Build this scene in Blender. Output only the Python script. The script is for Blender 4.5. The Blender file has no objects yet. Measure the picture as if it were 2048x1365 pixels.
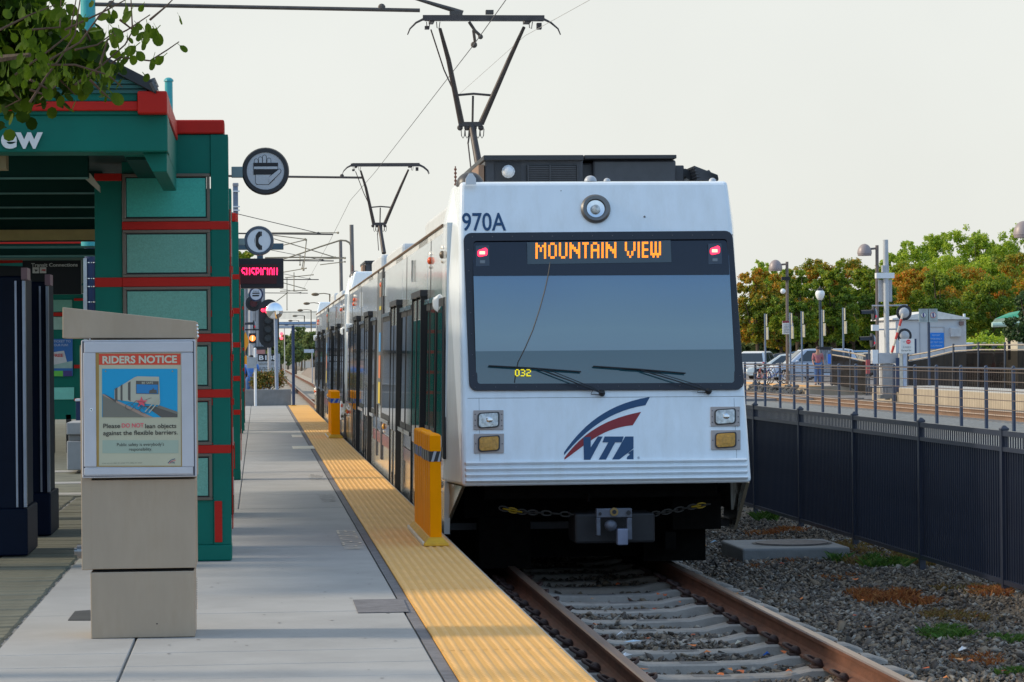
import bpy, bmesh, math, random
import numpy as np
from mathutils import Vector, Matrix, Euler
R = math.radians
random.seed(7); rng = np.random.default_rng(7)
sc = bpy.context.scene
col = sc.collection

# ------------------------------------------------------------------ camera
ZC = 1.86            # eye height above the rail tops (z = 0); tracks run along +Y
FPX = 5500.0         # focal length in pixels of the 2048 px wide photograph
_y = Vector((515 - 1024, -(712 - 682.5), -FPX)).normalized()
_z = Vector((-math.sin(R(.5)), math.cos(R(.5)), 0)); _z = (_z - _y * _z.dot(_y)).normalized()
_x = _y.cross(_z)
CR = Matrix((_x, _y, _z))          # camera space -> world
cam = bpy.data.cameras.new('camera'); cam.sensor_width = 36; cam.lens = FPX / 2048 * 36
cam.clip_start = .2; cam.clip_end = 6000
co = bpy.data.objects.new('camera', cam); col.objects.link(co)
co.matrix_world = Matrix.Translation((0, 0, ZC)) @ CR.to_4x4()
sc.camera = co

# ------------------------------------------------------------------ world and sun
SUN_EL, SUN_AZ = R(29), R(-83)     # azimuth from +Y, negative = left
w = bpy.data.worlds.new('World'); sc.world = w; w.use_nodes = True
nt = w.node_tree; nt.nodes.clear()
sky = nt.nodes.new('ShaderNodeTexSky'); sky.sky_type = 'NISHITA'; sky.sun_disc = False
sky.sun_elevation = SUN_EL; sky.sun_rotation = SUN_AZ
sky.air_density = 1.0; sky.dust_density = 3.0; sky.ozone_density = 1.5
mixc = nt.nodes.new('ShaderNodeMix'); mixc.data_type = 'RGBA'; mixc.inputs[0].default_value = .45
sc1 = nt.nodes.new('ShaderNodeVectorMath'); sc1.operation = 'SCALE'; sc1.inputs['Scale'].default_value = 0.055
bg = nt.nodes.new('ShaderNodeBackground'); ow = nt.nodes.new('ShaderNodeOutputWorld')
bg.inputs[1].default_value = .1
# thin bright overcast veil: pale towards the sun and the horizon, bluer overhead and opposite the sun
geo = nt.nodes.new('ShaderNodeTexCoord')
dot = nt.nodes.new('ShaderNodeVectorMath'); dot.operation = 'DOT_PRODUCT'
sd = Vector((-.4, 1, -.45)).normalized()
dot.inputs[1].default_value = sd
mr = nt.nodes.new('ShaderNodeMapRange'); mr.inputs[1].default_value = -.95; mr.inputs[2].default_value = .40
mr.interpolation_type = 'SMOOTHSTEP'
veil = nt.nodes.new('ShaderNodeMix'); veil.data_type = 'RGBA'
veil.inputs[6].default_value = (3.6, 5.6, 8.4, 1); veil.inputs[7].default_value = (7.0, 7.1, 6.7, 1)
nt.links.new(geo.outputs['Generated'], dot.inputs[0])
nt.links.new(dot.outputs['Value'], mr.inputs[0]); nt.links.new(mr.outputs[0], veil.inputs[0])
sep = nt.nodes.new('ShaderNodeSeparateXYZ'); nt.links.new(geo.outputs['Generated'], sep.inputs[0])
mz = nt.nodes.new('ShaderNodeMapRange'); mz.inputs[1].default_value = .12; mz.inputs[2].default_value = .85; mz.inputs[4].default_value = .85
high = nt.nodes.new('ShaderNodeMix'); high.data_type = 'RGBA'; high.inputs[6].default_value = (5.0, 6.9, 9.0, 1); high.inputs[7].default_value = (2.2, 4.3, 7.9, 1)
nt.links.new(sep.outputs[2], mz.inputs[0]); nt.links.new(mz.outputs[0], high.inputs[0]); nt.links.new(high.outputs[2], veil.inputs[6])
mixc.inputs[0].default_value = .88
nt.links.new(sky.outputs[0], mixc.inputs[6]); cn = nt.nodes.new('ShaderNodeTexNoise'); cn.inputs['Scale'].default_value = 3.2; cn.inputs['Detail'].default_value = 5; nt.links.new(geo.outputs['Generated'], cn.inputs[0])
cmr = nt.nodes.new('ShaderNodeMapRange'); cmr.inputs[1].default_value = .35; cmr.inputs[2].default_value = .65; cmr.inputs[3].default_value = .94; cmr.inputs[4].default_value = 1.05; nt.links.new(cn.outputs[0], cmr.inputs[0])
cv = nt.nodes.new('ShaderNodeVectorMath'); cv.operation = 'SCALE'; nt.links.new(veil.outputs[2], cv.inputs[0]); nt.links.new(cmr.outputs[0], cv.inputs['Scale'])
nt.links.new(cv.outputs[0], mixc.inputs[7])
nt.links.new(mixc.outputs[2], bg.inputs[0]); nt.links.new(bg.outputs[0], ow.inputs[0])
nt.nodes.remove(sc1)
sl = bpy.data.lights.new('sun', 'SUN'); sl.energy = 2.4; sl.angle = R(5); sl.color = (1, .86, .66)
so = bpy.data.objects.new('sun', sl); col.objects.link(so)
sv = Vector((math.sin(SUN_AZ) * math.cos(SUN_EL), math.cos(SUN_AZ) * math.cos(SUN_EL), math.sin(SUN_EL)))
so.rotation_euler = sv.to_track_quat('Z', 'Y').to_euler(); so.location = (0, 0, 30)
sc.view_settings.view_transform = 'Standard'; sc.view_settings.look = 'None'
sc.view_settings.exposure = .40; sc.view_settings.gamma = 1
sc.cycles.max_bounces = 6; sc.cycles.transparent_max_bounces = 16
sc.cycles.use_denoising = True

# ------------------------------------------------------------------ helpers
def ray(px, py): return CR @ Vector((px - 1024, 682.5 - py, -FPX))
def P(px, py, Y):
    d = ray(px, py); t = Y / d.y; return Vector((d.x * t, Y, ZC + d.z * t))
def G(px, py, z):
    d = ray(px, py); t = (z - ZC) / d.z; return Vector((d.x * t, d.y * t, z))
def PX(px, py, X):
    d = ray(px, py); t = X / d.x; return Vector((X, d.y * t, ZC + d.z * t))
FK = .27; FY0 = 22.95
def YF(z): return FY0 + (z - .75) * FK
def FP(px, py, off=0.0):      # point on the leaning front of the tram, off metres proud of it
    d = ray(px, py); c = FY0 - .75 * FK - off
    t = (c + FK * ZC) / (d.y - FK * d.z); return Vector((0, 0, ZC)) + d * t

WO = {}
def org(o): return WO.get(o.name, Vector((0, 0, 0))) if o else Vector((0, 0, 0))
def meta(o, label=None, cat=None, group=None, kind=None):
    if label: o['label'] = label
    if cat: o['category'] = cat
    if group: o['group'] = group
    if kind: o['kind'] = kind
    return o
def thing(name, loc, label, cat, group=None, rz=0):
    o = bpy.data.objects.new(name, None); col.objects.link(o); o.location = loc; o.rotation_euler = (0, 0, rz)
    o.empty_display_size = .2
    WO[o.name] = Vector(loc); return meta(o, label, cat, group)
def dup(o, loc=None, label=None, parent=None, rz=None, scale=None, group=None):
    c = o.copy(); col.objects.link(c)
    if parent: c.parent = parent
    if loc is not None: c.location = loc; WO[c.name] = Vector(loc)
    if rz is not None: c.rotation_euler = (0, 0, rz)
    if scale is not None: c.scale = scale if hasattr(scale, '__len__') else (scale,) * 3
    if label: c['label'] = label
    if group: c['group'] = group
    for ch in list(o.children): dup(ch, parent=c)
    return c
def piece(name, me, loc, parent, rz=0, scale=(1, 1, 1)):
    o = bpy.data.objects.new(name, me); col.objects.link(o); o.parent = parent
    o.location = Vector(loc) - org(parent); o.rotation_euler = (0, 0, rz) if not hasattr(rz, '__len__') else rz; o.scale = scale
    return o

class MB:
    def __init__(s): s.v = []; s.f = []; s.m = []; s.mi = 0
    def add(s, vs, fs):
        b = len(s.v); s.v += [tuple(v) for v in vs]; s.f += [tuple(b + i for i in f) for f in fs]; s.m += [s.mi] * len(fs); return s
    def box(s, a, b):
        x0, x1 = sorted((a[0], b[0])); y0, y1 = sorted((a[1], b[1])); z0, z1 = sorted((a[2], b[2]))
        return s.add([(x0, y0, z0), (x1, y0, z0), (x1, y1, z0), (x0, y1, z0), (x0, y0, z1), (x1, y0, z1), (x1, y1, z1), (x0, y1, z1)],
                     [(0, 3, 2, 1), (4, 5, 6, 7), (0, 1, 5, 4), (1, 2, 6, 5), (2, 3, 7, 6), (3, 0, 4, 7)])
    def prism(s, poly, vec):          # extrude a closed 3-D polygon by vec
        n = len(poly); p = [Vector(q) for q in poly]; vec = Vector(vec)
        return s.add(p + [q + vec for q in p], [tuple(range(n)), tuple(range(2 * n - 1, n - 1, -1))] +
                     [((i + 1) % n, i, n + i, n + (i + 1) % n) for i in range(n)])
    def loft(s, rings, caps=True):
        n = len(rings[0]); vs = [q for r in rings for q in r]; fs = []
        for k in range(len(rings) - 1):
            for i in range(n):
                j = (i + 1) % n; fs.append((k * n + i, k * n + j, (k + 1) * n + j, (k + 1) * n + i))
        if caps: fs.append(tuple(range(n - 1, -1, -1))); fs.append(tuple((len(rings) - 1) * n + i for i in range(n)))
        return s.add(vs, fs)
    def tube(s, pts, r, n=8, r2=None):
        pts = [Vector(p) for p in pts]; rings = []
        up = None
        for i, p in enumerate(pts):
            t = (pts[min(i + 1, len(pts) - 1)] - pts[max(i - 1, 0)]).normalized()
            if up is None: up = Vector((0, 0, 1)) if abs(t.z) < .9 else Vector((1, 0, 0))
            a = t.cross(up).normalized(); b = a.cross(t).normalized(); up = b
            rr = r if r2 is None else r + (r2 - r) * i / (len(pts) - 1)
            rings.append([p + a * (math.cos(2 * math.pi * k / n) * rr) + b * (math.sin(2 * math.pi * k / n) * rr) for k in range(n)])
        return s.loft(rings)
    def sphere(s, c, r, n=12, m=8, z0=-1, z1=1, sc=(1, 1, 1)):
        c = Vector(c); rings = []
        t0, t1 = math.asin(max(-1, z0)), math.asin(min(1, z1))
        for k in range(m + 1):
            t = t0 + (t1 - t0) * k / m; cr = max(math.cos(t), .001) * r
            rings.append([c + Vector((math.cos(2 * math.pi * i / n) * cr * sc[0], math.sin(2 * math.pi * i / n) * cr * sc[1], math.sin(t) * r * sc[2])) for i in range(n)])
        return s.loft(rings)
    def build(s, name, mat, parent=None, smooth=False, bevel=0, origin=None, seg=2):
        o0 = org(parent) if origin is None else Vector(origin)
        me = bpy.data.meshes.new(name)
        me.from_pydata([(x - o0.x, y - o0.y, z - o0.z) for x, y, z in s.v], [], s.f)
        mats = mat if isinstance(mat, (list, tuple)) else [mat]
        for m_ in mats: me.materials.append(m_)
        if len(mats) > 1:
            for p, i in zip(me.polygons, s.m): p.material_index = i
        bm = bmesh.new(); bm.from_mesh(me); bmesh.ops.recalc_face_normals(bm, faces=bm.faces); bm.to_mesh(me); bm.free()
        o = bpy.data.objects.new(name, me); col.objects.link(o)
        if parent: o.parent = parent; WO[o.name] = org(parent)
        else: o.location = o0; WO[o.name] = o0
        if smooth:
            me.shade_smooth()
            if smooth != 'all':
                md = o.modifiers.new('e', 'EDGE_SPLIT'); md.split_angle = R(40)
        if bevel:
            b = o.modifiers.new('b', 'BEVEL'); b.width = bevel; b.segments = seg; b.limit_method = 'ANGLE'; b.angle_limit = R(35)
        return o
def np_mesh(name, verts, faces, mat, parent=None, origin=None):     # verts (n,3), faces (m,k) arrays
    me = bpy.data.meshes.new(name); n, k = faces.shape
    o0 = np.array(org(parent) if origin is None else origin, float)
    me.vertices.add(len(verts)); me.vertices.foreach_set('co', (verts - o0).astype(np.float32).ravel())
    me.loops.add(n * k); me.loops.foreach_set('vertex_index', faces.astype(np.int32).ravel())
    me.polygons.add(n); me.polygons.foreach_set('loop_start', np.arange(0, n * k, k, dtype=np.int32))
    me.update(calc_edges=True); me.materials.append(mat)
    o = bpy.data.objects.new(name, me); col.objects.link(o)
    if parent: o.parent = parent; WO[o.name] = org(parent)
    else: o.location = o0; WO[o.name] = Vector(o0)
    return o
def disc(c, r, n=24, nx=Vector((1, 0, 0)), nz=Vector((0, 0, 1))):
    c = Vector(c); return [c + nx * (math.cos(2 * math.pi * i / n) * r) + nz * (math.sin(2 * math.pi * i / n) * r) for i in range(n)]

# ------------------------------------------------------------------ materials
MATS = {}
def M(name, c, rough=.6, metal=0.0, var=.12, scale=6.0, bump=0.0, bscale=60.0, island=0.0, emit=0, spec=.5, coat=0, dirt=0, dirtc=(.12, .10, .08), dscale=1.2, stretch=(1, 1, 1), trans=0, ramp=None, ior=1.5, alpha=1, sss=0):
    if name in MATS: return MATS[name]
    m = bpy.data.materials.new(name); m.use_nodes = True; N = m.node_tree.nodes; L = m.node_tree.links
    b = N['Principled BSDF']; out = N['Material Output']
    c4 = (*c, 1)
    b.inputs['Roughness'].default_value = rough; b.inputs['Metallic'].default_value = metal
    b.inputs['Specular IOR Level'].default_value = spec; b.inputs['Coat Weight'].default_value = coat; b.inputs['IOR'].default_value = ior
    b.inputs['Coat Roughness'].default_value = .08
    if emit:
        b.inputs['Emission Color'].default_value = c4; b.inputs['Emission Strength'].default_value = emit
    tc = N.new('ShaderNodeTexCoord'); mp = N.new('ShaderNodeMapping'); mp.inputs['Scale'].default_value = stretch
    L.new(tc.outputs['Object'], mp.inputs[0])
    cur = None
    if ramp:                          # random colour out of a list, per island
        g = N.new('ShaderNodeNewGeometry'); cr = N.new('ShaderNodeValToRGB')
        cr.color_ramp.interpolation = 'LINEAR'
        while len(cr.color_ramp.elements) < len(ramp): cr.color_ramp.elements.new(.5)
        for i, (p, cc) in enumerate(ramp): cr.color_ramp.elements[i].position = p; cr.color_ramp.elements[i].color = (*cc, 1)
        no = N.new('ShaderNodeTexNoise'); no.inputs['Scale'].default_value = scale; no.inputs['Detail'].default_value = 2; L.new(mp.outputs[0], no.inputs[0])
        ad = N.new('ShaderNodeMath'); ad.operation = 'MULTIPLY_ADD'; L.new(g.outputs['Random Per Island'], ad.inputs[0]); ad.inputs[1].default_value = island
        m2 = N.new('ShaderNodeMapRange'); m2.inputs[1].default_value = .32; m2.inputs[2].default_value = .68; m2.inputs[4].default_value = 1 - island
        L.new(no.outputs[0], m2.inputs[0]); L.new(m2.outputs[0], ad.inputs[2]); L.new(ad.outputs[0], cr.inputs[0]); cur = cr.outputs[0]
    elif var:
        no = N.new('ShaderNodeTexNoise'); no.inputs['Scale'].default_value = scale; no.inputs['Detail'].default_value = 5; no.inputs['Roughness'].default_value = .6
        L.new(mp.outputs[0], no.inputs[0])
        m2 = N.new('ShaderNodeMapRange'); m2.inputs[1].default_value = .3; m2.inputs[2].default_value = .7; m2.inputs[3].default_value = 1 - var; m2.inputs[4].default_value = 1 + var
        L.new(no.outputs[0], m2.inputs[0])
        vm = N.new('ShaderNodeVectorMath'); vm.operation = 'SCALE'; vm.inputs[0].default_value = c; L.new(m2.outputs[0], vm.inputs['Scale'])
        cur = vm.outputs[0]
        if island:
            g = N.new('ShaderNodeNewGeometry'); oi = N.new('ShaderNodeObjectInfo')
            ad = N.new('ShaderNodeMath'); ad.operation = 'ADD'; L.new(g.outputs['Random Per Island'], ad.inputs[0]); L.new(oi.outputs['Random'], ad.inputs[1])
            m3 = N.new('ShaderNodeMapRange'); m3.inputs[2].default_value = 2; m3.inputs[3].default_value = 1 - island; m3.inputs[4].default_value = 1 + island
            L.new(ad.outputs[0], m3.inputs[0]); v3 = N.new('ShaderNodeVectorMath'); v3.operation = 'SCALE'; L.new(cur, v3.inputs[0]); L.new(m3.outputs[0], v3.inputs['Scale']); cur = v3.outputs[0]
    if dirt:
        no = N.new('ShaderNodeTexNoise'); no.inputs['Scale'].default_value = dscale; no.inputs['Detail'].default_value = 7; no.inputs['Roughness'].default_value = .7
        L.new(mp.outputs[0], no.inputs[0]); m2 = N.new('ShaderNodeMapRange'); m2.inputs[1].default_value = .45; m2.inputs[2].default_value = .75; m2.inputs[4].default_value = dirt
        L.new(no.outputs[0], m2.inputs[0]); mx = N.new('ShaderNodeMix'); mx.data_type = 'RGBA'; L.new(m2.outputs[0], mx.inputs[0])
        if cur: L.new(cur, mx.inputs[6])
        else: mx.inputs[6].default_value = c4
        mx.inputs[7].default_value = (*dirtc, 1); cur = mx.outputs[2]
    if cur: L.new(cur, b.inputs['Base Color'])
    else: b.inputs['Base Color'].default_value = c4
    if bump:
        no = N.new('ShaderNodeTexNoise'); no.inputs['Scale'].default_value = bscale; no.inputs['Detail'].default_value = 4; L.new(mp.outputs[0], no.inputs[0])
        bp = N.new('ShaderNodeBump'); bp.inputs['Strength'].default_value = bump; bp.inputs['Distance'].default_value = .01; L.new(no.outputs[0], bp.inputs['Height']); L.new(bp.outputs[0], b.inputs['Normal'])
    if trans:
        t = N.new('ShaderNodeBsdfTranslucent'); ms = N.new('ShaderNodeMixShader'); ms.inputs[0].default_value = trans
        if cur: L.new(cur, t.inputs[0])
        else: t.inputs[0].default_value = c4
        L.new(b.outputs[0], ms.inputs[1]); L.new(t.outputs[0], ms.inputs[2]); L.new(ms.outputs[0], out.inputs[0])
    if alpha < 1: b.inputs['Alpha'].default_value = alpha
    MATS[name] = m; return m

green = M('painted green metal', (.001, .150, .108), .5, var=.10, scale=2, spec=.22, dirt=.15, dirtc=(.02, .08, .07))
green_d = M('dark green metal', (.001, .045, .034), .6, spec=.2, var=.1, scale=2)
red = M('painted red metal', (.50, .016, .008), .5, spec=.22, var=.08, scale=3, dirt=.15, dirtc=(.2, .02, .02))
frost = M('frosted turquoise glass', (.17, .40, .31), .5, spec=.3, var=.16, scale=90, bump=.25, bscale=160, dirt=.3, dirtc=(.1, .33, .28), dscale=2)
alum = M('dull aluminium', (.30, .27, .22), .4, .5, var=.08, scale=10)
bronze = M('bronze anodised frame', (.16, .13, .10), .45, .5, var=.08)
steel = M('brushed stainless steel', (.43, .34, .25), .48, .35, var=.10, scale=3, stretch=(1, 1, .25), dirt=.5, dirtc=(.32, .23, .14), dscale=2.5)
lgrey = M('light grey painted metal', (.55, .55, .58), .4, .2, var=.05)
navy = M('dark navy metal', (.001, .006, .022), .5, var=.1, spec=.15)
navy2 = M('navy painted pole', (.01, .03, .09), .4, var=.1)
black = M('black rubber', (.008, .008, .009), .5, var=.1)
blackm = M('black painted metal', (.012, .013, .018), .38, .0, var=.15)
under = M('dark undercarriage', (.005, .0045, .004), .9, spec=.1, var=.4, scale=12, bump=.3)
white = M('white painted metal', (.74, .76, .78), .35, var=.04)
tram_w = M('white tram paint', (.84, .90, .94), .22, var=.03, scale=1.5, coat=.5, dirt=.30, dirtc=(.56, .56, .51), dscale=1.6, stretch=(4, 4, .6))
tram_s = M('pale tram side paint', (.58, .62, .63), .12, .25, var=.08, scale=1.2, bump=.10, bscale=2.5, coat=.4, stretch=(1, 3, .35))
glass = M('dark window glass', (.010, .014, .016), .04, var=0, spec=.8)
wind = M('windscreen with painted reflection', (.030, .105, .150), .05, var=.0, ior=2.3, spec=.6)
orange_p = M('orange yellow plastic', (1.0, .33, .0), .6, spec=.05, var=.06, scale=4, dirt=.12, dirtc=(.35, .14, .01), sss=.1)
yellow_b = M('yellow rubber base', (.68, .36, .01), .55, var=.15, scale=12, dirt=.4, dirtc=(.25, .16, .03))
conc = M('pale concrete', (.36, .355, .345), .85, var=.10, scale=1.3, bump=.15, bscale=90, island=.05, dirt=.40, dirtc=(.22, .215, .21), dscale=.9)
conc_d = M('grey concrete', (.24, .24, .235), .9, var=.15, scale=4, bump=.3, bscale=50, dirt=.4, dirtc=(.14, .13, .12), dscale=3)
joint = M('dark joint', (.07, .065, .06), .95, var=.2)
slate = M('stamped slate paver', (.15, .15, .115), .75, var=.25, scale=3, bump=.5, bscale=18, island=.16, dirt=.35, dirtc=(.06, .065, .055))
asph = M('asphalt strip', (.16, .155, .165), .9, var=.2, scale=12, bump=.3)
tact = M('yellow tactile paving', (.74, .385, .08), .62, var=.10, scale=2.2, island=.03, dirt=.38, dirtc=(.42, .24, .11), dscale=2.2)
tact_dome = M('worn tactile dome', (.80, .45, .15), .55, var=.1, scale=2.2, dirt=.25, dirtc=(.5, .3, .16))
rust = M('rusty rail steel', (.135, .052, .028), .8, var=.3, scale=14, bump=.25, bscale=60, dirt=.4, dirtc=(.05, .03, .022), dscale=6, stretch=(1, .3, 1))
railtop = M('worn rail head', (.30, .21, .16), .35, .7, var=.2, scale=20, stretch=(1, .05, 1))
clipm = M('dark rusty clip', (.045, .022, .018), .7, var=.3, scale=30)
tie = M('concrete sleeper', (.34, .305, .27), .9, var=.15, scale=7, bump=.35, bscale=60, island=.1, dirt=.5, dirtc=(.13, .115, .10), dscale=4)
stone = M('ballast stone', (.2, .2, .2), .85, scale=2.0, island=.85, ramp=[(0, (.045, .038, .032)), (.4, (.12, .10, .085)), (.65, (.20, .15, .10)), (.88, (.26, .24, .21)), (1, (.42, .38, .32))], bump=.4, bscale=60)
soil = M('dirt between ballast', (.15, .115, .08), .95, var=.4, scale=14, bump=.9, bscale=70, dirt=.5, dirtc=(.035, .03, .025), dscale=8)
signw = M('white sign sheet', (.72, .72, .70), .5, var=.04)
ink = M('black print', (.015, .015, .018), .6, var=0)
inkblue = M('navy print', (.006, .055, .15), .4, var=.03)
inkred = M('dark red print', (.27, .006, .010), .4, var=.03)
chrome = M('chrome', (.75, .75, .75), .12, 1, var=.05)
lens = M('clear lamp lens', (.55, .55, .52), .06, .3, var=.4, scale=30, bump=.6, bscale=40)
amberl = M('amber lens', (.55, .27, .03), .18, var=.25, scale=40, bump=.4, bscale=120)
bezel = M('beige lamp bezel', (.42, .36, .33), .5, var=.05)
teal = M('teal painted pole', (.03, .34, .36), .4, var=.06)
cat_m = M('weathered overhead line metal', (.10, .085, .075), .55, .3, var=.25, scale=9)
panto_m = M('pantograph dark metal', (.075, .062, .058), .5, .3, var=.25, scale=9)
wire_m = M('wire', (.10, .095, .09), .5, .4, var=0)
barkm = M('bark', (.10, .07, .045), .9, var=.3, scale=10, bump=.6)
galv = M('galvanised steel', (.42, .43, .46), .45, .35, var=.08)
_N, _L = wind.node_tree.nodes, wind.node_tree.links      # sky reflection painted into the glass colour: deep blue above, paler in the middle
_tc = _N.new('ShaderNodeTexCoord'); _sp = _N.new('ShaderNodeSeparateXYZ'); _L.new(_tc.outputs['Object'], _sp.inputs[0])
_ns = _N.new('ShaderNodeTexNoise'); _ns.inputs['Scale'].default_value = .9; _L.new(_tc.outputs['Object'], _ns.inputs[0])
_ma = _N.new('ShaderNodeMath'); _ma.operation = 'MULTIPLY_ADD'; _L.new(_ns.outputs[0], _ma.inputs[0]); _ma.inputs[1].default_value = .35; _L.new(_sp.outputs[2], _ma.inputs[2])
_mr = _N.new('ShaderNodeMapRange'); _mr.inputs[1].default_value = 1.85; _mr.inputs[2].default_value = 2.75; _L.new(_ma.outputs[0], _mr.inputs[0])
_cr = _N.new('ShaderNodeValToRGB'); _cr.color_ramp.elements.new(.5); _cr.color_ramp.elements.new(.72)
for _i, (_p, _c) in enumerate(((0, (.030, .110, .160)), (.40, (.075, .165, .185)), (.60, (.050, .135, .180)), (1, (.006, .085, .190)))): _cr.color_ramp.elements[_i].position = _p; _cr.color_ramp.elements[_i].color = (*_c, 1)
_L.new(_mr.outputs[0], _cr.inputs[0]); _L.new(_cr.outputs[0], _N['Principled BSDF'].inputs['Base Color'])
print('materials', len(MATS))

def text(s, c, height, mat, parent, xdir=(1, 0, 0), zdir=(0, 0, 1), width=None, bold=0.0, shear=0, name='lettering', depth=.0015, align='CENTER'):
    cu = bpy.data.curves.new('t', 'FONT'); cu.body = s; cu.size = 1; cu.extrude = 0; cu.offset = bold; cu.shear = shear; cu.resolution_u = 4
    ob = bpy.data.objects.new('t', cu); col.objects.link(ob)
    me = bpy.data.meshes.new_from_object(ob.evaluated_get(bpy.context.evaluated_depsgraph_get()))
    bpy.data.objects.remove(ob); 
    v = np.empty(len(me.vertices) * 3, np.float32); me.vertices.foreach_get('co', v); v = v.reshape(-1, 3)
    if len(v) == 0: return None
    x0, x1 = v[:, 0].min(), v[:, 0].max(); cap = .73
    sz = height / cap; sx = sz if width is None else width / (x1 - x0)
    xd = Vector(xdir).normalized(); zd = Vector(zdir).normalized(); nd = xd.cross(zd)   # reading side is -nd ... pushed proud by depth
    off = {'CENTER': (x0 + x1) / 2, 'LEFT': x0, 'RIGHT': x1}[align]
    o0 = Vector(c) - org(parent)
    out = [(o0 + xd * ((p[0] - off) * sx) + zd * ((p[1] - cap / 2) * sz) + nd * depth) for p in v]
    me.vertices.foreach_set('co', np.array(out, np.float32).ravel()); me.materials.clear(); me.materials.append(mat); me.update()
    me.name = name; o = bpy.data.objects.new(name, me); col.objects.link(o)
    if parent: o.parent = parent; WO[o.name] = org(parent)
    return o
def flat(pts, Y, mat, name, parent, t=.002):      # a flat printed shape (photo outline) on a sheet facing the camera at depth Y
    m = MB(); m.prism([P(x, y, Y) for x, y in pts], (0, t, 0)); return m.build(name, mat, parent)
def rect(x0, y0, x1, y1): return [(x0, y0), (x1, y0), (x1, y1), (x0, y1)]
# ================================================================== SETTING
ZP = .355      # platform top
g = MB(); g.add([(-900, -60, -.26), (1500, -60, -.26), (1500, 3000, -.26), (-900, 3000, -.26)], [(0, 1, 2, 3)])
meta(g.build('ground', M('dry dusty ground', (.20, .17, .13), .95, var=.25, scale=.15, bump=.6, bscale=6, dirt=.5, dirtc=(.12, .105, .08), dscale=.4)), kind='structure')

# platform: base, slabs with open joints, pavers
pl = MB(); pl.box((-30, 3, -.25), (.905, 83.2, ZP - .018)); plat = pl.build('platform', [conc_d]); meta(plat, kind='structure')
e = MB(); e.box((.905, 3, -.25), (1.50, 83.2, ZP - .012)); e.build('platform_edge', conc_d, plat)
YJ = [9.5, 12.93, 13.5, 14.1, 16.2, 18.9, 21.7, 24.5, 27.2, 29.9, 32.6, 35.3, 38, 40.7, 43.4, 46.1, 48.8, 51.5, 54.2, 57, 60, 63, 66, 69, 72, 75, 78, 81, 83.2]
XJ = [-1.42, -.66, .845]
for i in range(len(YJ) - 1):
    b = MB(); xs = XJ if YJ[i] < 14 else [-.66, .845]
    xs = [-1.35, -.66, .845] if YJ[i] >= 12 else xs
    if YJ[i] >= 12.9 and YJ[i] < 14: xs = [-2.6, -1.35, -.66, .845]
    if YJ[i] > 27: xs = [-.66 - 1.0, -.2, .845]
    for j in range(len(xs) - 1):
        b = MB(); q = random.uniform(0, .003)
        gx = .006; b.box((xs[j] + gx, YJ[i] + .006, ZP - .04), (xs[j + 1] - gx, YJ[i + 1] - .006, ZP - q))
        b.build('slab', conc, plat, bevel=.004, seg=1)
b = MB(); b.box((.85, 9, ZP - .03), (.908, 83.1, ZP - .004)); b.build('edge_strip', asph, plat)
b = MB(); b.prism([(.54, 18.0, ZP - .0), (.86, 18.0, ZP), (.84, 16.6, ZP), (.53, 16.6, ZP)], (0, 0, .003)); 
bb = MB(); q = [G(706, 1201, ZP), G(806, 1199, ZP), G(818, 1225, ZP), G(716, 1227, ZP)]; bb.prism([v + Vector((0, 0, .001)) for v in q], (0, 0, .003)); bb.build('asphalt_patch', asph, plat)
# slate pavers, left
pm = MB(); pm.box((-.297, -.072, -.05), (.297, .072, 0)); po = pm.build('paver', slate, plat, bevel=.008, seg=1); pme = po.data
bpy.data.objects.remove(po)
vs_ = []
for k in range(3):
    m = MB(); m.box((-.3 + random.uniform(0, .012), -.1 + random.uniform(0, .01), -.05), (.3 - random.uniform(0, .012), .1 - random.uniform(0, .01), 0))
    o = m.build('paver', slate, None); me = o.data; bpy.data.objects.remove(o)
    bm = bmesh.new(); bm.from_mesh(me); bmesh.ops.bevel(bm, geom=[e_ for e_ in bm.edges], offset=.010, segments=1, affect='EDGES')
    for v in bm.verts: v.co.x += random.uniform(-.006, .006); v.co.y += random.uniform(-.006, .006)
    bm.to_mesh(me); bm.free(); vs_.append(me)
cnt = 0
for c in range(5):
    y = 14.15 + (.05 if c % 2 else 0)
    x = -1.665 - c * .61
    while y < 30 and cnt < 295:
        o = piece('paver', vs_[cnt % 3], (x, y + .1, ZP - .004 + random.uniform(-.006, .002)), plat, rz=(random.uniform(-.008, .008), random.uniform(-.006, .006), random.uniform(-.01, .01)))
        o.scale = (1, random.uniform(.9, 1.0), 1); y += .215; cnt += 1
b = MB(); b.box((-29, 30.2, ZP - .03), (-1.40, 83, ZP - .002)); b.box((-29, 9, ZP - .03), (-4.45, 30.2, ZP - .006))
b.build('paving_field', slate, plat)
# pale concrete bands standing for the sunlit ground beyond the paving
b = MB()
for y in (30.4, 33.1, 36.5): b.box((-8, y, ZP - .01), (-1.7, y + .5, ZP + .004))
b.build('pale_sunlit_band', conc, plat)
# small drain cover by the kiosk
b = MB(); q = [G(150, 1224, ZP), G(181, 1222, ZP), G(181, 1242, ZP), G(136, 1242, ZP)]; b.prism([v + Vector((0, 0, .001)) for v in q], (0, 0, .004)); b.build('drain_cover', M('iron cover', (.1, .1, .1), .6, .3), plat)
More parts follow.
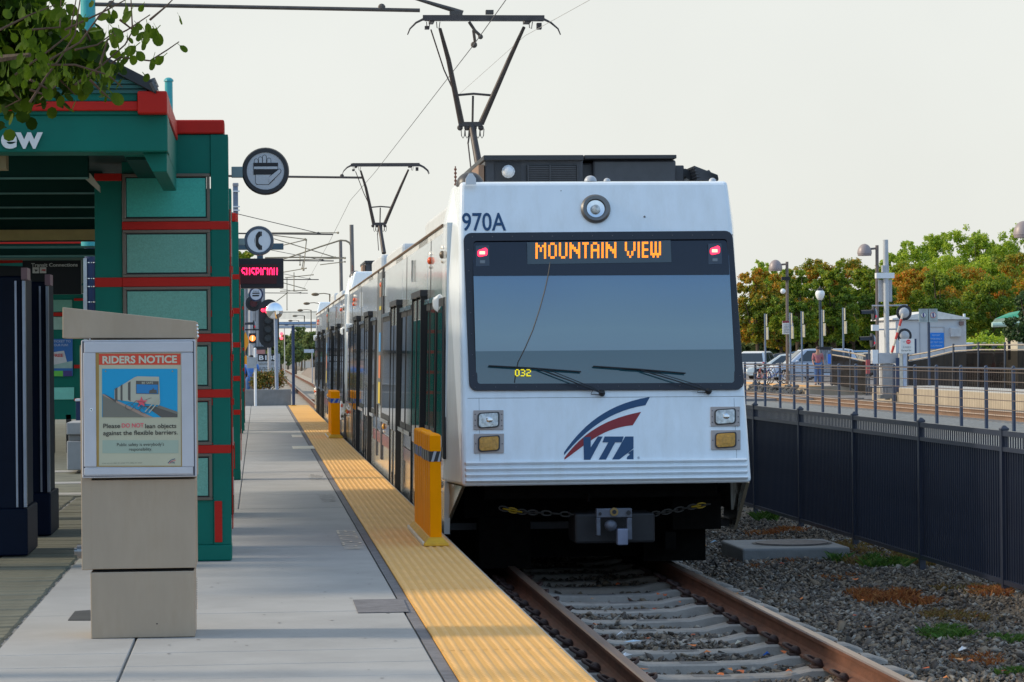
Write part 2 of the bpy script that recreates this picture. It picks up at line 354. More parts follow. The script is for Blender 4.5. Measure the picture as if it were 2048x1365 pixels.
# worn painted letters near the edge (read from the track side)
pt = M('worn platform stencil paint', (.70, .62, .50), .8, var=.2)
for (px, py, s, n) in ((698, 1079, 'WATCH YOUR STEP', .42), (655, 996, 'WATCH', .3), (631, 954, 'STEP', .2)):
    c = G(px, py, ZP + .003)
    text(s, (c.x, c.y, ZP + .003), .17, pt if n > .4 else M('faded stencil paint', (.42, .41, .39), .85, var=.3, scale=30), plat, xdir=(0, 1, 0), zdir=(-1, 0, 0), width=2.3 if n > .4 else 1.6, bold=0, depth=.002, name='stencil_lettering')
b = MB()
for px0, px1, py in ((583, 606, 873), (584, 630, 896)):
    a = G(px0, py - 2, ZP); c = G(px1, py + 2, ZP); b.box((a.x, c.y, ZP + .001), (c.x, a.y + .25, ZP + .004))
b.build('painted_mark', M('pale paint', (.75, .68, .55), .8, var=.1), plat)

# gum spots and small stains trodden into the slabs
gm_ = MB(); gr = random.Random(31)
for _ in range(80):
    y_ = 12.3 + gr.random() ** 1.6 * 30; x_ = gr.uniform(-.6, .82); r0 = gr.uniform(.004, .012)
    gm_.add([(x_ + math.cos(q) * r0 * gr.uniform(.8, 1.2), y_ + math.sin(q) * r0 * 1.3, ZP + .0012) for q in [k * 6.283 / 7 for k in range(7)]], [tuple(range(7))])
meta(gm_.build('gum_spots', M('trodden gum', (.20, .195, .19), .8), plat), kind='stuff')
# tactile strip: tiles and domes
ts = thing('tactile_strip', (1.2, 3, ZP), 'yellow ribbed tactile warning strip running along the platform edge', 'tactile paving')
y = 9.0; tm = None
while y < 82.4:
    if tm is None:
        m = MB(); m.box((-.304, 0, -.012), (.304, 1.213, 0)); o = m.build('tile', tact, None); tm = o.data; bpy.data.objects.remove(o)
    piece('tile', tm, (1.217, y, ZP + .006 + random.uniform(-.0008, .0008)), ts, rz=0); y += 1.22
nx, p = 11, .0555
ys = np.arange(9.05, 60, .058); xs = 1.217 + (np.arange(nx) - (nx - 1) / 2) * p
X, Y = np.meshgrid(xs, ys); n = X.size; a = np.arange(6) * math.pi / 3
lo = np.stack([X.ravel()[:, None] + .0185 * np.cos(a), Y.ravel()[:, None] + .0185 * np.sin(a), np.full((n, 6), ZP + .0055)], -1)
hi = np.stack([X.ravel()[:, None] + .0115 * np.cos(a), Y.ravel()[:, None] + .0115 * np.sin(a), np.full((n, 6), ZP + .0100)], -1)
V = np.concatenate([lo, hi], 1).reshape(-1, 3); base = np.arange(n)[:, None] * 12
F4 = np.concatenate([np.stack([base[:, 0] + i, base[:, 0] + (i + 1) % 6, base[:, 0] + 6 + (i + 1) % 6, base[:, 0] + 6 + i], 1) for i in range(6)] +
                    [np.stack([base[:, 0] + 6, base[:, 0] + 7, base[:, 0] + 8, base[:, 0] + 9], 1), np.stack([base[:, 0] + 9, base[:, 0] + 10, base[:, 0] + 11, base[:, 0] + 6], 1)])
meta(np_mesh('domes', V, F4, tact_dome, ts), kind='stuff')
b = MB(); b.box((1.522, 9, ZP - .03), (1.535, 82.3, ZP + .002)); b.build('edge_angle', M('worn steel edge', (.35, .33, .31), .5, .5), ts)

# ---- tram track
tk = thing('railway_track', (2.88, 12, 0), 'tram track with rusty rails on concrete sleepers in front of the train', 'track'); 
def rail_profile(cx, y, dz=0):
    pts = [(-.075, -.16), (.075, -.16), (.075, -.145), (.02, -.128), (.009, -.11), (.009, -.045), (.033, -.032), (.036, -.008), (.026, 0), (-.026, 0), (-.036, -.008), (-.033, -.032), (-.009, -.045), (-.009, -.11), (-.02, -.128), (-.075, -.145)]
    return [(cx + a_, y, z_ + dz) for a_, z_ in pts]
def make_rail(cx, y0, y1, parent, dz=0):
    m = MB(); m.loft([rail_profile(cx, y, dz) for y in np.linspace(y0, y1, 8)])
    npts = 16
    o = m.build('rail', [rust, railtop], parent)
    for p_ in o.data.polygons:
        if p_.normal.z > .35 and all(o.data.vertices[i].co.z > -.02 - org(parent).z + dz for i in p_.vertices): p_.material_index = 1
    return o
for cx in (2.2, 3.625): make_rail(cx, 8, 420, tk)
# sleeper mesh
def tie_mesh():
    rings = []
    for x, zt, hw in ((-1.22, -.20, .085), (-1.12, -.165, .10), (-.85, -.158, .10), (-.55, -.160, .10), (-.38, -.195, .095), (0, -.20, .095), (.38, -.195, .095), (.55, -.160, .10), (.85, -.158, .10), (1.12, -.165, .10), (1.22, -.20, .085)):
        rings.append([(x, -hw - .03, -.34), (x, -hw, zt - .012), (x, -hw + .02, zt), (x, hw - .02, zt), (x, hw, zt - .012), (x, hw + .03, -.34)])
    m = MB(); m.loft(rings); o = m.build('sleeper', tie, None); me = o.data; bpy.data.objects.remove(o); return me
TM = tie_mesh()
def clip_mesh():
    m = MB()
    m.sphere((0.02, 0, .018), .034, 8, 5, z0=-.2)           # insulator nub
    m.tube([(.0, -.055, .01), (.045, -.05, .035), (.08, -.02, .055), (.085, .015, .062), (.055, .045, .055), (.01, .045, .03)], .0105, 6)
    m.box((-.03, -.05, -.01), (.06, .05, .012))
    o = m.build('clip', clipm, None); me = o.data; me.shade_smooth(); bpy.data.objects.remove(o); return me
CM = clip_mesh()
m = MB(); m.box((-.12, -.05, 0), (.12, .05, .003)); o = m.build('cast_mark', M('sleeper recess', (.19, .175, .165), .9), None); mk = o.data; bpy.data.objects.remove(o)
y = 11.3
while y < 60:
    t = piece('sleeper', TM, (2.912 + random.uniform(-.02, .02), y, random.uniform(-.006, .004)), tk, rz=random.uniform(-.006, .006))
    WO[t.name] = Vector((2.912, y, 0))
    if y < 34:
        for cx in (2.2, 3.625):
            for s in (-1, 1):
                c = bpy.data.objects.new('clip', CM); col.objects.link(c); c.parent = t
                c.location = (cx + s * .078 - 2.912, 0, -.158); c.scale = (s * 1.15, 1.15, 1.15)
        c = bpy.data.objects.new('cast_mark', mk); col.objects.link(c); c.parent = t; c.location = (random.uniform(-.1, .1), 0, -.199)
    y += .745

# ---- ballast bed and stones
def bedz(x, y):
    return np.where(x < 4.3, -.242, -.242 + np.clip((x - 4.3) / 1.6, 0, 1) * .075) + .018 * np.sin(x * 3.1 + y * .9) + .012 * np.sin(y * 2.3 - x * 1.7)
xs = np.linspace(1.3, 8.5, 60); ys = np.concatenate([np.linspace(9, 45, 160), np.linspace(46, 420, 30)])
X, Y = np.meshgrid(xs, ys); Z = bedz(X, Y) - .012 + rng.normal(0, .006, X.shape)
V = np.stack([X, Y, Z], -1).reshape(-1, 3); i, j = np.meshgrid(np.arange(len(ys) - 1), np.arange(len(xs) - 1), indexing='ij'); a = (i * len(xs) + j).ravel()
bed = np_mesh('ballast_bed', V, np.stack([a, a + 1, a + 1 + len(xs), a + len(xs)], 1), soil); meta(bed, kind='structure')
def stones(name, n, xr, yr, size, zoff=0, mat=stone, seed=1, dens=None):
    r_ = np.random.default_rng(seed)
    x = r_.uniform(*xr, n); y = yr[0] + (yr[1] - yr[0]) * r_.random(n) ** 1.25
    if dens is not None: k = r_.random(n) < dens(x, y); x, y = x[k], y[k]
    n = len(x); s = size * r_.lognormal(0, .35, n)
    base = np.array([[1, 0, 0], [-1, 0, 0], [0, 1, 0], [0, -1, 0], [0, 0, 1], [0, 0, -1], [.6, .6, .5], [-.6, .5, .55]], float)
    v = base[None] + r_.normal(0, .22, (n, 8, 3)); v[:, :, 2] *= .62; v *= s[:, None, None]
    q = r_.normal(0, 1, (n, 4)); q /= np.linalg.norm(q, axis=1)[:, None]; ang = r_.uniform(0, 6.28, n); ti = r_.normal(0, .45, (n, 2))
    ca, sa = np.cos(ang), np.sin(ang); vx = v[..., 0] * ca[:, None] - v[..., 1] * sa[:, None]; vy = v[..., 0] * sa[:, None] + v[..., 1] * ca[:, None]
    vz = v[..., 2] + vx * ti[:, :1] + vy * ti[:, 1:]
    v = np.stack([vx + x[:, None], vy + y[:, None], vz + (bedz(x, y) + zoff + r_.uniform(-.01, .015, n))[:, None]], -1).reshape(-1, 3)
    t = np.array([[0, 6, 4], [6, 2, 4], [0, 2, 6], [2, 7, 4], [7, 1, 4], [2, 1, 7], [1, 3, 4], [3, 0, 4], [2, 0, 5], [1, 2, 5], [3, 1, 5], [0, 3, 5]])
    f = (np.arange(n)[:, None, None] * 8 + t[None]).reshape(-1, 3)
    return meta(np_mesh(name, v, f, mat), kind='stuff')
stones('ballast_stones', 42000, (1.56, 4.9), (10.5, 38), .0185, seed=2)
stones('shoulder_stones', 36000, (4.3, 7.4), (14, 42), .0165, seed=3, dens=lambda x, y: 1 - .45 * np.clip((x - 4.9), 0, 1) - .3 * (np.sin(x * 2 + y * .8) > .3))
stones('fine_gravel', 30000, (3.8, 6.6), (14, 34), .009, zoff=-.008, seed=4)

# dry and green weeds by the fence
def tuft(name, px, py, wpx, n, h, mat, seed, z=-.17, flatten=1.0):
    r_ = np.random.default_rng(seed); c = G(px, py, z); sx = wpx / FPX * c.y / 2; sy = sx * 1.5
    k = 7; cx = c.x + r_.normal(0, sx * .45, k); cy = c.y + r_.normal(0, sy * .5, k); id_ = r_.integers(0, k, n)
    x = cx[id_] + r_.normal(0, sx * .16, n); y = cy[id_] + r_.normal(0, sy * .2, n); a = r_.uniform(0, 6.28, n); hh = h * r_.uniform(.4, 1.1, n); wd = .0035 + .004 * r_.random(n)
    lx, ly = r_.normal(0, .7, n) * hh, r_.normal(0, .7, n) * hh; z0 = bedz(x, y) - .01
    v = np.stack([np.stack([x - wd * np.cos(a), y - wd * np.sin(a), z0], -1), np.stack([x + wd * np.cos(a), y + wd * np.sin(a), z0], -1),
                  np.stack([x + lx * .5 + wd * np.cos(a), y + ly * .5 + wd * np.sin(a), z0 + hh * .7 * flatten], -1), np.stack([x + lx, y + ly, z0 + hh * flatten], -1)], 1).reshape(-1, 3)
    return meta(np_mesh(name, v, np.arange(n * 4).reshape(-1, 4), mat), kind='stuff')
dryg = M('dry reddish grass', (.3, .1, .03), .9, scale=3, island=.9, ramp=[(0, (.16, .05, .02)), (.5, (.34, .11, .03)), (1, (.42, .22, .07))], trans=.3)
dryb = M('dry tan grass', (.3, .2, .1), .9, scale=3, island=.9, ramp=[(0, (.10, .06, .02)), (.5, (.26, .15, .05)), (1, (.16, .17, .04))], trans=.3)
greg = M('green weed leaves', (.05, .13, .02), .8, scale=3, island=.9, ramp=[(0, (.03, .08, .01)), (.6, (.07, .17, .02)), (1, (.15, .2, .04))], trans=.35)
tuft('dry_grass_patch', 1765, 1188, 170, 2600, .075, dryg, 11)
tuft('dry_grass_strip', 1700, 1090, 130, 1500, .05, dryb, 12)
tuft('weeds', 1810, 1122, 150, 1400, .09, dryb, 13); tuft('weeds', 1770, 1128, 110, 700, .10, greg, 14)
tuft('weeds', 1905, 1262, 120, 1500, .06, greg, 15); tuft('dry_grass_patch', 1880, 1225, 160, 900, .05, dryb, 16)
tuft('weeds', 2020, 1275, 70, 600, .05, greg, 17); tuft('dry_grass_patch', 1540, 1122, 150, 700, .04, dryg, 18)
tuft('dry_grass_strip', 1560, 1066, 150, 700, .06, dryg, 19); tuft('weeds', 1525, 1040, 60, 400, .12, greg, 20)
tuft('dry_grass_patch', 1960, 1180, 150, 700, .045, dryb, 21); tuft('dry_grass_patch', 1690, 1150, 80, 350, .03, dryg, 22)
tuft('dry_grass_patch', 1960, 1310, 130, 700, .045, dryg, 31); tuft('dry_grass_strip', 1830, 1110, 200, 1200, .06, dryb, 32); tuft('dry_grass_strip', 1990, 1190, 110, 800, .06, dryg, 33)
tuft('weeds', 2030, 1330, 60, 500, .05, greg, 23)
# fallen leaves and bits of rubbish
r_ = random.Random(5); lv = MB()
pts = [(r_.uniform(1180, 1560), r_.uniform(1160, 1362)) for _ in range(26)] + [(r_.uniform(1560, 2040), r_.uniform(1120, 1362)) for _ in range(26)] + [(1400, 1092), (1410, 1095), (1440, 1210), (1330, 1195)]
for px, py in pts:
    c = G(px, py, -.185); 
    if abs(c.x - 3.625) < .1 or abs(c.x - 2.2) < .1: continue
    s = r_.uniform(.018, .035); a = r_.uniform(0, 6.28)
    lv.add([c + Vector((math.cos(a + k) * s * q, math.sin(a + k) * s * q * 1.2, .012 + .02 * r_.random())) for k, q in ((0, 1.2), (1.1, .6), (2.0, 1), (3.2, .7), (4.1, 1.1), (5.2, .6))], [(0, 1, 2, 3, 4, 5)])
meta(lv.build('fallen_leaves', M('orange fallen leaves', (.6, .13, .03), .8, scale=3, island=.95, ramp=[(0, (.35, .04, .02)), (.5, (.65, .16, .03)), (1, (.5, .25, .08))])), kind='stuff')
def scrap(px, py, w_, d_, mat, label, name='paper_scrap', zt=.02):
    c = G(px, py, -.18); m = MB(); a = r_.uniform(-.5, .5)
    q = [Vector((-w_, -d_, 0)), Vector((w_, -d_ * .8, zt)), Vector((w_ * .9, d_, .004)), Vector((0, d_ * .6, zt * 1.3)), Vector((-w_ * .8, d_, 0))]
    m.prism([c + Matrix.Rotation(a, 3, 'Z') @ v + Vector((0, 0, .012)) for v in q], (0, 0, .002)); o = m.build(name, mat, None, origin=c)
    meta(o, label, 'litter', 'bits of litter on the track')
pw = M('white paper', (.75, .75, .76), .7, var=.05); pb = M('pale blue plastic', (.45, .6, .72), .4, var=.05)
scrap(1251, 1318, .045, .05, pw, 'folded white paper scrap by the left rail nearest the camera')
scrap(1241, 1274, .022, .03, pw, 'small white paper scrap by the left rail on the ballast')
scrap(1267, 1288, .065, .03, pb, 'long pale blue wrapper lying across a sleeper', 'plastic_wrapper', .01)
scrap(1476, 1292, .022, .025, M('cream card', (.6, .57, .48), .7), 'small cream square of card left of the right rail', 'card_scrap')
scrap(1925, 1305, .03, .05, pw, 'white paper scrap on the dirt below the dark fence, bottom right')
scrap(1428, 1088, .03, .05, pb, 'pale scrap on the ballast beside the train near the concrete pad')
scrap(1533, 1315, .018, .03, M('blue plastic', (.03, .15, .5), .4), 'tiny bright blue plastic bit beside the right rail', 'plastic_scrap')

# concrete pad with manhole
cp = thing('concrete_pad', (5.1, 27.3, -.2), 'low concrete access pad with round iron lid beside the fence', 'concrete pad')
q = [G(1462, 1088, -.045), G(1650, 1082, -.045), G(1700, 1084, -.045)]
a = G(1478, 1092, -.05); b_ = G(1700, 1088, -.05)
m = MB(); m.box((a.x, a.y - .2, -.3), (b_.x - .05, a.y + 1.05, -.065)); m.build('block', conc_d, cp, bevel=.02)
cc = Vector(((a.x + b_.x) / 2 + .05, a.y + .42, -.065)); m = MB(); m.prism(disc(cc, .36, 32, Vector((1, 0, 0)), Vector((0, 1, 0))), (0, 0, .014)); ld = m.build('lid', M('iron lid', (.13, .12, .12), .7, .3, var=.3, scale=20), cp)
m = MB()
for k in range(32):
    t0, t1 = k / 32 * 6.2832, (k + 1) / 32 * 6.2832
    m.add([cc + Vector((math.cos(t) * r0, math.sin(t) * r0, .006)) for t, r0 in ((t0, .365), (t1, .365), (t1, .40), (t0, .40))], [(0, 1, 2, 3)])
m.build('lid_frame', M('iron frame', (.08, .08, .08), .7, .3), cp)

# ---- far side: tracks and the second station
def zline(X0): return 0
cb = MB(); cb.box((7.5, 30, -.25), (24.2, 900, -.14)); meta(cb.build('railway_corridor', M('blue grey ballast', (.20, .21, .21), .95, var=.35, scale=9, bump=.8, bscale=14, dirt=.4, dirtc=(.10, .10, .09), dscale=4)), kind='structure')
ct = thing('railway_track', (21.5, 40, 0), 'heavy rail track beyond the wire fence with brown rails', 'track')
r2 = M('brown rail side', (.20, .12, .075), .8, var=.2, scale=5, stretch=(1, .2, 1))
for cx in (20.75, 22.25):
    m = MB(); m.loft([rail_profile(cx, y_) for y_ in (40, 900)]); o = m.build('rail', [r2, M('pale rail head', (.62, .48, .36), .4, .4)], ct)
    for p_ in o.data.polygons:
        if p_.normal.z > .35 and all(o.data.vertices[i_].co.z > -.02 for i_ in p_.vertices): p_.material_index = 1
m = MB(); m.box((-.12, 0, 0), (.12, .2, .1)); m = MB()
m.box((20.1, -.13, -.3), (22.9, .13, -.13)); o = m.build('sleeper', tie, None, origin=(21.5, 0, 0)); me = o.data; bpy.data.objects.remove(o)
y = 60
while y < 170: piece('sleeper', me, (21.5, y, 0), ct); y += .65
m = MB(); m.box((24.2, 108.5, -.25), (27, 119, -.10)); m.box((20.85, 108.5, -.25), (22.15, 119, -.045)); m.box((22.35, 108.5, -.25), (24.2, 119, -.045)); m.box((18.4, 108.5, -.25), (20.65, 119, -.045))
meta(m.build('crossing_path', M('crossing asphalt', (.20, .19, .19), .9, var=.15)), kind='structure')
pf = M('tan concrete edge', (.42, .35, .26), .85, var=.12, scale=1.5, dirt=.4, dirtc=(.26, .21, .16), dscale=.8)
m = MB(); m.box((24.3, 30, -.25), (26.9, 107.5, .40)); far1 = meta(m.build('far_platform', pf), kind='structure')
m = MB(); m.box((24.3, 30, .40), (26.9, 107.4, .43)); m.build('platform_top', M('pale paving', (.48, .46, .42), .9, var=.1, scale=.6), far1)
m = MB(); m.box((24.3, 120, -.25), (26.9, 420, .26)); far2 = meta(m.build('far_platform', pf), kind='structure')
m = MB(); m.box((24.3, 120, .26), (24.9, 420, .30)); m.build('warning_strip', M('orange warning strip', (.75, .40, .14), .7), far2)
m = MB(); m.box((24.9, 120, .26), (26.9, 420, .295)); m.build('platform_top', M('warm paving', (.46, .40, .34), .9, var=.1, scale=.6), far2)
m = MB(); m.box((26.9, 30, -.25), (400, 800, .24)); meta(m.build('parking_lot', M('parking asphalt', (.22, .205, .20), .9, var=.2, scale=.3)), kind='structure')
# rubble heap on the far platform edge
stones_ = np.random.default_rng(9)
m = MB()
for k in range(260):
    c = Vector((stones_.normal(24.0, .35), stones_.uniform(120.5, 133), 0)); c.z = -.12 + .42 * math.exp(-((c.x - 24.1) / .4) ** 2) * stones_.random()
    s = stones_.uniform(.06, .16); m.sphere(c, s, 5, 3, sc=(1, 1.4, .7))
meta(m.build('rubble_heap', M('dark rubble', (.09, .095, .10), .9, var=.4, scale=3)), kind='stuff')
# ================================================================== TRAM
CX = 2.92; LX = 1.595; RX = 4.245; Y0 = FY0; Y1 = FY0 + 27.4
tram = thing('tram', (CX, Y0, 0), 'front white light rail car numbered 970A with lit MOUNTAIN VIEW sign', 'tram', 'coupled light rail cars')
def ring(hw_b, hw_m, hw_t, zb, zm, zt, yf):
    pts = [(-hw_b, zb), (-hw_m, zm), (-hw_t, zt), (hw_t, zt), (hw_m, zm), (hw_b, zb)]
    return [(CX + x, yf(z), z) for x, z in pts]
# front and rear masks (leaning white ends)
m = MB()
rA = ring(1.225, 1.185, 1.165, .75, 2.95, 3.345, YF)
rB = ring(1.325, 1.272, 1.19, .75, 3.0, 3.345, lambda z: 23.85 + (z - .75) * .06)
rC = ring(1.325, 1.272, 1.19, .75, 3.0, 3.345, lambda z: 24.35)
m.loft([rA, rB, rC]); mask = m.build('front_mask', tram_w, tram, bevel=.035, seg=3)
flip = lambda p: (p[0], Y0 + Y1 - p[1], p[2])
m = MB(); m.loft([[flip(p) for p in r] for r in (rA, rB, rC)]); m.build('rear_mask', tram_w, tram, bevel=.035, seg=3)
# ribs low on the mask
zr = [.80, .875, .94, 1.0]
m = MB()
for z in (.797, .846, .895, .944):
    prof = [(-.016, -.018), (-.034, 0), (-.016, .014), (.01, .014), (.01, -.018)]
    rings = []
    for x in (-1.20, -1.19, 1.19, 1.20):
        k = .3 if abs(x) > 1.195 else 1
        rings.append([(CX + x, YF(z) + a * k, z + b * k) for a, b in prof])
    m.loft(rings)
m.build('rib', tram_w, mask)
m = MB(); m.tube([FP(935, 797, .0005), FP(1497, 793, .0005)], .0022, 4); m.build('panel_seam', M('seam grey', (.25, .27, .28), .6), mask)
for sx_ in (958, 1468): m = MB(); m.tube([FP(sx_, 797, .0002), FP(sx_ + (2 if sx_ < 1000 else 6), 925, .0002)], .0016, 4); m.build('panel_seam', MATS['seam grey'], mask)
m = MB(); m.sphere(FP(1289, 434, 0), .010, 8, 5); m.sphere(FP(1122, 382, 0), .005, 6, 4); m.build('paint_chip', M('chip grey', (.10, .11, .12), .6), mask)
# windscreen surround
def rr(x0, y0, x1, y1, x0b, x1b, r, n=5):     # rounded trapezoid in photo pixels: top edge x0..x1 at y0, bottom x0b..x1b at y1
    c = [(x0, y0, 180, 90), (x1, y0 - 4, 90, 0), (x1b, y1 - 2, 0, -90), (x0b, y1, -90, -180)]; out = []
    cen = [(x0 + r, y0 + r), (x1 - r, y0 - 4 + r), (x1b - r, y1 - 2 - r), (x0b + r, y1 - r)]
    for (cx_, cy_), (_, _, a0, a1) in zip(cen, c):
        for k in range(n + 1):
            a = R(a0 + (a1 - a0) * k / n); out.append((cx_ + r * math.cos(a), cy_ - r * math.sin(a)))
    return out
def fprism(pts, o0, o1): m = MB(); a = [FP(x, y, o0) for x, y in pts]; d = FP(1200, 700, o1) - FP(1200, 700, o0); d = Vector((0, d.y, 0)); m.prism(a, d); return m
def face_part(pts, o0, o1, name, mat, parent, **k):
    m = MB(); m.loft([[FP(x, y, o0) for x, y in pts], [FP(x, y, o1) for x, y in pts]]); return m.build(name, mat, parent, **k)
outer = rr(927, 466, 1466, 782, 938, 1488, 16); inner = rr(947, 483, 1454, 768, 955, 1469, 6)
m = MB(); n = len(outer)
A = [FP(x, y, .0) for x, y in outer]; B = [FP(x, y, .022) for x, y in outer]; C_ = [FP(x, y, .022) for x, y in inner]; D = [FP(x, y, .004) for x, y in inner]
m.loft([A, B, C_, D], caps=False); ws = m.build('windscreen_frame', M('black windscreen rubber', (.010, .011, .020), .35, var=.1), tram, bevel=.004)
def BU(y): return .05 * (1 - ((y - 626) / 145.0) ** 2)
def glass_patch(xl0, xr0, y0, xl1, xr1, y1, off, name, mat, parent, n=14):
    m = MB(); rows = []
    for i in range(n + 1):
        t = i / n; y = y0 + (y1 - y0) * t; a = xl0 + (xl1 - xl0) * t; b = xr0 + (xr1 - xr0) * t
        rows.append([FP(a + (b - a) * u, y - 4 * u * (1 - .4 * t), off + BU(y)) for u in (0, .25, .5, .75, 1)])
    V_ = [v for r in rows for v in r]; m.add(V_, [(i * 5 + j, i * 5 + j + 1, i * 5 + j + 6, i * 5 + j + 5) for i in range(n) for j in range(4)])
    o = m.build(name, mat, parent, smooth='all'); return o
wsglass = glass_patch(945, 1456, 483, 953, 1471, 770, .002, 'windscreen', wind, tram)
glass_patch(945, 1456, 483, 947, 1459, 552, .006, 'black_band', M('black glass band', (.006, .007, .016), .08, spec=.6, var=0), wsglass, n=6)
glass_patch(951, 1467, 703, 953, 1471, 770, .006, 'lower_tint', M('darker lower tint', (.018, .075, .095), .08, ior=2.0, var=0), wsglass, n=6)
m = MB()
for k in range(14):
    for y in (474, 775):
        x = 945 + k * 40 if y == 474 else 950 + k * 41; yy = y - 4 * k / 14; m.sphere(FP(x, yy, .022), .0055, 6, 3)
for k in range(7):
    m.sphere(FP(936 + k * 1.8, 500 + k * 42, .022), .0055, 6, 3); m.sphere(FP(1462 + k * 3, 500 + k * 42, .022), .0055, 6, 3)
m.build('screw', M('screw head', (.12, .12, .14), .4, .5), ws)
# LED destination sign
sg = face_part([(1054, 485), (1341, 481), (1343, 525), (1055, 529)], .030, .036, 'destination_sign', M('sign backing', (.06, .085, .10), .25, var=0), tram)
F5 = {'M': ['10001', '11011', '10101', '10101', '10001', '10001', '10001'], 'O': ['0110', '1001', '1001', '1001', '1001', '1001', '0110'],
      'U': ['1001', '1001', '1001', '1001', '1001', '1001', '0110'], 'N': ['10001', '11001', '11101', '10111', '10011', '10001', '10001'],
      'T': ['111', '010', '010', '010', '010', '010', '010'], 'A': ['0110', '1001', '1001', '1111', '1001', '1001', '1001'], 'I': ['1', '1', '1', '1', '1', '1', '1'],
      'V': ['10001', '10001', '10001', '10001', '01010', '01010', '00100'], 'E': ['111', '100', '100', '111', '100', '100', '111'], 'W': ['10101', '10101', '10101', '10101', '10101', '11111', '01010'],
      '0': ['0110', '1001', '1001', '1001', '1001', '1001', '0110'], '3': ['1110', '0001', '0001', '0110', '0001', '0001', '1110'], '2': ['1110', '0001', '0001', '0110', '1000', '1000', '1111'],
      'S': ['0111', '1000', '1000', '0110', '0001', '0001', '1110'], 'P': ['1110', '1001', '1001', '1110', '1000', '1000', '1000'], 'C': ['0111', '1000', '1000', '1000', '1000', '1000', '0111']}
def led(s, x0, x1, y0, y1, sub, mapf, mat, parent, gap=1, rows=(0, 7), space=3, fill=.8, dy=0):
    cols = []
    for ch in s:
        if ch == ' ': cols += [None] * space; continue
        w_ = len(F5[ch][0]); cols += [(ch, i) for i in range(w_)] + [None] * gap
    cols = cols[:-gap]; nc = len(cols) * sub; nr = 7 * sub; m = MB()
    for i in range(nc):
        c = cols[i // sub]
        if c is None: continue
        for j in range(nr):
            if rows[0] <= j / sub < rows[1] and F5[c[0]][j // sub][c[1]] == '1':
                u = x0 + (x1 - x0) * (i + .5) / nc; v = y0 + (y1 - y0) * (j + .5) / nr + dy * (i / nc); hu = (x1 - x0) / nc * fill / 2; hv = (y1 - y0) / nr * fill / 2
                m.add([mapf(u - hu, v + hv), mapf(u + hu, v + hv), mapf(u + hu, v - hv), mapf(u - hu, v - hv)], [(0, 1, 2, 3)])
    return m.build('led_lettering', mat, parent)
ledo = M('amber sign light', (1, .25, .01), .5, var=0, emit=1.6)
led('MOUNTAIN VIEW', 1071, 1322, 486, 518, 2, lambda x, y: FP(x, y, .038), ledo, sg, dy=-2.5, fill=.82)
# number in the corner of the windscreen
led('032', 1030, 1062, 739, 753, 2, lambda x, y: FP(x, y, .050), M('yellow number light', (.75, .65, .01), .5, var=0, emit=.7), wsglass, fill=1.05)
# small red marker lights
redl = M('red marker light', (1, .02, .06), .4, var=0, emit=2.5); redc = M('white hot marker', (1, .35, .2), .4, var=0, emit=2.5)
for x0, y0 in ((951, 492), (1416, 488)):
    h = face_part([(x0, y0), (x0 + 27, y0 - 1), (x0 + 28, y0 + 40), (x0 + 1, y0 + 41)], .020, .036, 'marker_light', M('marker housing', (.045, .06, .085), .3, var=0), tram)
    face_part(rr(x0 + 4, y0 + 8, x0 + 24, y0 + 22, x0 + 4, x0 + 24, 5), .036, .040, 'red_lamp', redl, h)
    face_part([(x0 + 8, y0 + 11), (x0 + 19, y0 + 11), (x0 + 19, y0 + 17), (x0 + 8, y0 + 17)], .040, .043, 'lamp_core', redc, h)
    face_part([(x0 + 9, y0 + 29), (x0 + 19, y0 + 29), (x0 + 19, y0 + 35), (x0 + 9, y0 + 35)], .036, .040, 'clear_lamp', M('grey lamp', (.2, .22, .24), .3), h)
# top headlight
c0 = FP(1191, 419, 0); fd = Vector((0, -1, FK * 0)).normalized(); upv = Vector((0, FK, 1)).normalized(); nrm = Vector((0, -1, FK)).normalized()
def lathe_face(c, prof, n=32):     # prof: (radius, proud)
    m = MB(); rings = [[c + Vector((1, 0, 0)) * (math.cos(2 * math.pi * k / n) * r) + upv * (math.sin(2 * math.pi * k / n) * r) + nrm * h for k in range(n)] for r, h in prof]
    m.loft(rings); return m
def rp(px): return px * c0.y / FPX
hl = lathe_face(c0, [(rp(30), 0), (rp(30), .02), (rp(26), .034), (rp(20), .030), (rp(19), .012), (rp(14), .004)]).build('head_lamp', M('grey lamp rim', (.16, .155, .15), .35, .6, var=.1), tram, smooth=True)
lathe_face(c0, [(rp(18.5), .004), (rp(18), .015), (rp(10), .006), (rp(8), .004)]).build('reflector', chrome, hl, smooth=True)
lathe_face(c0, [(rp(9), .010), (rp(8), .026), (rp(4), .034), (.001, .036)]).build('bulb_lens', lens, hl, smooth=True)
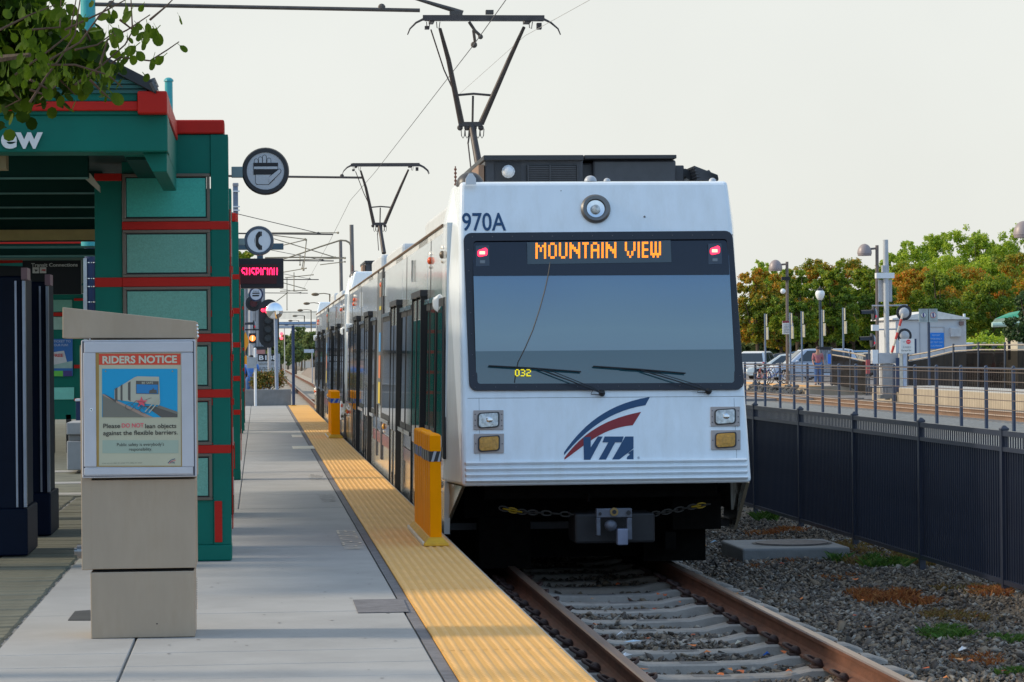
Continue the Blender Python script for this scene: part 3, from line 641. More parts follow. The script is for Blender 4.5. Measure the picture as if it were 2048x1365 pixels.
# headlights and indicators in beige bezels
for (x0, y0, x1, y1, kind) in ((947, 821, 1007, 860, 'h'), (948, 868, 1008, 907, 'a'), (1421, 814, 1480, 853, 'h'), (1422, 861, 1481, 900, 'a')):
    b = face_part([(x0, y0), (x1, y0 - .4), (x1, y1 - .4), (x0, y1)], 0, .014, 'headlight' if kind == 'h' else 'indicator', bezel, tram, bevel=.004)
    pts = rr(x0 + 8, y0 + 5, x1 - 8, y1 - 3, x0 + 8, x1 - 8, 7); pts = [(a_, max(b__, y0 + 3)) for a_, b__ in pts]
    m = MB(); m.loft([[FP(x, y, .012) for x, y in pts], [FP(x, y, .026) for x, y in pts]]); m.build('rim', M('dark lamp rim', (.04, .04, .04), .4, .4), b, bevel=.003)
    xm, ym = (x0 + x1) / 2, (y0 + y1) / 2 + .5; sh = lambda k: [(xm + (x - xm) * k, ym + (y - ym) * k) for x, y in pts]
    m = MB(); m.loft([[FP(x, y, .020) for x, y in sh(.90)], [FP(x, y, .031) for x, y in sh(.86)], [FP(x, y, .036) for x, y in sh(.4)]])
    m.build('lens', lens if kind == 'h' else amberl, b)
    if kind == 'h': m = MB(); m.sphere(FP(xm + 2, ym, .034), .03, 12, 6, sc=(1, .3, 1)); m.build('bulb', chrome, b, smooth=True)
    m = MB()
    for sx in (x0 + 3.5, x1 - 3.5):
        for sy in ((y0 + 8, ym, y1 - 8) if kind == 'h' else (ym,)): m.sphere(FP(sx, sy, .014), .006, 6, 3)
    m.build('screw', MATS['screw head'], b)
# lettering and emblem
c = FP(968, 443, .003); text('970A', c, .165, inkblue, tram, xdir=(1, 0, 0), zdir=upv, width=rp(88), bold=.012, depth=.002, name='number_lettering')
def curve_shape(pts, name, mat, o=.003):
    m = MB(); A = [FP(x, y, .001) for x, y in pts]; B = [FP(x, y, o) for x, y in pts]; m.loft([A, B]); return m.build(name, mat, tram)
def q2(p): return [(880 + x / 3.103, 760 + y / 3.103) for x, y in p]
def bez(p0, p1, p2, p3, n=14):
    return [tuple((1 - t) ** 3 * a + 3 * (1 - t) ** 2 * t * b + 3 * (1 - t) * t * t * c_ + t ** 3 * d for a, b, c_, d in zip(p0, p1, p2, p3)) for t in [k / n for k in range(n + 1)]]
def strip(up, lo, name, mat):
    m = MB(); u = q2(up); l = q2(lo)
    for i in range(len(u) - 1):
        m.add([FP(*l[i], .003), FP(*l[i + 1], .003), FP(*u[i + 1], .003), FP(*u[i], .003)], [(0, 1, 2, 3)])
    return m.build(name, mat, tram)
strip(bez((770, 450), (880, 290), (1030, 150), (1303, 106)), bez((770, 468), (900, 320), (1040, 195), (1275, 158)), 'blue_swoosh', inkblue)
strip(bez((772, 484), (880, 340), (1010, 245), (1248, 199)), bez((772, 496), (910, 400), (1000, 300), (1197, 282)), 'red_swoosh', inkred)
for nm, pl_ in (('V', [(890, 357), (930, 354), (936, 352), (935, 420), (980, 352), (1010, 352), (933, 496), (893, 496)]),
                ('T', [(1022, 352), (1140, 352), (1128, 388), (1087, 388), (1030, 495), (985, 495), (1045, 388), (1008, 388)]),
                ('A', [(1150, 352), (1201, 352), (1201, 425), (1172, 449), (1112, 495), (1068, 495)]),
                ('A', [(1201, 432), (1201, 494), (1160, 494), (1160, 480), (1180, 462), (1166, 455)]),
                ('A', [(1150, 352), (1112, 495), (1068, 495)])):
    if nm == 'A' and len(pl_) == 3: continue
    curve_shape(q2(pl_), 'emblem_lettering', inkblue, .0055)
text('\u00ae', FP(1277, 916, .003), .02, inkblue, tram, zdir=upv, depth=.002)
# wipers
wm = M('wiper black', (.012, .012, .013), .5, var=0)
for (a0, a1, ctr, piv) in (((977, 732), (1162, 744), (1075, 738), (1204, 787)), ((1186, 733), (1371, 747), (1282, 741), (1417, 783))):
    m = MB(); m.tube([FP(*a0, .065), FP((a0[0] + a1[0]) / 2, (a0[1] + a1[1]) / 2 - 1, .08), FP(*a1, .065)], .0075, 6); wp = m.build('wiper', wm, tram)
    m = MB(); m.tube([FP(*ctr, .085), FP((ctr[0] + piv[0]) / 2, (ctr[1] + piv[1]) / 2 - 1, .10), FP(*piv, .06)], .006, 6)
    m.tube([FP(ctr[0] + 22, ctr[1] + 2, .085), FP(piv[0] - 20, piv[1] - 12, .065), FP(*piv, .06)], .004, 6)
    m.tube([FP(ctr[0] - 40, ctr[1] - 3, .075), FP(*ctr, .065), FP(ctr[0] + 40, ctr[1] + 3, .075)], .006, 6); m.build('arm', wm, wp)
    m = MB(); m.sphere(FP(*piv, .03), .028, 10, 6); m.tube([FP(piv[0] - 5, piv[1] + 3, .03), FP(piv[0] - 22, piv[1] + 2, .03), FP(piv[0] - 18, piv[1] - 8, .025)], .0035, 5); m.build('pivot', wm, wp)
# long crack-like cable on the glass
m = MB(); m.tube([FP(x, y, .007 + BU(y)) for x, y in ((1101, 520), (1097, 548), (1090, 580), (1079, 620), (1066, 660), (1051, 695), (1036, 725), (1031, 750), (1029, 766))], .0045, 5); m.build('cable', wm, wsglass)
# corner lamps on the roof lip
m = MB(); c = FP(940, 366, -.14); m.sphere((c.x, c.y, c.z - .03), .125, 20, 8, z0=0); m.build('roof_bump', M('dark grey roof cover', (.05, .052, .06), .4), tram, smooth=True)
c = FP(940, 366, -.02); m = MB(); m.prism([(c.x - .045, c.y - .1, c.z - .02), (c.x + .045, c.y - .1, c.z - .02), (c.x + .045, c.y - .1, c.z + .03), (c.x + .015, c.y - .1, c.z + .075), (c.x - .015, c.y - .1, c.z + .075), (c.x - .045, c.y - .1, c.z + .03)], (0, .03, 0)); m.build('roof_lamp', white, tram)
for px_, s_ in ((1181, .05), (1214, .028), (1425, .03)):
    c = FP(px_, 363, -.08); m = MB(); m.sphere((c.x, c.y, c.z), s_, 14, 6, z0=0, sc=(1.1, 1, 1)); m.build('roof_knob', M('pale knob', (.45, .47, .5), .4), tram, smooth=True)

# body: roof, floor, walls with real doorways
rf = MB(); ya, yb = 24.3, Y1 - 1.35
prof = [(-1.325, 2.93), (-1.325, 3.0), (-1.27, 3.06), (-1.0, 3.12), (0, 3.16), (1.0, 3.12), (1.27, 3.06), (1.325, 3.0), (1.325, 2.93)]
rf.loft([[(CX + x, y, z) for x, z in prof] for y in (ya, yb)]); rf.build('roof', M('white roof', (.66, .68, .68), .5, var=.08, dirt=.3), tram)
m = MB(); m.tube([(LX - .005, ya, 3.0), (LX - .005, yb, 3.0)], .014, 6); m.build('roof_gutter', M('brown gutter', (.14, .08, .04), .5), tram)
m = MB(); m.box((LX + .06, ya, .30), (RX - .06, yb, .36)); m.build('floor', M('tram floor', (.05, .05, .055), .7), tram)
dark_in = M('tram interior', (.05, .05, .055), .7, var=.2)
m = MB(); m.box((CX - .1, ya + 1.5, .36), (CX - .06, yb - 1.5, 2.9)); m.build('inner_partition', dark_in, tram)
DO = [(26.5, 28.0), (31.1, 32.6), (39.1, 40.6), (43.7, 45.2)]
SEG = []; yy = 23.78
for a, b in DO: SEG.append((yy, a)); yy = b
SEG.append((yy, Y1 - .83))
side = []
for k, (a, b) in enumerate(SEG):
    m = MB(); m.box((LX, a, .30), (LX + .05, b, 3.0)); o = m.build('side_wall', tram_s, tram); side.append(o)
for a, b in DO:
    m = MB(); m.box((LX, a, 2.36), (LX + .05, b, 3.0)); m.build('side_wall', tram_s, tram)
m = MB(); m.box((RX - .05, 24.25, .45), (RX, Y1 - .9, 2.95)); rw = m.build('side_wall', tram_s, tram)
for k in range(11): m = MB(); m.box((RX - .002, 26 + k * 2.05, 1.25), (RX + .006, 27.7 + k * 2.05, 2.35)); m.build('window', glass, rw)
# coloured stripe bands on the side
for z0, z1, mt in ((.86, 1.02, M('navy stripe', (.02, .06, .16), .2, coat=.4)), (.70, .84, M('maroon stripe', (.22, .012, .02), .2, coat=.4))):
    m = MB()
    for a, b in SEG[1:4]: m.box((LX - .003, a + .75, z0), (LX + .002, b - .75, z1))
    m.build('side_stripe', mt, tram)
# door leaves, standing proud of the side between black posts
for a, b in DO:
    mid = (a + b) / 2
    for y, y1_ in ((a + .03, mid - .01), (mid + .01, b - .03)):
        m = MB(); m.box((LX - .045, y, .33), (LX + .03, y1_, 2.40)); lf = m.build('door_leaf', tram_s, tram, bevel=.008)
        m = MB(); m.box((LX - .052, y + .10, .98), (LX - .04, y1_ - .10, 2.20)); m.build('window', glass, lf, bevel=.004)
        m = MB(); m.box((LX - .058, y - .010, .31), (LX - .03, y + .008, 2.44)); m.build('edge_seal', black, lf)
        m = MB(); m.box((LX - .06, y + .03, .33), (LX - .045, y + .09, .50)); m.build('guide', blackm, lf)
    for y in (a, b):
        m = MB(); m.box((LX - .062, y - .028, .30), (LX + .06, y + .012, 2.46)); m.build('door_post', black, tram)
    m = MB(); m.box((LX - .07, a - .05, 2.42), (LX + .02, b + .05, 2.48)); m.build('door_track', blackm, tram)
# windows in the panels
WN = [(24.85, 25.50), (25.66, 26.25), (28.5, 29.6), (29.75, 30.85), (33.2, 35.3), (37.6, 38.7), (41.2, 43.2), (45.8, 47.5), (48.1, 49.0)]
for k, (a, b) in enumerate(WN):
    z0 = 1.05 if k > 1 else 1.12
    m = MB(); m.box((LX - .02, a, z0), (LX + .01, b, 2.35)); w_ = m.build('window_frame', black, tram, bevel=.03)
    m = MB(); m.box((LX - .026, a + .06, z0 + .07), (LX - .019, b - .06, 2.27)); m.build('pane', glass, w_)
    for za_ in (2.33, z0 - .04): m = MB(); m.box((LX - .045, a + .01, za_), (LX - .005, b - .01, za_ + .045)); m.build('trim', chrome, w_)
# cab side window set in the tapered corner
cw = MB()
def cornerpt(y, z, o=.01):
    t = (y - YF(z)) / (23.85 + (z - .75) * .06 - YF(z)); x = -1.225 + (-.10) * t
    return Vector((CX + x - o, y, z))
pts = [(23.95, 2.36), (24.6, 2.36), (24.6, .98), (23.72, .95)]
m = MB(); a_ = [Vector((LX - .012, y, z)) for y, z in pts]; m.prism(a_, (.03, 0, 0)); cwf = m.build('cab_window', black, tram, bevel=.01)
m = MB(); m.prism([Vector((LX - .02, y, z)) for y, z in ((24.02, 2.28), (24.54, 2.28), (24.54, 1.08), (23.82, 1.05))], (.01, 0, 0)); m.build('pane', glass, cwf)
# side camera pod, marker lamps
m = MB(); m.loft([[(1.66, 24.7, 2.24), (1.66, 24.7, 2.40), (1.66, 24.9, 2.40), (1.66, 24.9, 2.24)], [(1.60, 24.66, 2.22), (1.59, 24.66, 2.40), (1.59, 24.9, 2.39), (1.60, 24.9, 2.24)], [(1.54, 24.7, 2.27), (1.535, 24.7, 2.36), (1.54, 24.85, 2.36), (1.545, 24.85, 2.27)]])
m.build('camera_pod', tram_w, tram, bevel=.02)
m = MB(); m.loft([[(1.66, Y1 - 1.6, 2.28), (1.66, Y1 - 1.6, 2.42), (1.66, Y1 - 1.4, 2.42), (1.66, Y1 - 1.4, 2.28)], [(1.52, Y1 - 1.6, 2.26), (1.51, Y1 - 1.6, 2.42), (1.53, Y1 - 1.45, 2.40), (1.54, Y1 - 1.45, 2.28)]]); m.build('camera_pod', tram_w, tram, bevel=.02)
lampr = M('red orange marker lens', (.75, .10, .03), .25, var=0)
def marker(y, z, s=1.0, mat=lampr):
    s *= .7
    m = MB(); m.sphere((LX - .004, y, z + .055), .03 * s, 10, 6, z0=-.0, sc=(1, 1.6, 1.6)); m.sphere((LX - .004, y, z - .055), .025 * s, 10, 6, z0=-1, z1=.2, sc=(1, 1.6, 1.3)); h = m.build('marker_lamp', M('chrome lamp cap', (.8, .75, .68), .3, .5), tram, smooth=True)
    m = MB(); m.sphere((LX - .012, y, z), .034 * s, 12, 8, sc=(1.0, 1.7, 1.5)); m.build('lens', mat, h, smooth=True)
for px_, py_, mt in ((852, 522, lampr), (876, 510, bronze), (757, 570, lampr), (704, 600, lampr)):
    c = PX(px_, py_, LX); marker(c.y, c.z, 1.0, mt)
marker(24.4, 1.12 - .22, 1.0, lampr); marker(24.4, .74 - .04, .9, bronze); marker(34.9, .95, 1.1, amberl)
marker(48.9, .85); marker(49.6, .85, 1, amberl); marker(46.6, 2.72)
for y in (28.9, 35.6, 43.6):          # thin drain pipes high on the side
    m = MB(); m.tube([(LX - .012, y, 2.62), (LX - .012, y, 2.85)], .012, 6); m.build('grab_handle', chrome, tram)
m = MB()
for y in (24.75, 24.95, 25.9): m.tube([(LX - .02, y, .62), (LX - .02, y, .98)], .011, 6)
m.build('handrail', chrome, tram)
# articulation bellows and advertisement panel between sections
m = MB(); m.box((LX - .012, 35.6, .5), (LX + .03, 36.0, 2.98)); m.box((LX - .012, 37.1, .5), (LX + .03, 37.35, 2.98)); m.build('articulation_bellows', M('dark grey bellows', (.05, .05, .055), .8), tram)
m = MB(); m.box((LX - .016, 36.0, 1.2), (LX + .03, 37.1, 2.95)); ad = m.build('advert_panel', M('grey ad panel', (.10, .11, .11), .3, coat=.3), tram)
for z0, z1, cc in ((2.45, 2.5, (.65, .5, .01)), (1.9, 2.15, (.02, .25, .6)), (1.55, 1.85, (.65, .16, .02)), (1.22, 1.5, (.7, .5, .01)), (2.62, 2.8, (.35, .2, .12))):
    m = MB(); m.box((LX - .019, 36.03, z0), (LX, 36.55, z1)); m.build('print', M('ad %s' % (cc,), cc, .3, var=.05), ad)
for q_ in (25.98, 30.2, 43.5, 47.5):
    m = MB(); m.box((LX - .003, q_, .45), (LX + .001, q_ + .012, 2.95)); m.build('panel_seam', joint, tram)
# skirts under the nose: slanted plates
skirt = M('polished lower skirt', (.50, .45, .33), .16, .75, var=.08, scale=2)
def skirtplate(sgn, name='skirt'):
    m = MB(); q = [(23.02, 1.222, .748), (23.85, 1.322, .748), (24.75, 1.322, .748), (24.75, 1.322, .27), (24.25, 1.322, .27), (23.98, 1.30, .36)]
    o_ = [(CX + sgn * x, y, z) for y, x, z in q]; i_ = [(CX + sgn * (x - .03), y, z) for y, x, z in q]
    m.loft([o_, i_]); m.build(name, skirt, tram)
skirtplate(-1); skirtplate(1)
def rear_sk(sgn):
    m = MB(); m.box((CX + sgn * 1.30, Y1 - 1.6, .28), (CX + sgn * 1.325, Y1 - .3, .75)); m.build('skirt', skirt, tram)
rear_sk(-1); rear_sk(1)
# underframe, bogies, coupler
m = MB(); m.box((CX - 1.12, 24.1, .42), (CX + 1.12, Y1 - 1.0, .78)); m.box((CX - 1.0, 23.35, .62), (CX + 1.0, 24.2, .76)); m.build('underframe', under, tram)
for yb_ in (26.2, 35.4, 37.6, 46.8):
    m = MB(); m.box((CX - .95, yb_ - 1.1, .2), (CX + .95, yb_ + 1.1, .5)); m.box((CX - 1.0, yb_ - 1.3, -.02), (CX - .82, yb_ + 1.3, .36)); m.box((CX + .82, yb_ - 1.3, -.02), (CX + 1.0, yb_ + 1.3, .36)); bg_ = m.build('bogie', under, tram)
    for dy in (-.85, .85):
        for sx in (-.715, .715):
            m = MB(); n = 24; m.loft([[(CX + sx + dx, yb_ + dy + math.cos(t) * r0, .33 + math.sin(t) * r0) for t in [2 * math.pi * k / n for k in range(n)]] for dx, r0 in ((-.06, .30), (-.055, .33), (.05, .33), (.06, .30))])
            m.build('wheel', M('wheel steel', (.06, .045, .04), .5, .6), bg_)
m = MB(); m.box((CX - 1.0, 24.0, -.02), (CX - .55, 24.5, .42)); m.box((CX + .45, 24.0, .02), (CX + 1.0, 24.5, .42)); m.box((CX - .9, 24.4, .04), (CX + .8, 24.6, .7)); m.build('equipment_box', under, tram)
# right side hanging boxes seen under the nose
def fbox(px0, py0, px1, py1, Ya, Yb, name, mat, parent=tram, bev=.01):
    a = P(px0, py1, Ya); b = P(px1, py0, Ya); m = MB(); m.box((a.x, Ya, a.z), (b.x, Yb, b.z)); return m.build(name, mat, parent, bevel=bev)
fbox(1345, 985, 1442, 1060, 23.6, 24.2, 'equipment_box', under); fbox(1330, 1064, 1352, 1100, 23.6, 23.9, 'equipment_box', under)
cplm = M('coupler grey paint', (.13, .14, .175), .5, .3, var=.25, scale=14, dirt=.4)
cpl = fbox(1150, 1026, 1310, 1088, 23.2, 23.7, 'coupler', M('coupler body dark', (.022, .021, .024), .6, var=.3), bev=.02)
YC = 23.0
for x0, y0, x1, y1, nm in ((1193, 1017, 1264, 1036, 'plate_top'), (1193, 1036, 1201, 1072, 'plate_left'), (1254, 1036, 1264, 1080, 'plate_right')): fbox(x0, y0, x1, y1, YC, YC + .08, 'coupler_plate', cplm, cpl, .006)
fbox(1235, 1058, 1256, 1091, YC - .05, YC + .05, 'coupler_hook', M('blue grey hook', (.22, .24, .33), .45, .3, var=.2), cpl, .008)
m = MB(); c = P(1222, 1052, YC); m.sphere((c.x, YC + .02, c.z), .055, 10, 6, sc=(1, .8, .9)); m.build('coupler_head', cplm, cpl, smooth=True)
m = MB(); c = P(1228, 1024, YC); m.prism(disc((c.x, YC - .02, c.z), .035, 16), (0, .03, 0)); m.build('socket_ring', M('brass', (.3, .2, .08), .4, .7), cpl)
m = MB(); c = P(1228, 1024, YC); m.prism(disc((c.x, YC - .03, c.z), .018, 12), (0, .03, 0)); c = P(1257, 1026, YC); m.prism(disc((c.x, YC - .01, c.z), .02, 12), (0, .03, 0)); c = P(1200, 1028, YC); m.prism(disc((c.x, YC - .01, c.z), .014, 10), (0, .03, 0)); m.build('bolt', blackm, cpl)
m = MB(); m.box((P(1165, 0, 23.2).x, 23.15, P(0, 1020, 23.2).z), (P(1170, 0, 23.2).x, 23.3, P(0, 1005, 23.2).z)); m.build('bracket', under, cpl)
# safety chains
def chain(pts, mat, n, yel):
    links = MB(); P_ = [P(x, y, 23.3) for x, y in pts]; tot = len(P_) - 1
    for k in range(n):
        t = k / (n - 1) * tot; i = min(int(t), tot - 1); c = P_[i].lerp(P_[i + 1], t - i); d = (P_[i + 1] - P_[i]).normalized()
        a = Vector((0, 1, 0)) if k % 2 else Vector((0, 0, 1)); L_, W_ = .045, .02
        loop = [c + d * (L_ * math.cos(q)) + a * (W_ * math.sin(q)) for q in [j / 10 * 2 * math.pi for j in range(11)]]
        links.mi = 1 if k in yel else 0; links.tube(loop, .007, 5)
    links.build('safety_chain', [mat, M('yellow chain link', (.35, .22, .005), .6)], tram)
chm = M('chain steel', (.05, .045, .04), .6, .4)
chain([(1008, 1018), (1040, 1024), (1080, 1026), (1150, 1030)], chm, 12, (1, 2, 3)); chain([(1310, 1028), (1345, 1022), (1385, 1014), (1410, 1010)], chm, 10, (7, 8))

# roof equipment
YE = 25.0
box1 = fbox(970, 316, 1166, 372, YE, YE + 2.2, 'air_conditioner', M('dark roof unit', (.05, .052, .06), .45, var=.15), bev=.015)
m = MB(); a = P(966, 315, YE); b = P(1166, 322, YE); m.box((a.x, YE - .06, b.z), (b.x, YE + 2.3, a.z + .015)); m.build('lid', M('dark lid', (.03, .032, .036), .5), box1, bevel=.008)
fbox(1054, 331, 1155, 366, YE - .02, YE + .02, 'grille', black, box1, 0)
m = MB()
for k in range(9): a = P(1056, 333 + k * 3.6, YE - .03); b = P(1153, 335 + k * 3.6, YE - .03); m.box((a.x, YE - .035, b.z), (b.x, YE - .022, a.z))
for px_ in (1054, 1098, 1153): a = P(px_, 331, YE); m.box((a.x, YE - .045, a.z - .16), (a.x + .01, YE - .02, a.z))
m.build('grille_bars', M('grille bar', (.055, .055, .06), .5), box1)
m = MB(); c = P(1016, 344, YE); m.sphere((c.x, YE - .05, c.z), .052, 14, 8, sc=(1, .8, 1)); m.tube([(c.x, YE, c.z), (c.x, YE - .04, c.z)], .06, 12); m.build('horn', white, box1, smooth=True)
fbox(990, 326, 1042, 366, YE - .012, YE + .01, 'vent_panel', M('vent panel', (.035, .037, .042), .6), box1, 0)
box2 = fbox(1186, 320, 1352, 372, YE + .1, YE + 2.6, 'roof_unit', M('dark roof unit sheen', (.045, .047, .055), .35, var=.2, coat=.2), bev=.02)
m = MB(); a = P(1166, 312, YE + .1); b = P(1350, 319, YE + .1); m.box((a.x, YE + .0, b.z), (b.x, YE + 2.7, a.z)); m.build('lid', MATS['dark lid'], box2, bevel=.006)
fbox(1160, 326, 1190, 372, YE + .2, YE + 2.0, 'junction_box', MATS['dark roof unit'], bev=.02)
fbox(1350, 331, 1368, 372, YE + .2, YE + 2.2, 'roof_unit', MATS['dark roof unit'], bev=.01)
m = MB(); 
for k, (x0, y0) in enumerate(((1370, 345), (1380, 350), (1392, 352))): c = P(x0, y0, YE + .3); m.tube([(c.x, c.y, c.z), (c.x, c.y + .6, c.z - .02)], .035 + .01 * (k % 2), 10)
m.build('roof_pipe', blackm, tram, smooth=True)
m = MB()
for k in range(5):
    d = Vector((-.006 * k, 0, .028 * k)); q = [P(1394 - k * 0, 361, YE) + d + Vector((-.0, 0, 0)), P(1437, 361, YE) + d * .25, P(1437, 358, YE) + d * .25 + Vector((0, 0, .008)), P(1394, 358, YE) + d + Vector((0, 0, .008))]
    m.prism(q, (0, .5, 0))
m.prism([P(1398, 362, YE + .03), P(1436, 362, YE + .03), P(1418, 340, YE + .03), P(1398, 349, YE + .03)], (0, .45, 0))
m.build('resistor_grid', MATS['dark roof unit'], tram)
m = MB(); a = P(957, 330, YE); m.box((a.x, YE, 3.2), (a.x + .05, YE + .8, a.z)); m.build('side_cover', M('orange brown cover', (.3, .17, .1), .5), tram)
m = MB(); c = P(913, 350, 25.5)
for k in range(5): m.sphere((c.x - .01, 25.5, c.z - .09 + k * .035), .014, 8, 4)
m.tube([(c.x - .01, 25.5, c.z - .1), (c.x - .01, 25.5, c.z + .08)], .006, 5); m.build('insulator', M('brown insulator', (.2, .09, .06), .4), tram)
for y0_, y1_, zt in ((29, 33, 3.45), (38.5, 43, 3.42), (45, 48.5, 3.5)):
    m = MB(); m.box((CX - .9, y0_, 3.1), (CX + .9, y1_, zt)); m.build('roof_unit', M('pale roof shroud', (.55, .57, .58), .5, var=.1), tram, bevel=.05)

# pantograph (one arm, V head)
YP = 36.6
pa = MB(); base = Vector((P(962, 340, YP).x, 35.9, 3.2)); kn = P(943, 250, YP)
pa.tube([P(961, 350, 36.2), kn], .055, 10, r2=.045); pg_ = pa.build('pantograph_arm', panto_m, tram, smooth=True)
m = MB(); m.box((CX - .5, 35.6, 3.12), (CX + .5, 37.2, 3.22)); m.box((CX - .15, 35.9, 3.2), (CX + .15, 36.6, 3.42)); m.build('pantograph_base', panto_m, tram)
def pt_(l, r=.02, y=YP, n=7, r2=None): pm_.tube([P(a, b, y) for a, b in l], r, n, r2)
pm_ = MB(); pm_.box(tuple(P(917, 254, YP + .04)), tuple(P(965, 244, YP - .04)))
for k in range(4): pm_.sphere(P(920 + k * 14, 256, YP), .04, 8, 5)
pm_.build('knuckle_bar', panto_m, pg_)
pm_ = MB()
Yh = 36.0
pm_.tube([P(923, 248, YP), P(897, 120, (YP + Yh) / 2), P(880, 58, Yh)], .042, 8, r2=.022); pm_.tube([P(962, 248, YP), P(1018, 120, (YP + Yh) / 2), P(1048, 55, Yh)], .042, 8, r2=.022)
pm_.tube([P(912, 191, YP), P(947, 188, YP), P(982, 191, YP)], .017, 6); pm_.tube([P(945, 245, YP), P(946, 192, YP)], .016, 6); pm_.tube([P(911, 190, YP), P(888, 140, YP), P(862, 60, Yh)], .010, 5)
pm_.tube([P(936, 288, YP), P(940, 262, YP)], .012, 5); pm_.tube([P(942, 340, 36.2), P(936, 286, YP)], .010, 5)
pm_.build('upper_frame', panto_m, pg_)
pm_ = MB()
for k in range(4):
    x = 922 + (k % 2) * 8 + (k // 2) * 30; pm_.tube([P(x, 258, YP), P(x + 1, 272, YP), P(x + 4, 277, YP), P(x + 7, 272, YP), P(x + 8, 258, YP)], .006, 5)
for x in (853, 873, 1058): pm_.tube([P(x, 44, Yh), P(x + 1, 56, Yh), P(x + 5, 58, Yh), P(x + 7, 44, Yh)], .006, 5)
pm_.build('shunt_cable', panto_m, pg_)
pm_ = MB(); pm_.box(tuple(P(846, 41, Yh - .18)), tuple(P(1088, 32, Yh - .12))); pm_.box(tuple(P(850, 42, Yh + .12)), tuple(P(1086, 33, Yh + .18)))
pm_.box(tuple(P(850, 52, Yh)), tuple(P(858, 60, Yh + .1))); pm_.box(tuple(P(1074, 46, Yh)), tuple(P(1082, 60, Yh + .1))); pm_.box(tuple(P(860, 44, Yh - .15)), tuple(P(866, 40, Yh + .15))); pm_.box(tuple(P(1050, 44, Yh - .15)), tuple(P(1058, 40, Yh + .15)))
for s_ in (-.15, .15): pm_.tube([P(850, 37, Yh + s_), P(832, 46, Yh + s_), P(820, 58, Yh + s_), P(815, 70, Yh + s_)], .018, 6, r2=.008); pm_.tube([P(1084, 37, Yh + s_), P(1102, 46, Yh + s_), P(1116, 58, Yh + s_), P(1121, 70, Yh + s_)], .018, 6, r2=.008)
pm_.build('contact_head', panto_m, pg_)

bpy.context.view_layer.update()
def walk(o):
    for ch in o.children: yield ch; yield from walk(ch)
for ob in walk(tram):
    if ob.type != 'MESH' or 'mask' in ob.name or (ob.parent and 'mask' in ob.parent.name): continue
    for v in ob.data.vertices:
        d = abs(v.co.x); z = v.co.z
        if d > 1.1 and .75 < z < 3.09 and .75 < v.co.y < 27.4 - .75: v.co.x -= math.copysign(.053 * min(1, (z - .75) / 2.25), v.co.x)
# second car: the same car coupled behind
t2 = dup(tram, (CX, Y0 + 27.85, 0), 'second light rail car coupled behind, farther along the platform')
# ================================================================== PLATFORM SHELTERS
# lattice column: local x 0 (right edge) to -.98, facing -y, z 0 at platform
def lattice_column(loc, label, full=True, glassmat=frost):
    t = thing('shelter_column', loc, label, 'shelter column', 'green lattice columns of the platform shelters')
    X0, Y_, Z_ = loc
    S = Y_ / FPX if full else 20.3 / FPX
    def bx(x0, x1, z0, z1, y0=0, y1=.3, name='panel', mat=green, par=t, bev=.004):
        m = MB(); m.box((X0 + x0, Y_ + y0, Z_ + z0), (X0 + x1, Y_ + y1, Z_ + z1)); return m.build(name, mat, par, bevel=bev)
    H = 3.22
    zz = lambda py: (1122 - py) * 20.3 / 5500      # height above platform from photo row
    xx = lambda px: (px - 466) * 20.3 / 5500
    bx(xx(200), xx(254), zz(1090), zz(350), .01, .28, 'stile'); bx(xx(430), xx(465), zz(1090), zz(272), .0, .30, 'stile')
    bx(xx(254), xx(430), zz(1090), zz(1000), .012, .28, 'base_panel'); bx(xx(200), 0, 0, zz(1090), -.012, .31, 'plinth', bev=.012)
    bx(xx(350), xx(430), zz(350), zz(272), .01, .28, 'head_panel'); bx(xx(254), xx(350), zz(350), zz(300), .012, .28, 'head_panel')
    bx(xx(345), xx(458), zz(271), zz(243), -.015, .31, 'cap', red, bev=.012)
    bx(xx(200), xx(254), zz(364), zz(349), -.0, .29, 'band', red)
    bx(xx(432), xx(447), zz(1085), zz(1003), -.012, .1, 'band', red)
    rows = [(350, 445), (462, 556), (575, 669), (686, 780), (797, 891), (908, 1001)]
    for k, (a, b) in enumerate(rows):
        f = bx(xx(255), xx(428), zz(b), zz(b) + .022, -.012, .05, 'window_frame', bronze, bev=.003)
        m = MB()
        m.box((X0 + xx(255), Y_ - .012, Z_ + zz(a) - .022), (X0 + xx(428), Y_ + .05, Z_ + zz(a)))
        m.box((X0 + xx(255), Y_ - .012, Z_ + zz(b) + .022), (X0 + xx(261), Y_ + .05, Z_ + zz(a) - .022)); m.box((X0 + xx(422), Y_ - .012, Z_ + zz(b) + .022), (X0 + xx(428), Y_ + .05, Z_ + zz(a) - .022))
        m.build('frame', bronze, f, bevel=.003)
        bx(xx(261) + .002, xx(422) - .002, zz(b) + .024, zz(a) - .024, .006, .02, 'gasket', black, f, 0)
        bx(xx(263.5), xx(419.5), zz(b) + .034, zz(a) - .034, -.004, .003, 'pane', glassmat if k else M('teal pane', (.06, .43, .34), .5, var=.12, scale=80, spec=.3), f, 0)  # topmost pane has its own brighter teal
        if k < 5: 
            nb = rows[k + 1][0]
            bx(xx(254), xx(465) + .003, zz(nb) + .001, zz(b) - .001, -.008, .29, 'band', red)
            if k in (1,): bx(xx(200) - .002, xx(254), zz(nb) + .001, zz(b) - .001, -.003, .285, 'band', red)
    # side trim on the track side
    bx(.002, .010, zz(1060), zz(420), .05, .26, 'side_trim', red)
    for q in (500, 690, 880, 980): bx(.002, .016, zz(q + 14), zz(q - 22), .20, .26, 'side_clip', M('cream trim', (.5, .45, .38), .6), bev=0)
    return t
c1 = lattice_column((-.199, 20.35, ZP), 'nearest green column with six frosted panes, behind the metal notice kiosk')
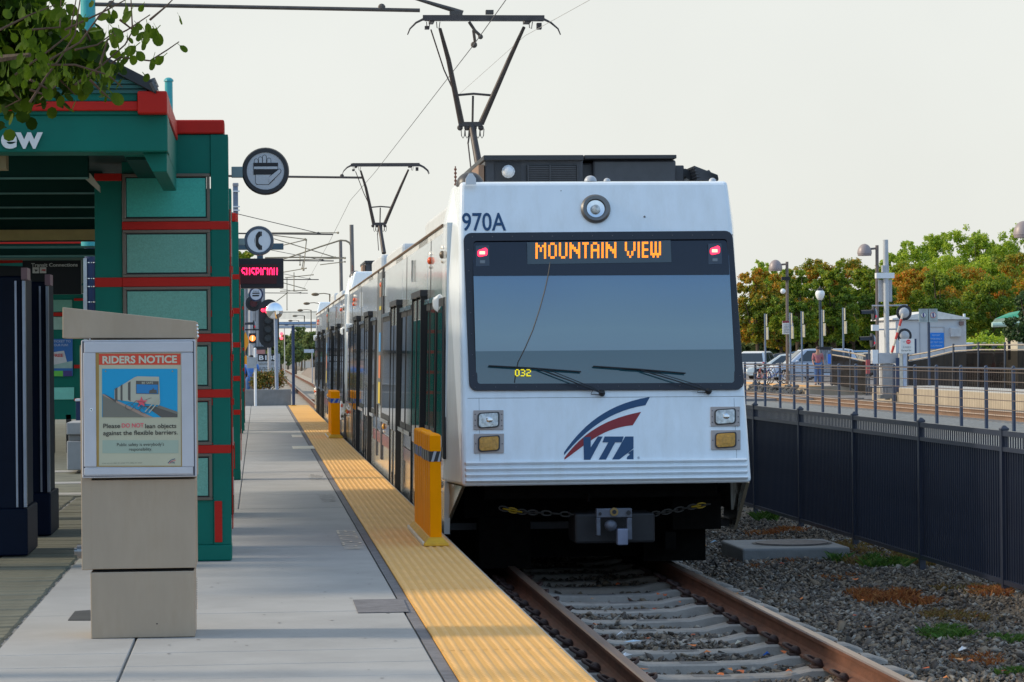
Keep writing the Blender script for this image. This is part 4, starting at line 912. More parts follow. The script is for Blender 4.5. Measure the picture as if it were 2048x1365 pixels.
def sidewall(parent, X, ya, yb):
    for z0, z1, mt, nm in ((.15, .55, green, 'side_panel'), (2.3, 3.05, green, 'side_panel')):
        m = MB(); m.box((X - .06, ya, ZP + z0), (X - .005, yb, ZP + z1)); m.build(nm, mt, parent)
    m = MB()
    for k in range(5): z = ZP + .62 + k * .412; m.box((X - .05, ya, z + .30), (X, yb, z + .36))
    m.build('side_rail', red, parent)
    m = MB(); m.box((X - .035, ya, ZP + .55), (X - .025, yb, ZP + 2.3)); m.build('side_glass', frost, parent)
for (x, y, lab) in ((-.215, 33.6, 'second green column, behind the nearest one beside the platform edge'), (-.27, 55.5, 'farthest green column along the platform')):
    c = dup(c1, (x, y, ZP), lab)
sw = thing('shelter_column', (-.30, 26.0, ZP), 'green rear column at the far end of the first shelter', 'shelter column', 'green lattice columns of the platform shelters')
m = MB(); m.box((-1.2, 26.3, ZP), (-.235, 26.6, ZP + 3.1)); m.build('panel', green, sw, bevel=.01)
m = MB()
for k in range(5): m.box((-1.21, 26.29, ZP + .62 + k * .42), (-.228, 26.61, ZP + .68 + k * .42))
m.build('band', red, sw)

# shelter roof: header beam with lettering, gable, ceiling beams
sh = thing('shelter_canopy', (-2.5, 18, ZP), 'green canopy with red trim and white lettering above the ticket machines', 'shelter canopy')
YH = 18.05
def hb(px0, py0, px1, py1, Ya, Yb, name, mat, bev=.006, par=sh, xl=None):
    a = P(px0, py1, Ya); b = P(px1, py0, Ya); m = MB(); m.box((a.x if xl is None else xl, Ya, a.z), (b.x, Yb, b.z)); return m.build(name, mat, par, bevel=bev)
XL = -5.2
# fascia runs left out of frame
hd = hb(-200, 229, 335, 305, YH, YH + .35, 'header_beam', green, .01, xl=XL)
ewc = P(42, 270, YH)
text('ew', (P(84, 0, YH).x, YH - .012, P(0, 273, YH).z), .150, signw, hd, width=.268, bold=.03, align='RIGHT', depth=.012, name='header_lettering')
text('Mountain Vi', (P(84, 0, YH).x - .31, YH - .012, P(0, 273, YH).z), .150, signw, hd, bold=.03, align='RIGHT', depth=.012, name='header_lettering')
hb(-200, 203, 276, 222, YH - .05, YH + .3, 'trim_band', red, .006, xl=XL); hb(-200, 222, 276, 230, YH - .02, YH + .3, 'ledge', green, .003, xl=XL)
hb(275, 182, 334, 228, YH - .09, YH + .4, 'corner_cap', red, .012)
hb(-200, 184, 274, 203, YH - .01, YH + .3, 'upper_beam', green, .004, xl=XL)
m = MB(); z0 = P(0, 345, YH).z
# side beam running back to the columns
a = P(335, 305, YH); b = P(335, 228, YH); m.box((a.x - .30, YH + .35, a.z), (a.x - .005, 20.3, b.z)); m.build('side_beam', green, sh, bevel=.01)
m = MB(); m.box((a.x - .30, YH + .35, b.z + .001), (a.x + .004, 20.3, P(0, 190, YH).z)); m.build('side_cap', red, sh, bevel=.008)
m = MB(); m.prism([P(285, 306, YH + .1), P(334, 306, YH + .1), P(334, 344, YH + .1), P(305, 344, YH + .1)], (0, 2.1, 0)); m.build('haunch', green, sh, bevel=.006)
zc = P(0, 306, YH).z
# gable roof above
m = MB(); rp0 = P(60, 36, YH - .1); rp1 = P(312, 165, YH - .1); rg = Vector((-4.6, YH - .1, rp0.z + (rp0.x + 4.6) * ((rp0.z - rp1.z) / (rp1.x - rp0.x))))
q = [rg, rp1, rp1 + Vector((0, 0, -.075)), rg + Vector((0, 0, -.075))]; m.prism(q, (0, 9.5, 0)); m.build('roof', M('dark roof sheet', (.02, .022, .024), .35, .3), sh, bevel=.004)
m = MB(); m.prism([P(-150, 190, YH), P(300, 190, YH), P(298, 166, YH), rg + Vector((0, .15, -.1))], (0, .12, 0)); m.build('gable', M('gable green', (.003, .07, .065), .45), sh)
m = MB()
for k in range(3): z = P(0, 184 - k * 9, YH).z; m.box((XL, YH - .03 - .02 * k, z - .012), (P(292 - k * 2, 0, YH).x, YH + .02, z + .012))
m.build('gable_trim', M('gable trim green', (.003, .10, .09), .4), sh)
m = MB(); m.tube([P(300, 160, YH), P(308, 178, YH)], .035, 8); m.tube([P(303, 165, YH - .1), P(312, 182, YH - .1)], .02, 6); m.build('gutter_end', M('gutter', (.1, .1, .1), .5, .3), sh)
# ceiling and cross beams
m = MB(); m.box((XL, YH + .35, zc + .10), (-.67, 31.3, zc + .16)); m.build('ceiling', M('green ceiling', (.002, .035, .03), .6), sh)  # ceiling lengthened past the rear beam to shade the platform
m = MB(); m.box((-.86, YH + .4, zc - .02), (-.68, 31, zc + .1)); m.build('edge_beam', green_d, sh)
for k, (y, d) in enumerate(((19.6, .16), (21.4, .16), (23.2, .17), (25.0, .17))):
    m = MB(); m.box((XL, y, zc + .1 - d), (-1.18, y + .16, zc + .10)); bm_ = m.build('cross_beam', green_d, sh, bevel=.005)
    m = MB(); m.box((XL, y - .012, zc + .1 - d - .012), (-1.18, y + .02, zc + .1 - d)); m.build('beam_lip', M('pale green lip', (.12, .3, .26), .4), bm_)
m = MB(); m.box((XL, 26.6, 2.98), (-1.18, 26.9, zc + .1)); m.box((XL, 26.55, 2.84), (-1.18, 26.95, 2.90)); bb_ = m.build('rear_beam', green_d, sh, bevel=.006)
m = MB(); m.box((XL, 26.5, 2.98), (-1.18, 26.6, 3.08)); m.build('light_tube', M('tan light cover', (.42, .33, .12), .5), bb_)
m = MB(); m.box((XL, 26.53, 2.905), (-1.18, 26.56, 2.925)); m.box((XL, 26.53, 2.825), (-1.18, 26.56, 2.838)); m.build('lip', MATS['pale green lip'], bb_)
# slanted light fitting near the column and left hanger
m = MB(); a = P(162, 348, 20.2); m.prism([P(158, 347, 20), P(180, 347, 20), P(199, 372, 20), P(199, 384, 20)], (0, .15, 0)); m.build('light_fitting', M('pale light fitting', (.5, .5, .4), .5), sh)
m = MB(); m.box((P(-20, 0, YH + .4).x, YH + .4, P(0, 338, YH + .4).z), (P(9, 0, YH + .4).x, YH + .6, P(0, 306, YH + .4).z)); m.build('hanger', M('tan hanger', (.35, .28, .15), .6), sh)
m = MB(); m.box((-4.9, 20.3, ZP), (-4.6, 20.6, 3.2)); m.build('post', green, sh)
m = MB(); m.box((-4.9, 26.3, ZP), (-4.6, 26.6, 3.2)); m.build('post', green, sh)
# canopies over the second and third shelters (mostly hidden by the first column)
for ya, yb, lab in ((40, 54, 'second shelter canopy, hidden behind the first'), (55.8, 62.5, 'third shelter canopy far along the platform')):  # second canopy placed for the shadow it casts on the platform
    s2 = thing('shelter_canopy', (-2.5, ya, ZP), lab, 'shelter canopy')
    m = MB(); m.box((-5, ya, 3.3), (-.9, yb, 3.5)); m.build('roof', green_d, s2)
    m = MB(); m.box((-5, ya - .05, 3.5), (-.9, yb, 3.6)); m.build('trim_band', red, s2)
    for y in (yb - .3,): m = MB(); m.box((-1.2, y, ZP), (-.29, y + .3, 3.4)); m.build('post', green, s2)

# ---------------- ticket machines
def machine(Y, X, label, top):
    t = thing('ticket_machine', (X - .5, Y, ZP), label, 'ticket machine', 'tall navy ticket machines under the canopy')
    m = MB(); m.box((X - 1.3, Y, ZP + .35), (X - .03, Y + .9, top)); m.build('cabinet', navy, t, bevel=.015)
    m = MB(); m.box((X - 1.3, Y - .015, ZP), (X, Y + .93, ZP + .36)); m.build('base', navy, t, bevel=.012)
    m = MB(); m.box((X - .028, Y - .02, ZP + .37), (X - .006, Y + .05, top - .04)); m.box((X - .085, Y - .018, ZP + .37), (X - .07, Y - .002, top - .04)); m.build('edge_strip', M('silver edge strip', (.30, .33, .40), .3, .6), t)
    m = MB(); m.box((X - .035, Y - .01, top - .03), (X + .01, Y + .3, top + .06)); m.build('corner_cap', M('mauve cap', (.28, .17, .20), .5), t)
    m = MB()
    for z in (1.15, 1.45, 2.05): m.box((X - 1.2, Y - .004, z), (X - .3, Y + .004, z + .012))
    m.box((X - .30, Y - .004, ZP + .45), (X - .29, Y + .004, top - .1)); m.build('panel_seam', black, t)
    return t
machine(21.2, -1.752, 'nearest dark navy ticket machine at the left edge of the picture', P(0, 552, 21.2).z)
machine(23.55, -1.752, 'dark navy ticket machine just behind the nearest one', P(0, 564, 23.55).z)

# transit connections board
tb = thing('transit_sign', (-2.1, 28.5, ZP), 'black board lettered Transit Connections behind the ticket machines', 'sign')
a = P(-60, 660, 28.5); b = P(162, 521, 28.5); a2 = P(0, 590, 28.5)
m = MB(); m.box((a.x, 28.5, a2.z), (b.x, 28.56, b.z)); bd = m.build('board', M('black board', (.006, .006, .007), .4, var=0), tb)
text('Transit Connections', P(109, 530, 28.49), .036, signw, bd, width=(155 - 64) / FPX * 28.5, bold=.02)
for x0 in (65, 79.5): flat(rect(x0, 535, x0 + 13, 547), 28.488, signw, 'pictogram', bd)
flat([(69, 538), (73, 541), (74, 538), (75, 542), (71, 544)], 28.485, ink, 'symbol', bd); flat([(85, 539), (91, 539), (91, 543), (82, 541.5)], 28.485, M('red symbol', (.6, .1, .1), .5), 'symbol', bd)
flat([(-20, 521), (45, 521), (45, 526), (-20, 527)], 28.48, red, 'red_stripe', bd); flat([(-20, 528), (45, 526), (45, 533), (-20, 531)], 28.48, M('teal stripe', (.02, .3, .27), .5), 'teal_stripe', bd)
m = MB(); m.box((a.x + .1, 28.52, ZP), (a.x + .18, 28.58, b.z)); m.build('post', black, tb)
m = MB(); m.prism(disc((P(110, 0, 28.55).x, 28.57, P(0, 600, 28.5).z), .35, 4), (0, .02, 0)); 
# navy column with silver bands and silver side channels
nc = thing('information_pylon', (-2.15, 36, ZP), 'round navy pylon with silver bands beside the Transit Connections board', 'pylon')
ca = P(182, 600, 36); m = MB(); m.tube([(ca.x, 36, ZP), (ca.x, 36, 3.32)], .078, 24); m.build('column', navy2, nc, smooth=True)
m = MB()
for py in (527, 559, 575, 606, 640, 680): z = P(0, py, 36).z; m.tube([(ca.x, 36, z - .006), (ca.x, 36, z + .006)], .083, 24)
m.build('band', chrome, nc, smooth=True)
m = MB()
for x0, x1 in ((162, 169), (194, 200)): q = P(x0, 0, 35.9); m.box((q.x, 35.9, ZP + .5), (P(x1, 0, 35.9).x, 35.98, P(0, 518, 35.9).z))
m.build('side_channel', M('pale channel', (.5, .52, .52), .4, .3), nc)
# second row shelter wall with poster, far left background
bs = thing('shelter_screen', (-3.0, 44, ZP), 'green shelter screen with turquoise panes and a blue advert poster, in the left background', 'shelter screen')
def bq(x0, y0, x1, y1, Y, name, mat, par=bs, th=.06, bev=.004): a = P(x0, y1, Y); b = P(x1, y0, Y); m = MB(); m.box((a.x, Y, a.z), (b.x, Y + th, b.z)); return m.build(name, mat, par, bevel=bev)
bq(60, 588, 166, 840, 44, 'screen', green)
bq(84, 600, 144, 624, 43.97, 'pane', frost); bq(84, 625, 146, 633, 43.96, 'band', red); bq(84, 634, 143, 660, 43.97, 'pane', M('pale green pane', (.32, .5, .42), .4))
bq(84, 775, 148, 800, 43.97, 'pane', M('bright turquoise pane', (.2, .62, .52), .35)); bq(148, 730, 166, 737, 43.96, 'band', red); bq(148, 797, 166, 802, 43.96, 'band', red); bq(148, 597, 166, 602, 43.96, 'band', red)
po_ = bq(80, 678, 145, 753, 43.955, 'poster', M('blue poster', (.02, .14, .45), .4)); 
flat([(104, 705), (128, 702), (134, 725), (104, 733)], 43.95, M('white poster print', (.6, .6, .62), .5), 'print', po_)
flat([(104, 731), (145, 722), (145, 737), (104, 737)], 43.948, M('grey green print', (.3, .45, .42), .5), 'print', po_); flat([(104, 742), (126, 742), (126, 753), (104, 753)], 43.948, M('green print', (.12, .5, .06), .5), 'print', po_); flat([(126, 742), (144, 742), (144, 753), (126, 753)], 43.948, M('purple print', (.06, .04, .22), .5), 'print', po_)
text('TICKET TO', P(124, 683, 43.94), .035, M('pale blue print', (.4, .5, .7), .5), po_, width=.27, bold=.02); text('YOUR FUN!', P(120, 690.5, 43.94), .035, MATS['pale blue print'], po_, width=.25, bold=.02)
text('FREE', P(116, 711, 43.94), .05, MATS['red symbol'], po_, width=.16, bold=.03)
m = MB(); 
for x in (130, 97): q = P(x, 0, 44); m.box((q.x - .04, 44.0, ZP), (q.x + .04, 44.1, ZP + .6))
m.build('leg', black, bs)
bn = thing('bin', (-2.6, 40, ZP), 'navy blue litter bin top behind the concrete seat block', 'bin'); bq(152, 801, 172, 870, 40, 'body', navy2, bn, .4); bq(150, 798, 174, 803, 39.98, 'lid', white, bn, .44)
# stone seat block
sb = thing('concrete_bench', (-2.4, 36, ZP), 'stepped grey concrete seat block beside the kiosk, left background', 'bench')
bq(133, 845, 200, 870, 36, 'seat', M('seat concrete', (.36, .37, .38), .8, var=.1, scale=3, dirt=.3), sb, 1.2, .01); bq(137, 870, 200, 882, 36.03, 'neck', conc_d, sb, 1.1, .005); bq(134, 882, 200, 941, 36.0, 'block', MATS['seat concrete'], sb, 1.2, .012)

# ================================================================== METAL NOTICE KIOSK
YK = 14.85
kx = thing('notice_kiosk', (-.62, YK, ZP), 'brushed metal kiosk with sloped top and RIDERS NOTICE poster on the platform', 'notice kiosk')
def kb(x0, y0, x1, y1, name, mat, dy=0, th=.40, par=kx, bev=.004): a = P(x0, y1, YK + dy); b = P(x1, y0, YK + dy); m = MB(); m.box((a.x, YK + dy, max(a.z, ZP + .001)), (b.x, YK + dy + th, b.z)); return m.build(name, mat, par, bevel=bev)
kb(182, 1142, 389, 1279, 'base_cabinet', steel, 0, .42); kb(184, 1139, 388, 1143, 'shadow_gap', black, .01, .38)
kb(183, 958, 391, 1139.5, 'body_panel', steel, 0, .42); kb(181, 700, 184, 1140, 'shadow_gap', black, .02, .3)
kb(163.5, 690, 181, 1141, 'side_column', steel, .0, .40); kb(184, 676, 391, 958, 'head_panel', steel, .02, .40)
cap = MB(); cap.prism([P(125, 615, YK - .03), P(392, 643, YK - .03), P(392, 677, YK - .03), P(125, 677, YK - .03)], (0, .50, 0)); cap.build('sloped_top', steel, kx, bevel=.004)
m = MB(); 
for k in range(4): a = P(393, 652 + k * 7, YK - .02); m.sphere((a.x, YK + .05 + .04 * k, a.z), .010, 8, 5)
for k in range(18): a = P(392.5, 1160 + k * 3.6, YK - .02); m.sphere((a.x, YK + .1, a.z), .0045, 6, 3)
m.build('rivet', chrome, kx, smooth=True)
m = MB(); c = P(163, 1106, YK); m.tube([c + Vector((0, .12, .0)), c + Vector((-.03, .12, 0))], .04, 12); m.tube([c + Vector((-.02, .12, -.0)), c + Vector((-.045, .12, 0))], .022, 10); m.build('bell', M('dark chrome', (.25, .25, .25), .2, .9), kx, smooth=True)
m = MB(); c = P(314, 1248, YK); m.sphere((c.x, YK, c.z), .004, 6, 4); m.build('screw', black, kx)
# poster case
pcs = kb(164.5, 679, 391, 957, 'poster_case', lgrey, -.055, .075, bev=.006)
def fr(x0, y0, x1, y1, name, mat, dy, th=.008, bev=.002, par=pcs): return kb(x0, y0, x1, y1, name, mat, dy, th, par, bev)
for a_ in ((166.5, 682, 388, 683.6), (166.5, 951.4, 386, 953), (166.5, 683, 168, 952), (386.5, 683, 388, 952)): fr(*a_, 'case_groove', M('groove dark', (.08, .08, .10), .6), -.0562, .004, 0)
doorm = lgrey
for a_ in ((168, 684, 386, 706), (168, 934, 386, 951), (168, 706, 191, 934), (364, 706, 386, 934)): fr(*a_, 'door_frame', doorm, -.066, .015, .003)
m = MB(); c = P(182.5, 820, YK - .068); m.prism(disc(c, .009, 14), (0, .004, 0)); m.build('lock', chrome, pcs); m = MB(); m.prism(disc(c + Vector((0, -.001, 0)), .004, 10), (0, .002, 0)); m.build('keyhole', black, pcs)
pY = YK - .0575
def pp(pts, mat, name='print', k=0, par=None):
    return flat(pts, pY - .0012 * k, mat, name, par or pcs, .0008)
cream = M('cream poster paper', (.53, .51, .36), .55, var=.04)
pr = pp(rect(191, 706, 364, 934), M('tan poster backing', (.42, .26, .07), .6, var=.1), 'poster_back')
ps = pp(rect(198, 707, 362, 932), cream, 'poster', 1)
K = lambda pts, mat, k, nm='print': pp(pts, mat, nm, k, ps)
orr = M('orange red print', (.72, .065, .025), .5, var=0); K(rect(198, 708, 361, 730), orr, 2)
paper = M('cream lettering', (.62, .60, .46), .5, var=0)
def ptext(s, px, py, hpx, wpx, mat, bold=.0, k=3, nm='poster_lettering'):
    c = P(px, py, pY - .0012 * k); text(s, c, hpx / FPX * YK, mat, ps, width=wpx / FPX * YK, bold=bold, depth=.0005, name=nm)
ptext('RIDERS NOTICE', 279.5, 719, 14.5, 146, paper, .035)
K(rect(204, 738, 355, 835), M('sky blue print', (.0, .34, .62), .5, var=0), 2)
gq = M('grey print', (.20, .19, .15), .5, var=0); gq2 = M('dark grey print', (.11, .10, .085), .5, var=0); pk = M('pinkish print', (.42, .29, .22), .5, var=0); wp_ = M('pale print', (.50, .49, .38), .5, var=0)
K([(205, 788), (263, 835), (205, 835)], gq, 3); K([(205, 788), (300, 835), (263, 835)], gq, 3); K([(205, 788), (205, 791), (290, 835), (306, 835)], pk, 4)
K([(206, 787), (232, 801), (232, 806)], gq2, 5)
K([(310, 813), (355, 828), (355, 835), (322, 835), (290, 812)], gq2, 3); K([(318, 811), (355, 824), (355, 829), (312, 815)], gq, 4)
K([(229, 780), (269, 755), (275, 753), (318, 754), (320, 806), (318, 811), (275, 806), (229, 799)], wp_, 5)
for x0, x1, yt in ((230, 235, 776), (241, 245, 770), (256, 261, 764)): K([(x0, yt + 2), (x1, yt - 1), (x1, 803), (x0, 800)], gq2, 6)
K([(272, 762), (317, 763), (317, 789), (272, 788)], gq2, 6); K([(273, 769), (316, 770), (316, 788), (273, 787)], M('windscreen print', (.02, .22, .5), .5, var=0), 7)
ptext('BE SAFE', 295, 766, 4.5, 22, paper, 0, 8)
K([(298, 787), (314, 787), (313, 780), (308, 780), (307, 776), (304, 780), (299, 781)], gq2, 8)
pinkr = M('pink red print', (.80, .10, .14), .5, var=0)
st = [(283 + (13 if k % 2 == 0 else 5) * math.sin(k * math.pi / 5), 805 - (12 if k % 2 == 0 else 4.5) * math.cos(k * math.pi / 5)) for k in range(10)]; 
m = MB(); ctr = P(283, 805, pY - .0098)
for k in range(10): m.add([ctr, P(*st[k], pY - .0098), P(*st[(k + 1) % 10], pY - .0098)], [(0, 1, 2)])
m.build('print', pinkr, ps)
def pring(cx, cy, r, mat, k, th=1.0):
    m = MB()
    for i in range(18):
        a0, a1 = i / 18 * 6.283, (i + 1) / 18 * 6.283
        m.add([P(cx + math.cos(a) * q, cy + math.sin(a) * q * .8, pY - .0012 * k) for a, q in ((a0, r), (a1, r), (a1, r - th), (a0, r - th))], [(0, 1, 2, 3)])
    m.build('print', mat, ps)
for cx, cy, r in ((259, 814, 8.5), (288, 820, 9), (276, 815, 7)): pring(cx, cy, r, gq2, 9)
def pline(pts, mat, k, w_=.8):
    m = MB()
    for (x0, y0), (x1, y1) in zip(pts[:-1], pts[1:]):
        d = Vector((x1 - x0, y1 - y0)).normalized(); nx_, ny_ = -d.y * w_ / 2, d.x * w_ / 2
        m.add([P(x, y, pY - .0012 * k) for x, y in ((x0 - nx_, y0 - ny_), (x1 - nx_, y1 - ny_), (x1 + nx_, y1 + ny_), (x0 + nx_, y0 + ny_))], [(0, 1, 2, 3)])
    m.build('print', mat, ps)
pline([(259, 814), (272, 802), (290, 805), (288, 820), (276, 806)], gq2, 9); pline([(291, 800), (303, 796)], gq2, 9); pline([(290, 824), (316, 797)], wp_, 9, 2); pline([(298, 826), (320, 800)], wp_, 9, 2)
for x_ in (211, 345): m = MB(); m.prism(disc(P(x_, 743, pY - .004), .004, 8), (0, .001, 0)); m.build('pin', M('pin', (.3, .3, .2), .5), ps)
bk = M('dark brown print', (.035, .028, .022), .5, var=0)
ptext('Please', 223.5, 852, 9, 33, bk, .012); ptext('DO NOT', 265.5, 851, 8.5, 43, pinkr, .02); ptext('lean objects', 321.5, 852, 9, 61, bk, .012)
ptext('against the flexible barriers.', 281, 865.5, 9, 146, bk, .012)
K(rect(205, 881, 357, 907), M('pale green print', (.38, .46, .36), .5, var=0), 2)
ptext('Public safety is everybody\'s', 281, 889, 6.5, 92, bk, .0); ptext('responsibility.', 281, 898.5, 6.5, 45, bk, .0)
ptext('www.vta.org (408) 321-2300 TTY (408) 321-2330', 244, 926.5, 2.2, 78, M('grey small print', (.2, .19, .15), .5, var=0), 0)
pline([(336, 927), (341, 921), (350, 918)], inkblue, 3, 1.3); pline([(338, 928), (343, 923), (351, 921)], pinkr, 3, 1.0); ptext('VTA', 345, 925.5, 4, 9, inkblue, .02)
m = MB(); a = P(191, 934, YK - .068); b = P(364, 706, YK - .068); 
# ================================================================== YELLOW BARRIERS
def barrier(Yn, Yf_, n, label, hz, X0=1.33, X1=1.42):
    t = thing('flexible_barrier', ((X0 + X1) / 2, (Yn + Yf_) / 2, ZP), label, 'barrier', 'yellow flexible barriers on the platform edge')
    m = MB(); m.loft([[(X0 - .055, Yn - .06, ZP + .01), (X1 + .055, Yn - .06, ZP + .01), (X1 + .055, Yf_ + .06, ZP + .01), (X0 - .055, Yf_ + .06, ZP + .01)], [(X0 - .05, Yn - .055, ZP + .03), (X1 + .05, Yn - .055, ZP + .03), (X1 + .05, Yf_ + .055, ZP + .03), (X0 - .05, Yf_ + .055, ZP + .03)], [(X0 - .005, Yn - .005, ZP + .075), (X1 + .005, Yn - .005, ZP + .075), (X1 + .005, Yf_ + .005, ZP + .075), (X0 - .005, Yf_ + .005, ZP + .075)]])
    m.build('base', yellow_b, t, bevel=.006)
    m = MB(); k = 0; y = Yn
    while y < Yf_: m.box((X0 - .064, y - .02, ZP + .011), (X0 - .045, y + .03, ZP + .045)); y += .075
    m.build('edge_bead', M('worn white bead', (.75, .70, .58), .7, var=.15), t, bevel=.008)
    st_ = (Yf_ - Yn) / n
    for i in range(n):
        y0 = Yn + i * st_; h = hz + random.uniform(-.006, .006); wob = .0
        m = MB(); x0, x1 = X0 + random.uniform(-.002, .002), X1 + random.uniform(-.002, .002); ys_ = [(0, -.4), (.25, 0), (.8, .0), (1, -.3)]
        m.loft([[(x0, y0 + st_ * .04, z), (x1, y0 + st_ * .04, z), (x1, y0 + st_ * .90, z), (x0, y0 + st_ * .90, z)] for z in (ZP + .06, ZP + h - .012)] + [[(x0 + .012, y0 + st_ * .2, ZP + h), (x1 - .012, y0 + st_ * .2, ZP + h), (x1 - .012, y0 + st_ * .75, ZP + h), (x0 + .012, y0 + st_ * .75, ZP + h)]])
        s_ = m.build('post', orange_p, t, bevel=.006)
        za, zb = ZP + h - .135, ZP + h - .215; bz = random.random()
        ma, mb_, mc = MB(), MB(), MB()
        blk = [M('tape black', (.012, .012, .016), .4, var=0), M('tape silver', (.38, .39, .42), .4, .2, var=0), M('tape blue', (.01, .07, .42), .4, var=0)]
        mm = MB()
        e_ = .0035
        loopx = [(x0 - e_, y0 + st_ * .90), (x0 - e_, y0 + st_ * .04 - e_), (x1 + e_, y0 + st_ * .04 - e_), (x1 + e_, y0 + st_ * .90)]
        mm.mi = 0 if i not in (n - 2, n - 4) else 2
        mm.loft([[(a_, b_, zz_) for a_, b_ in loopx] for zz_ in (zb, za)])
        mm.mi = 1; f_ = e_ + .0015; w_ = (x1 - x0)
        yf_ = y0 + st_ * .04 - f_ - .001
        for q0 in (.12, .68) if i == 0 else (): mm.add([(x0 + w_ * q0, yf_, zb), (x0 + w_ * min(q0 + .22, 1), yf_, zb), (x0 + w_ * min(q0 + .5, 1.0), yf_, za), (x0 + w_ * min(q0 + .25, .95), yf_, za)], [(0, 1, 2, 3)])
        xf_ = x0 - f_ - .001; yy_ = y0 + st_ * .15
        mm.add([(xf_, yy_ + st_ * .4, zb), (xf_, yy_ + st_ * .1, zb), (xf_, yy_ + st_ * .3, za), (xf_, yy_ + st_ * .6, za)], [(0, 1, 2, 3)])
        mm.build('tape', blk, s_)
    return t
barrier(21.45, 23.6, 8, 'nearest yellow flexible barrier, row of slats with striped tape by the train front', .88)
barrier(49.6, 51.6, 4, 'farther yellow flexible barrier with striped tape beside the train', .86, X0=1.31, X1=1.47)
# ================================================================== ROUND SIGNS AND DISPLAYS
sgrey = M('sign face grey', (.52, .54, .57), .45, var=.03); sring = M('black sign rim', (.02, .02, .024), .4, var=.1)
def round_sign(px, py, rpx, Y, label, arm_px, draw, face=sgrey, rim=sring):
    c = P(px, py, Y); r = rpx / FPX * Y
    t = thing('round_sign', (c.x, Y, c.z - r), label, 'sign', 'round pictogram signs on the shelter columns')
    m = MB(); n = 40; rings = []
    for rr_, dy in ((r * .97, .05), (r, .04), (r, -.02), (r * .95, -.035), (r * .80, -.035), (r * .79, -.02)): rings.append([(c.x + math.cos(2 * math.pi * k / n) * rr_, Y + dy, c.z + math.sin(2 * math.pi * k / n) * rr_) for k in range(n)])
    m.loft(rings); m.build('rim', rim, t, smooth=True)
    m = MB(); m.prism(disc((c.x, Y - .027, c.z), r * .79, 40), (0, .006, 0)); f = m.build('face', face, t)
    if arm_px:
        a = P(arm_px, py + 2, Y); b = P(px - rpx + 2, py - 10 * 20 / Y, Y); m = MB(); m.box((a.x, Y - .03, a.z - .04), (b.x, Y + .03, a.z + .04)); m.build('bracket', M('grey green bracket', (.20, .27, .28), .5), t, bevel=.004)
    draw(c, r, f, Y - .027); return t
def dp(c, r, f, Y, pts, k, mat=ink, nm='pictogram'): m = MB(); m.prism([(c.x + x * r, Y - .0015 * k, c.z + z * r) for x, z in pts], (0, .001, 0)); return m.build(nm, mat, f)
def hand(c, r, f, Y):
    S = lambda L, k, mat=ink: dp(c, r, f, Y, [((x - 367) / 187, -(y - 255) / 187) for x, y in L], k, mat)
    def cap(cx, y0, y1, w_): return [(cx - w_, y1)] + [(cx - w_ * math.cos(a), y0 + w_ - w_ * math.sin(a)) for a in [i * math.pi / 6 for i in range(7)]] + [(cx + w_, y1)]
    for cx, y0 in ((294, 156), (328, 140), (360, 126), (395, 150)): S(cap(cx, y0, 196, 17), 1); S(cap(cx, y0 + 4, 196, 13), 2, sgrey)
    S([(285, 280), (285, 350), (297, 364), (392, 364), (440, 320), (425, 282)], 1); S([(289, 280), (289, 348), (299, 360), (390, 360), (430, 318), (420, 282)], 2, sgrey)
    S([(272, 190), (466, 190), (466, 240), (425, 284), (272, 284)], 3); S([(276, 220), (462, 220), (462, 240), (276, 240)], 4, sgrey)
    S([(400, 355), (488, 268), (492, 250), (482, 238), (468, 240), (395, 300)], 3); S([(396, 352), (484, 266), (487, 252), (480, 243), (470, 245), (392, 306)], 5, sgrey)
def phone(c, r, f, Y):
    out = [(.18, .62), (-.02, .62)] + [(-.22 - .1 * math.sin(i * math.pi / 8), .45 - .9 * i / 8) for i in range(9)] + [(-.02, -.62), (.18, -.62), (.18, -.30), (.0, -.30)] + [(-.05 - .05 * math.sin(i * math.pi / 6), -.25 + .5 * i / 6) for i in range(7)] + [(.0, .30), (.18, .30)]
    m = MB(); n = 8
    prev = None
    for i in range(13):
        t = -1 + 2 * i / 12; xo = -.02 - .28 * (1 - t * t); xi = .12 - .16 * max(0, 1 - (t / .6) ** 2) * 1.0
        cur = ((xo, t * .62), (xi if abs(t) < .5 else .12, t * .62))
        if prev: m.add([(c.x + x * r, Y - .003, c.z + z * r) for x, z in (prev[0], prev[1], cur[1], cur[0])], [(0, 1, 2, 3)])
        prev = cur
    m.build('pictogram', ink, f)
    dp(c, r, f, Y, [(.13, .62), (.20, .62), (.20, .32), (.13, .32)], 2); dp(c, r, f, Y, [(.13, -.62), (.20, -.62), (.20, -.32), (.13, -.32)], 2)
    dp(c, r, f, Y, [(-.26, .30), (-.22, .30), (-.22, -.30), (-.26, -.30)], 3, sgrey)
def card(c, r, f, Y):
    dp(c, r, f, Y, [(-.5, .22), (.5, .22), (.5, .05), (-.5, .05)], 1); dp(c, r, f, Y, [(-.5, -.08), (.5, -.08), (.35, -.3), (-.5, -.3)], 1)
    for k in range(4): dp(c, r, f, Y, [(-.35 + k * .2, .5), (-.22 + k * .2, .5), (-.22 + k * .2, .28), (-.35 + k * .2, .28)], 1, M('pale finger', (.3, .32, .36), .5))
round_sign(531, 343, 47, 20.55, 'largest round sign with a hand holding a ticket, on the nearest column', 463, hand)
lface = M('pale sign face', (.62, .68, .75), .45, var=.03)
round_sign(518, 482, 29.5, 33.7, 'round telephone handset sign above the red lettered display', 476, phone, lface, M('dark slate rim', (.06, .08, .11), .4))
round_sign(512, 589, 14.5, 60, 'small distant round sign with a ticket pictogram, below the display', 495, card, M('white sign face', (.66, .70, .78), .45, var=0), M('navy rim', (.01, .02, .08), .4))
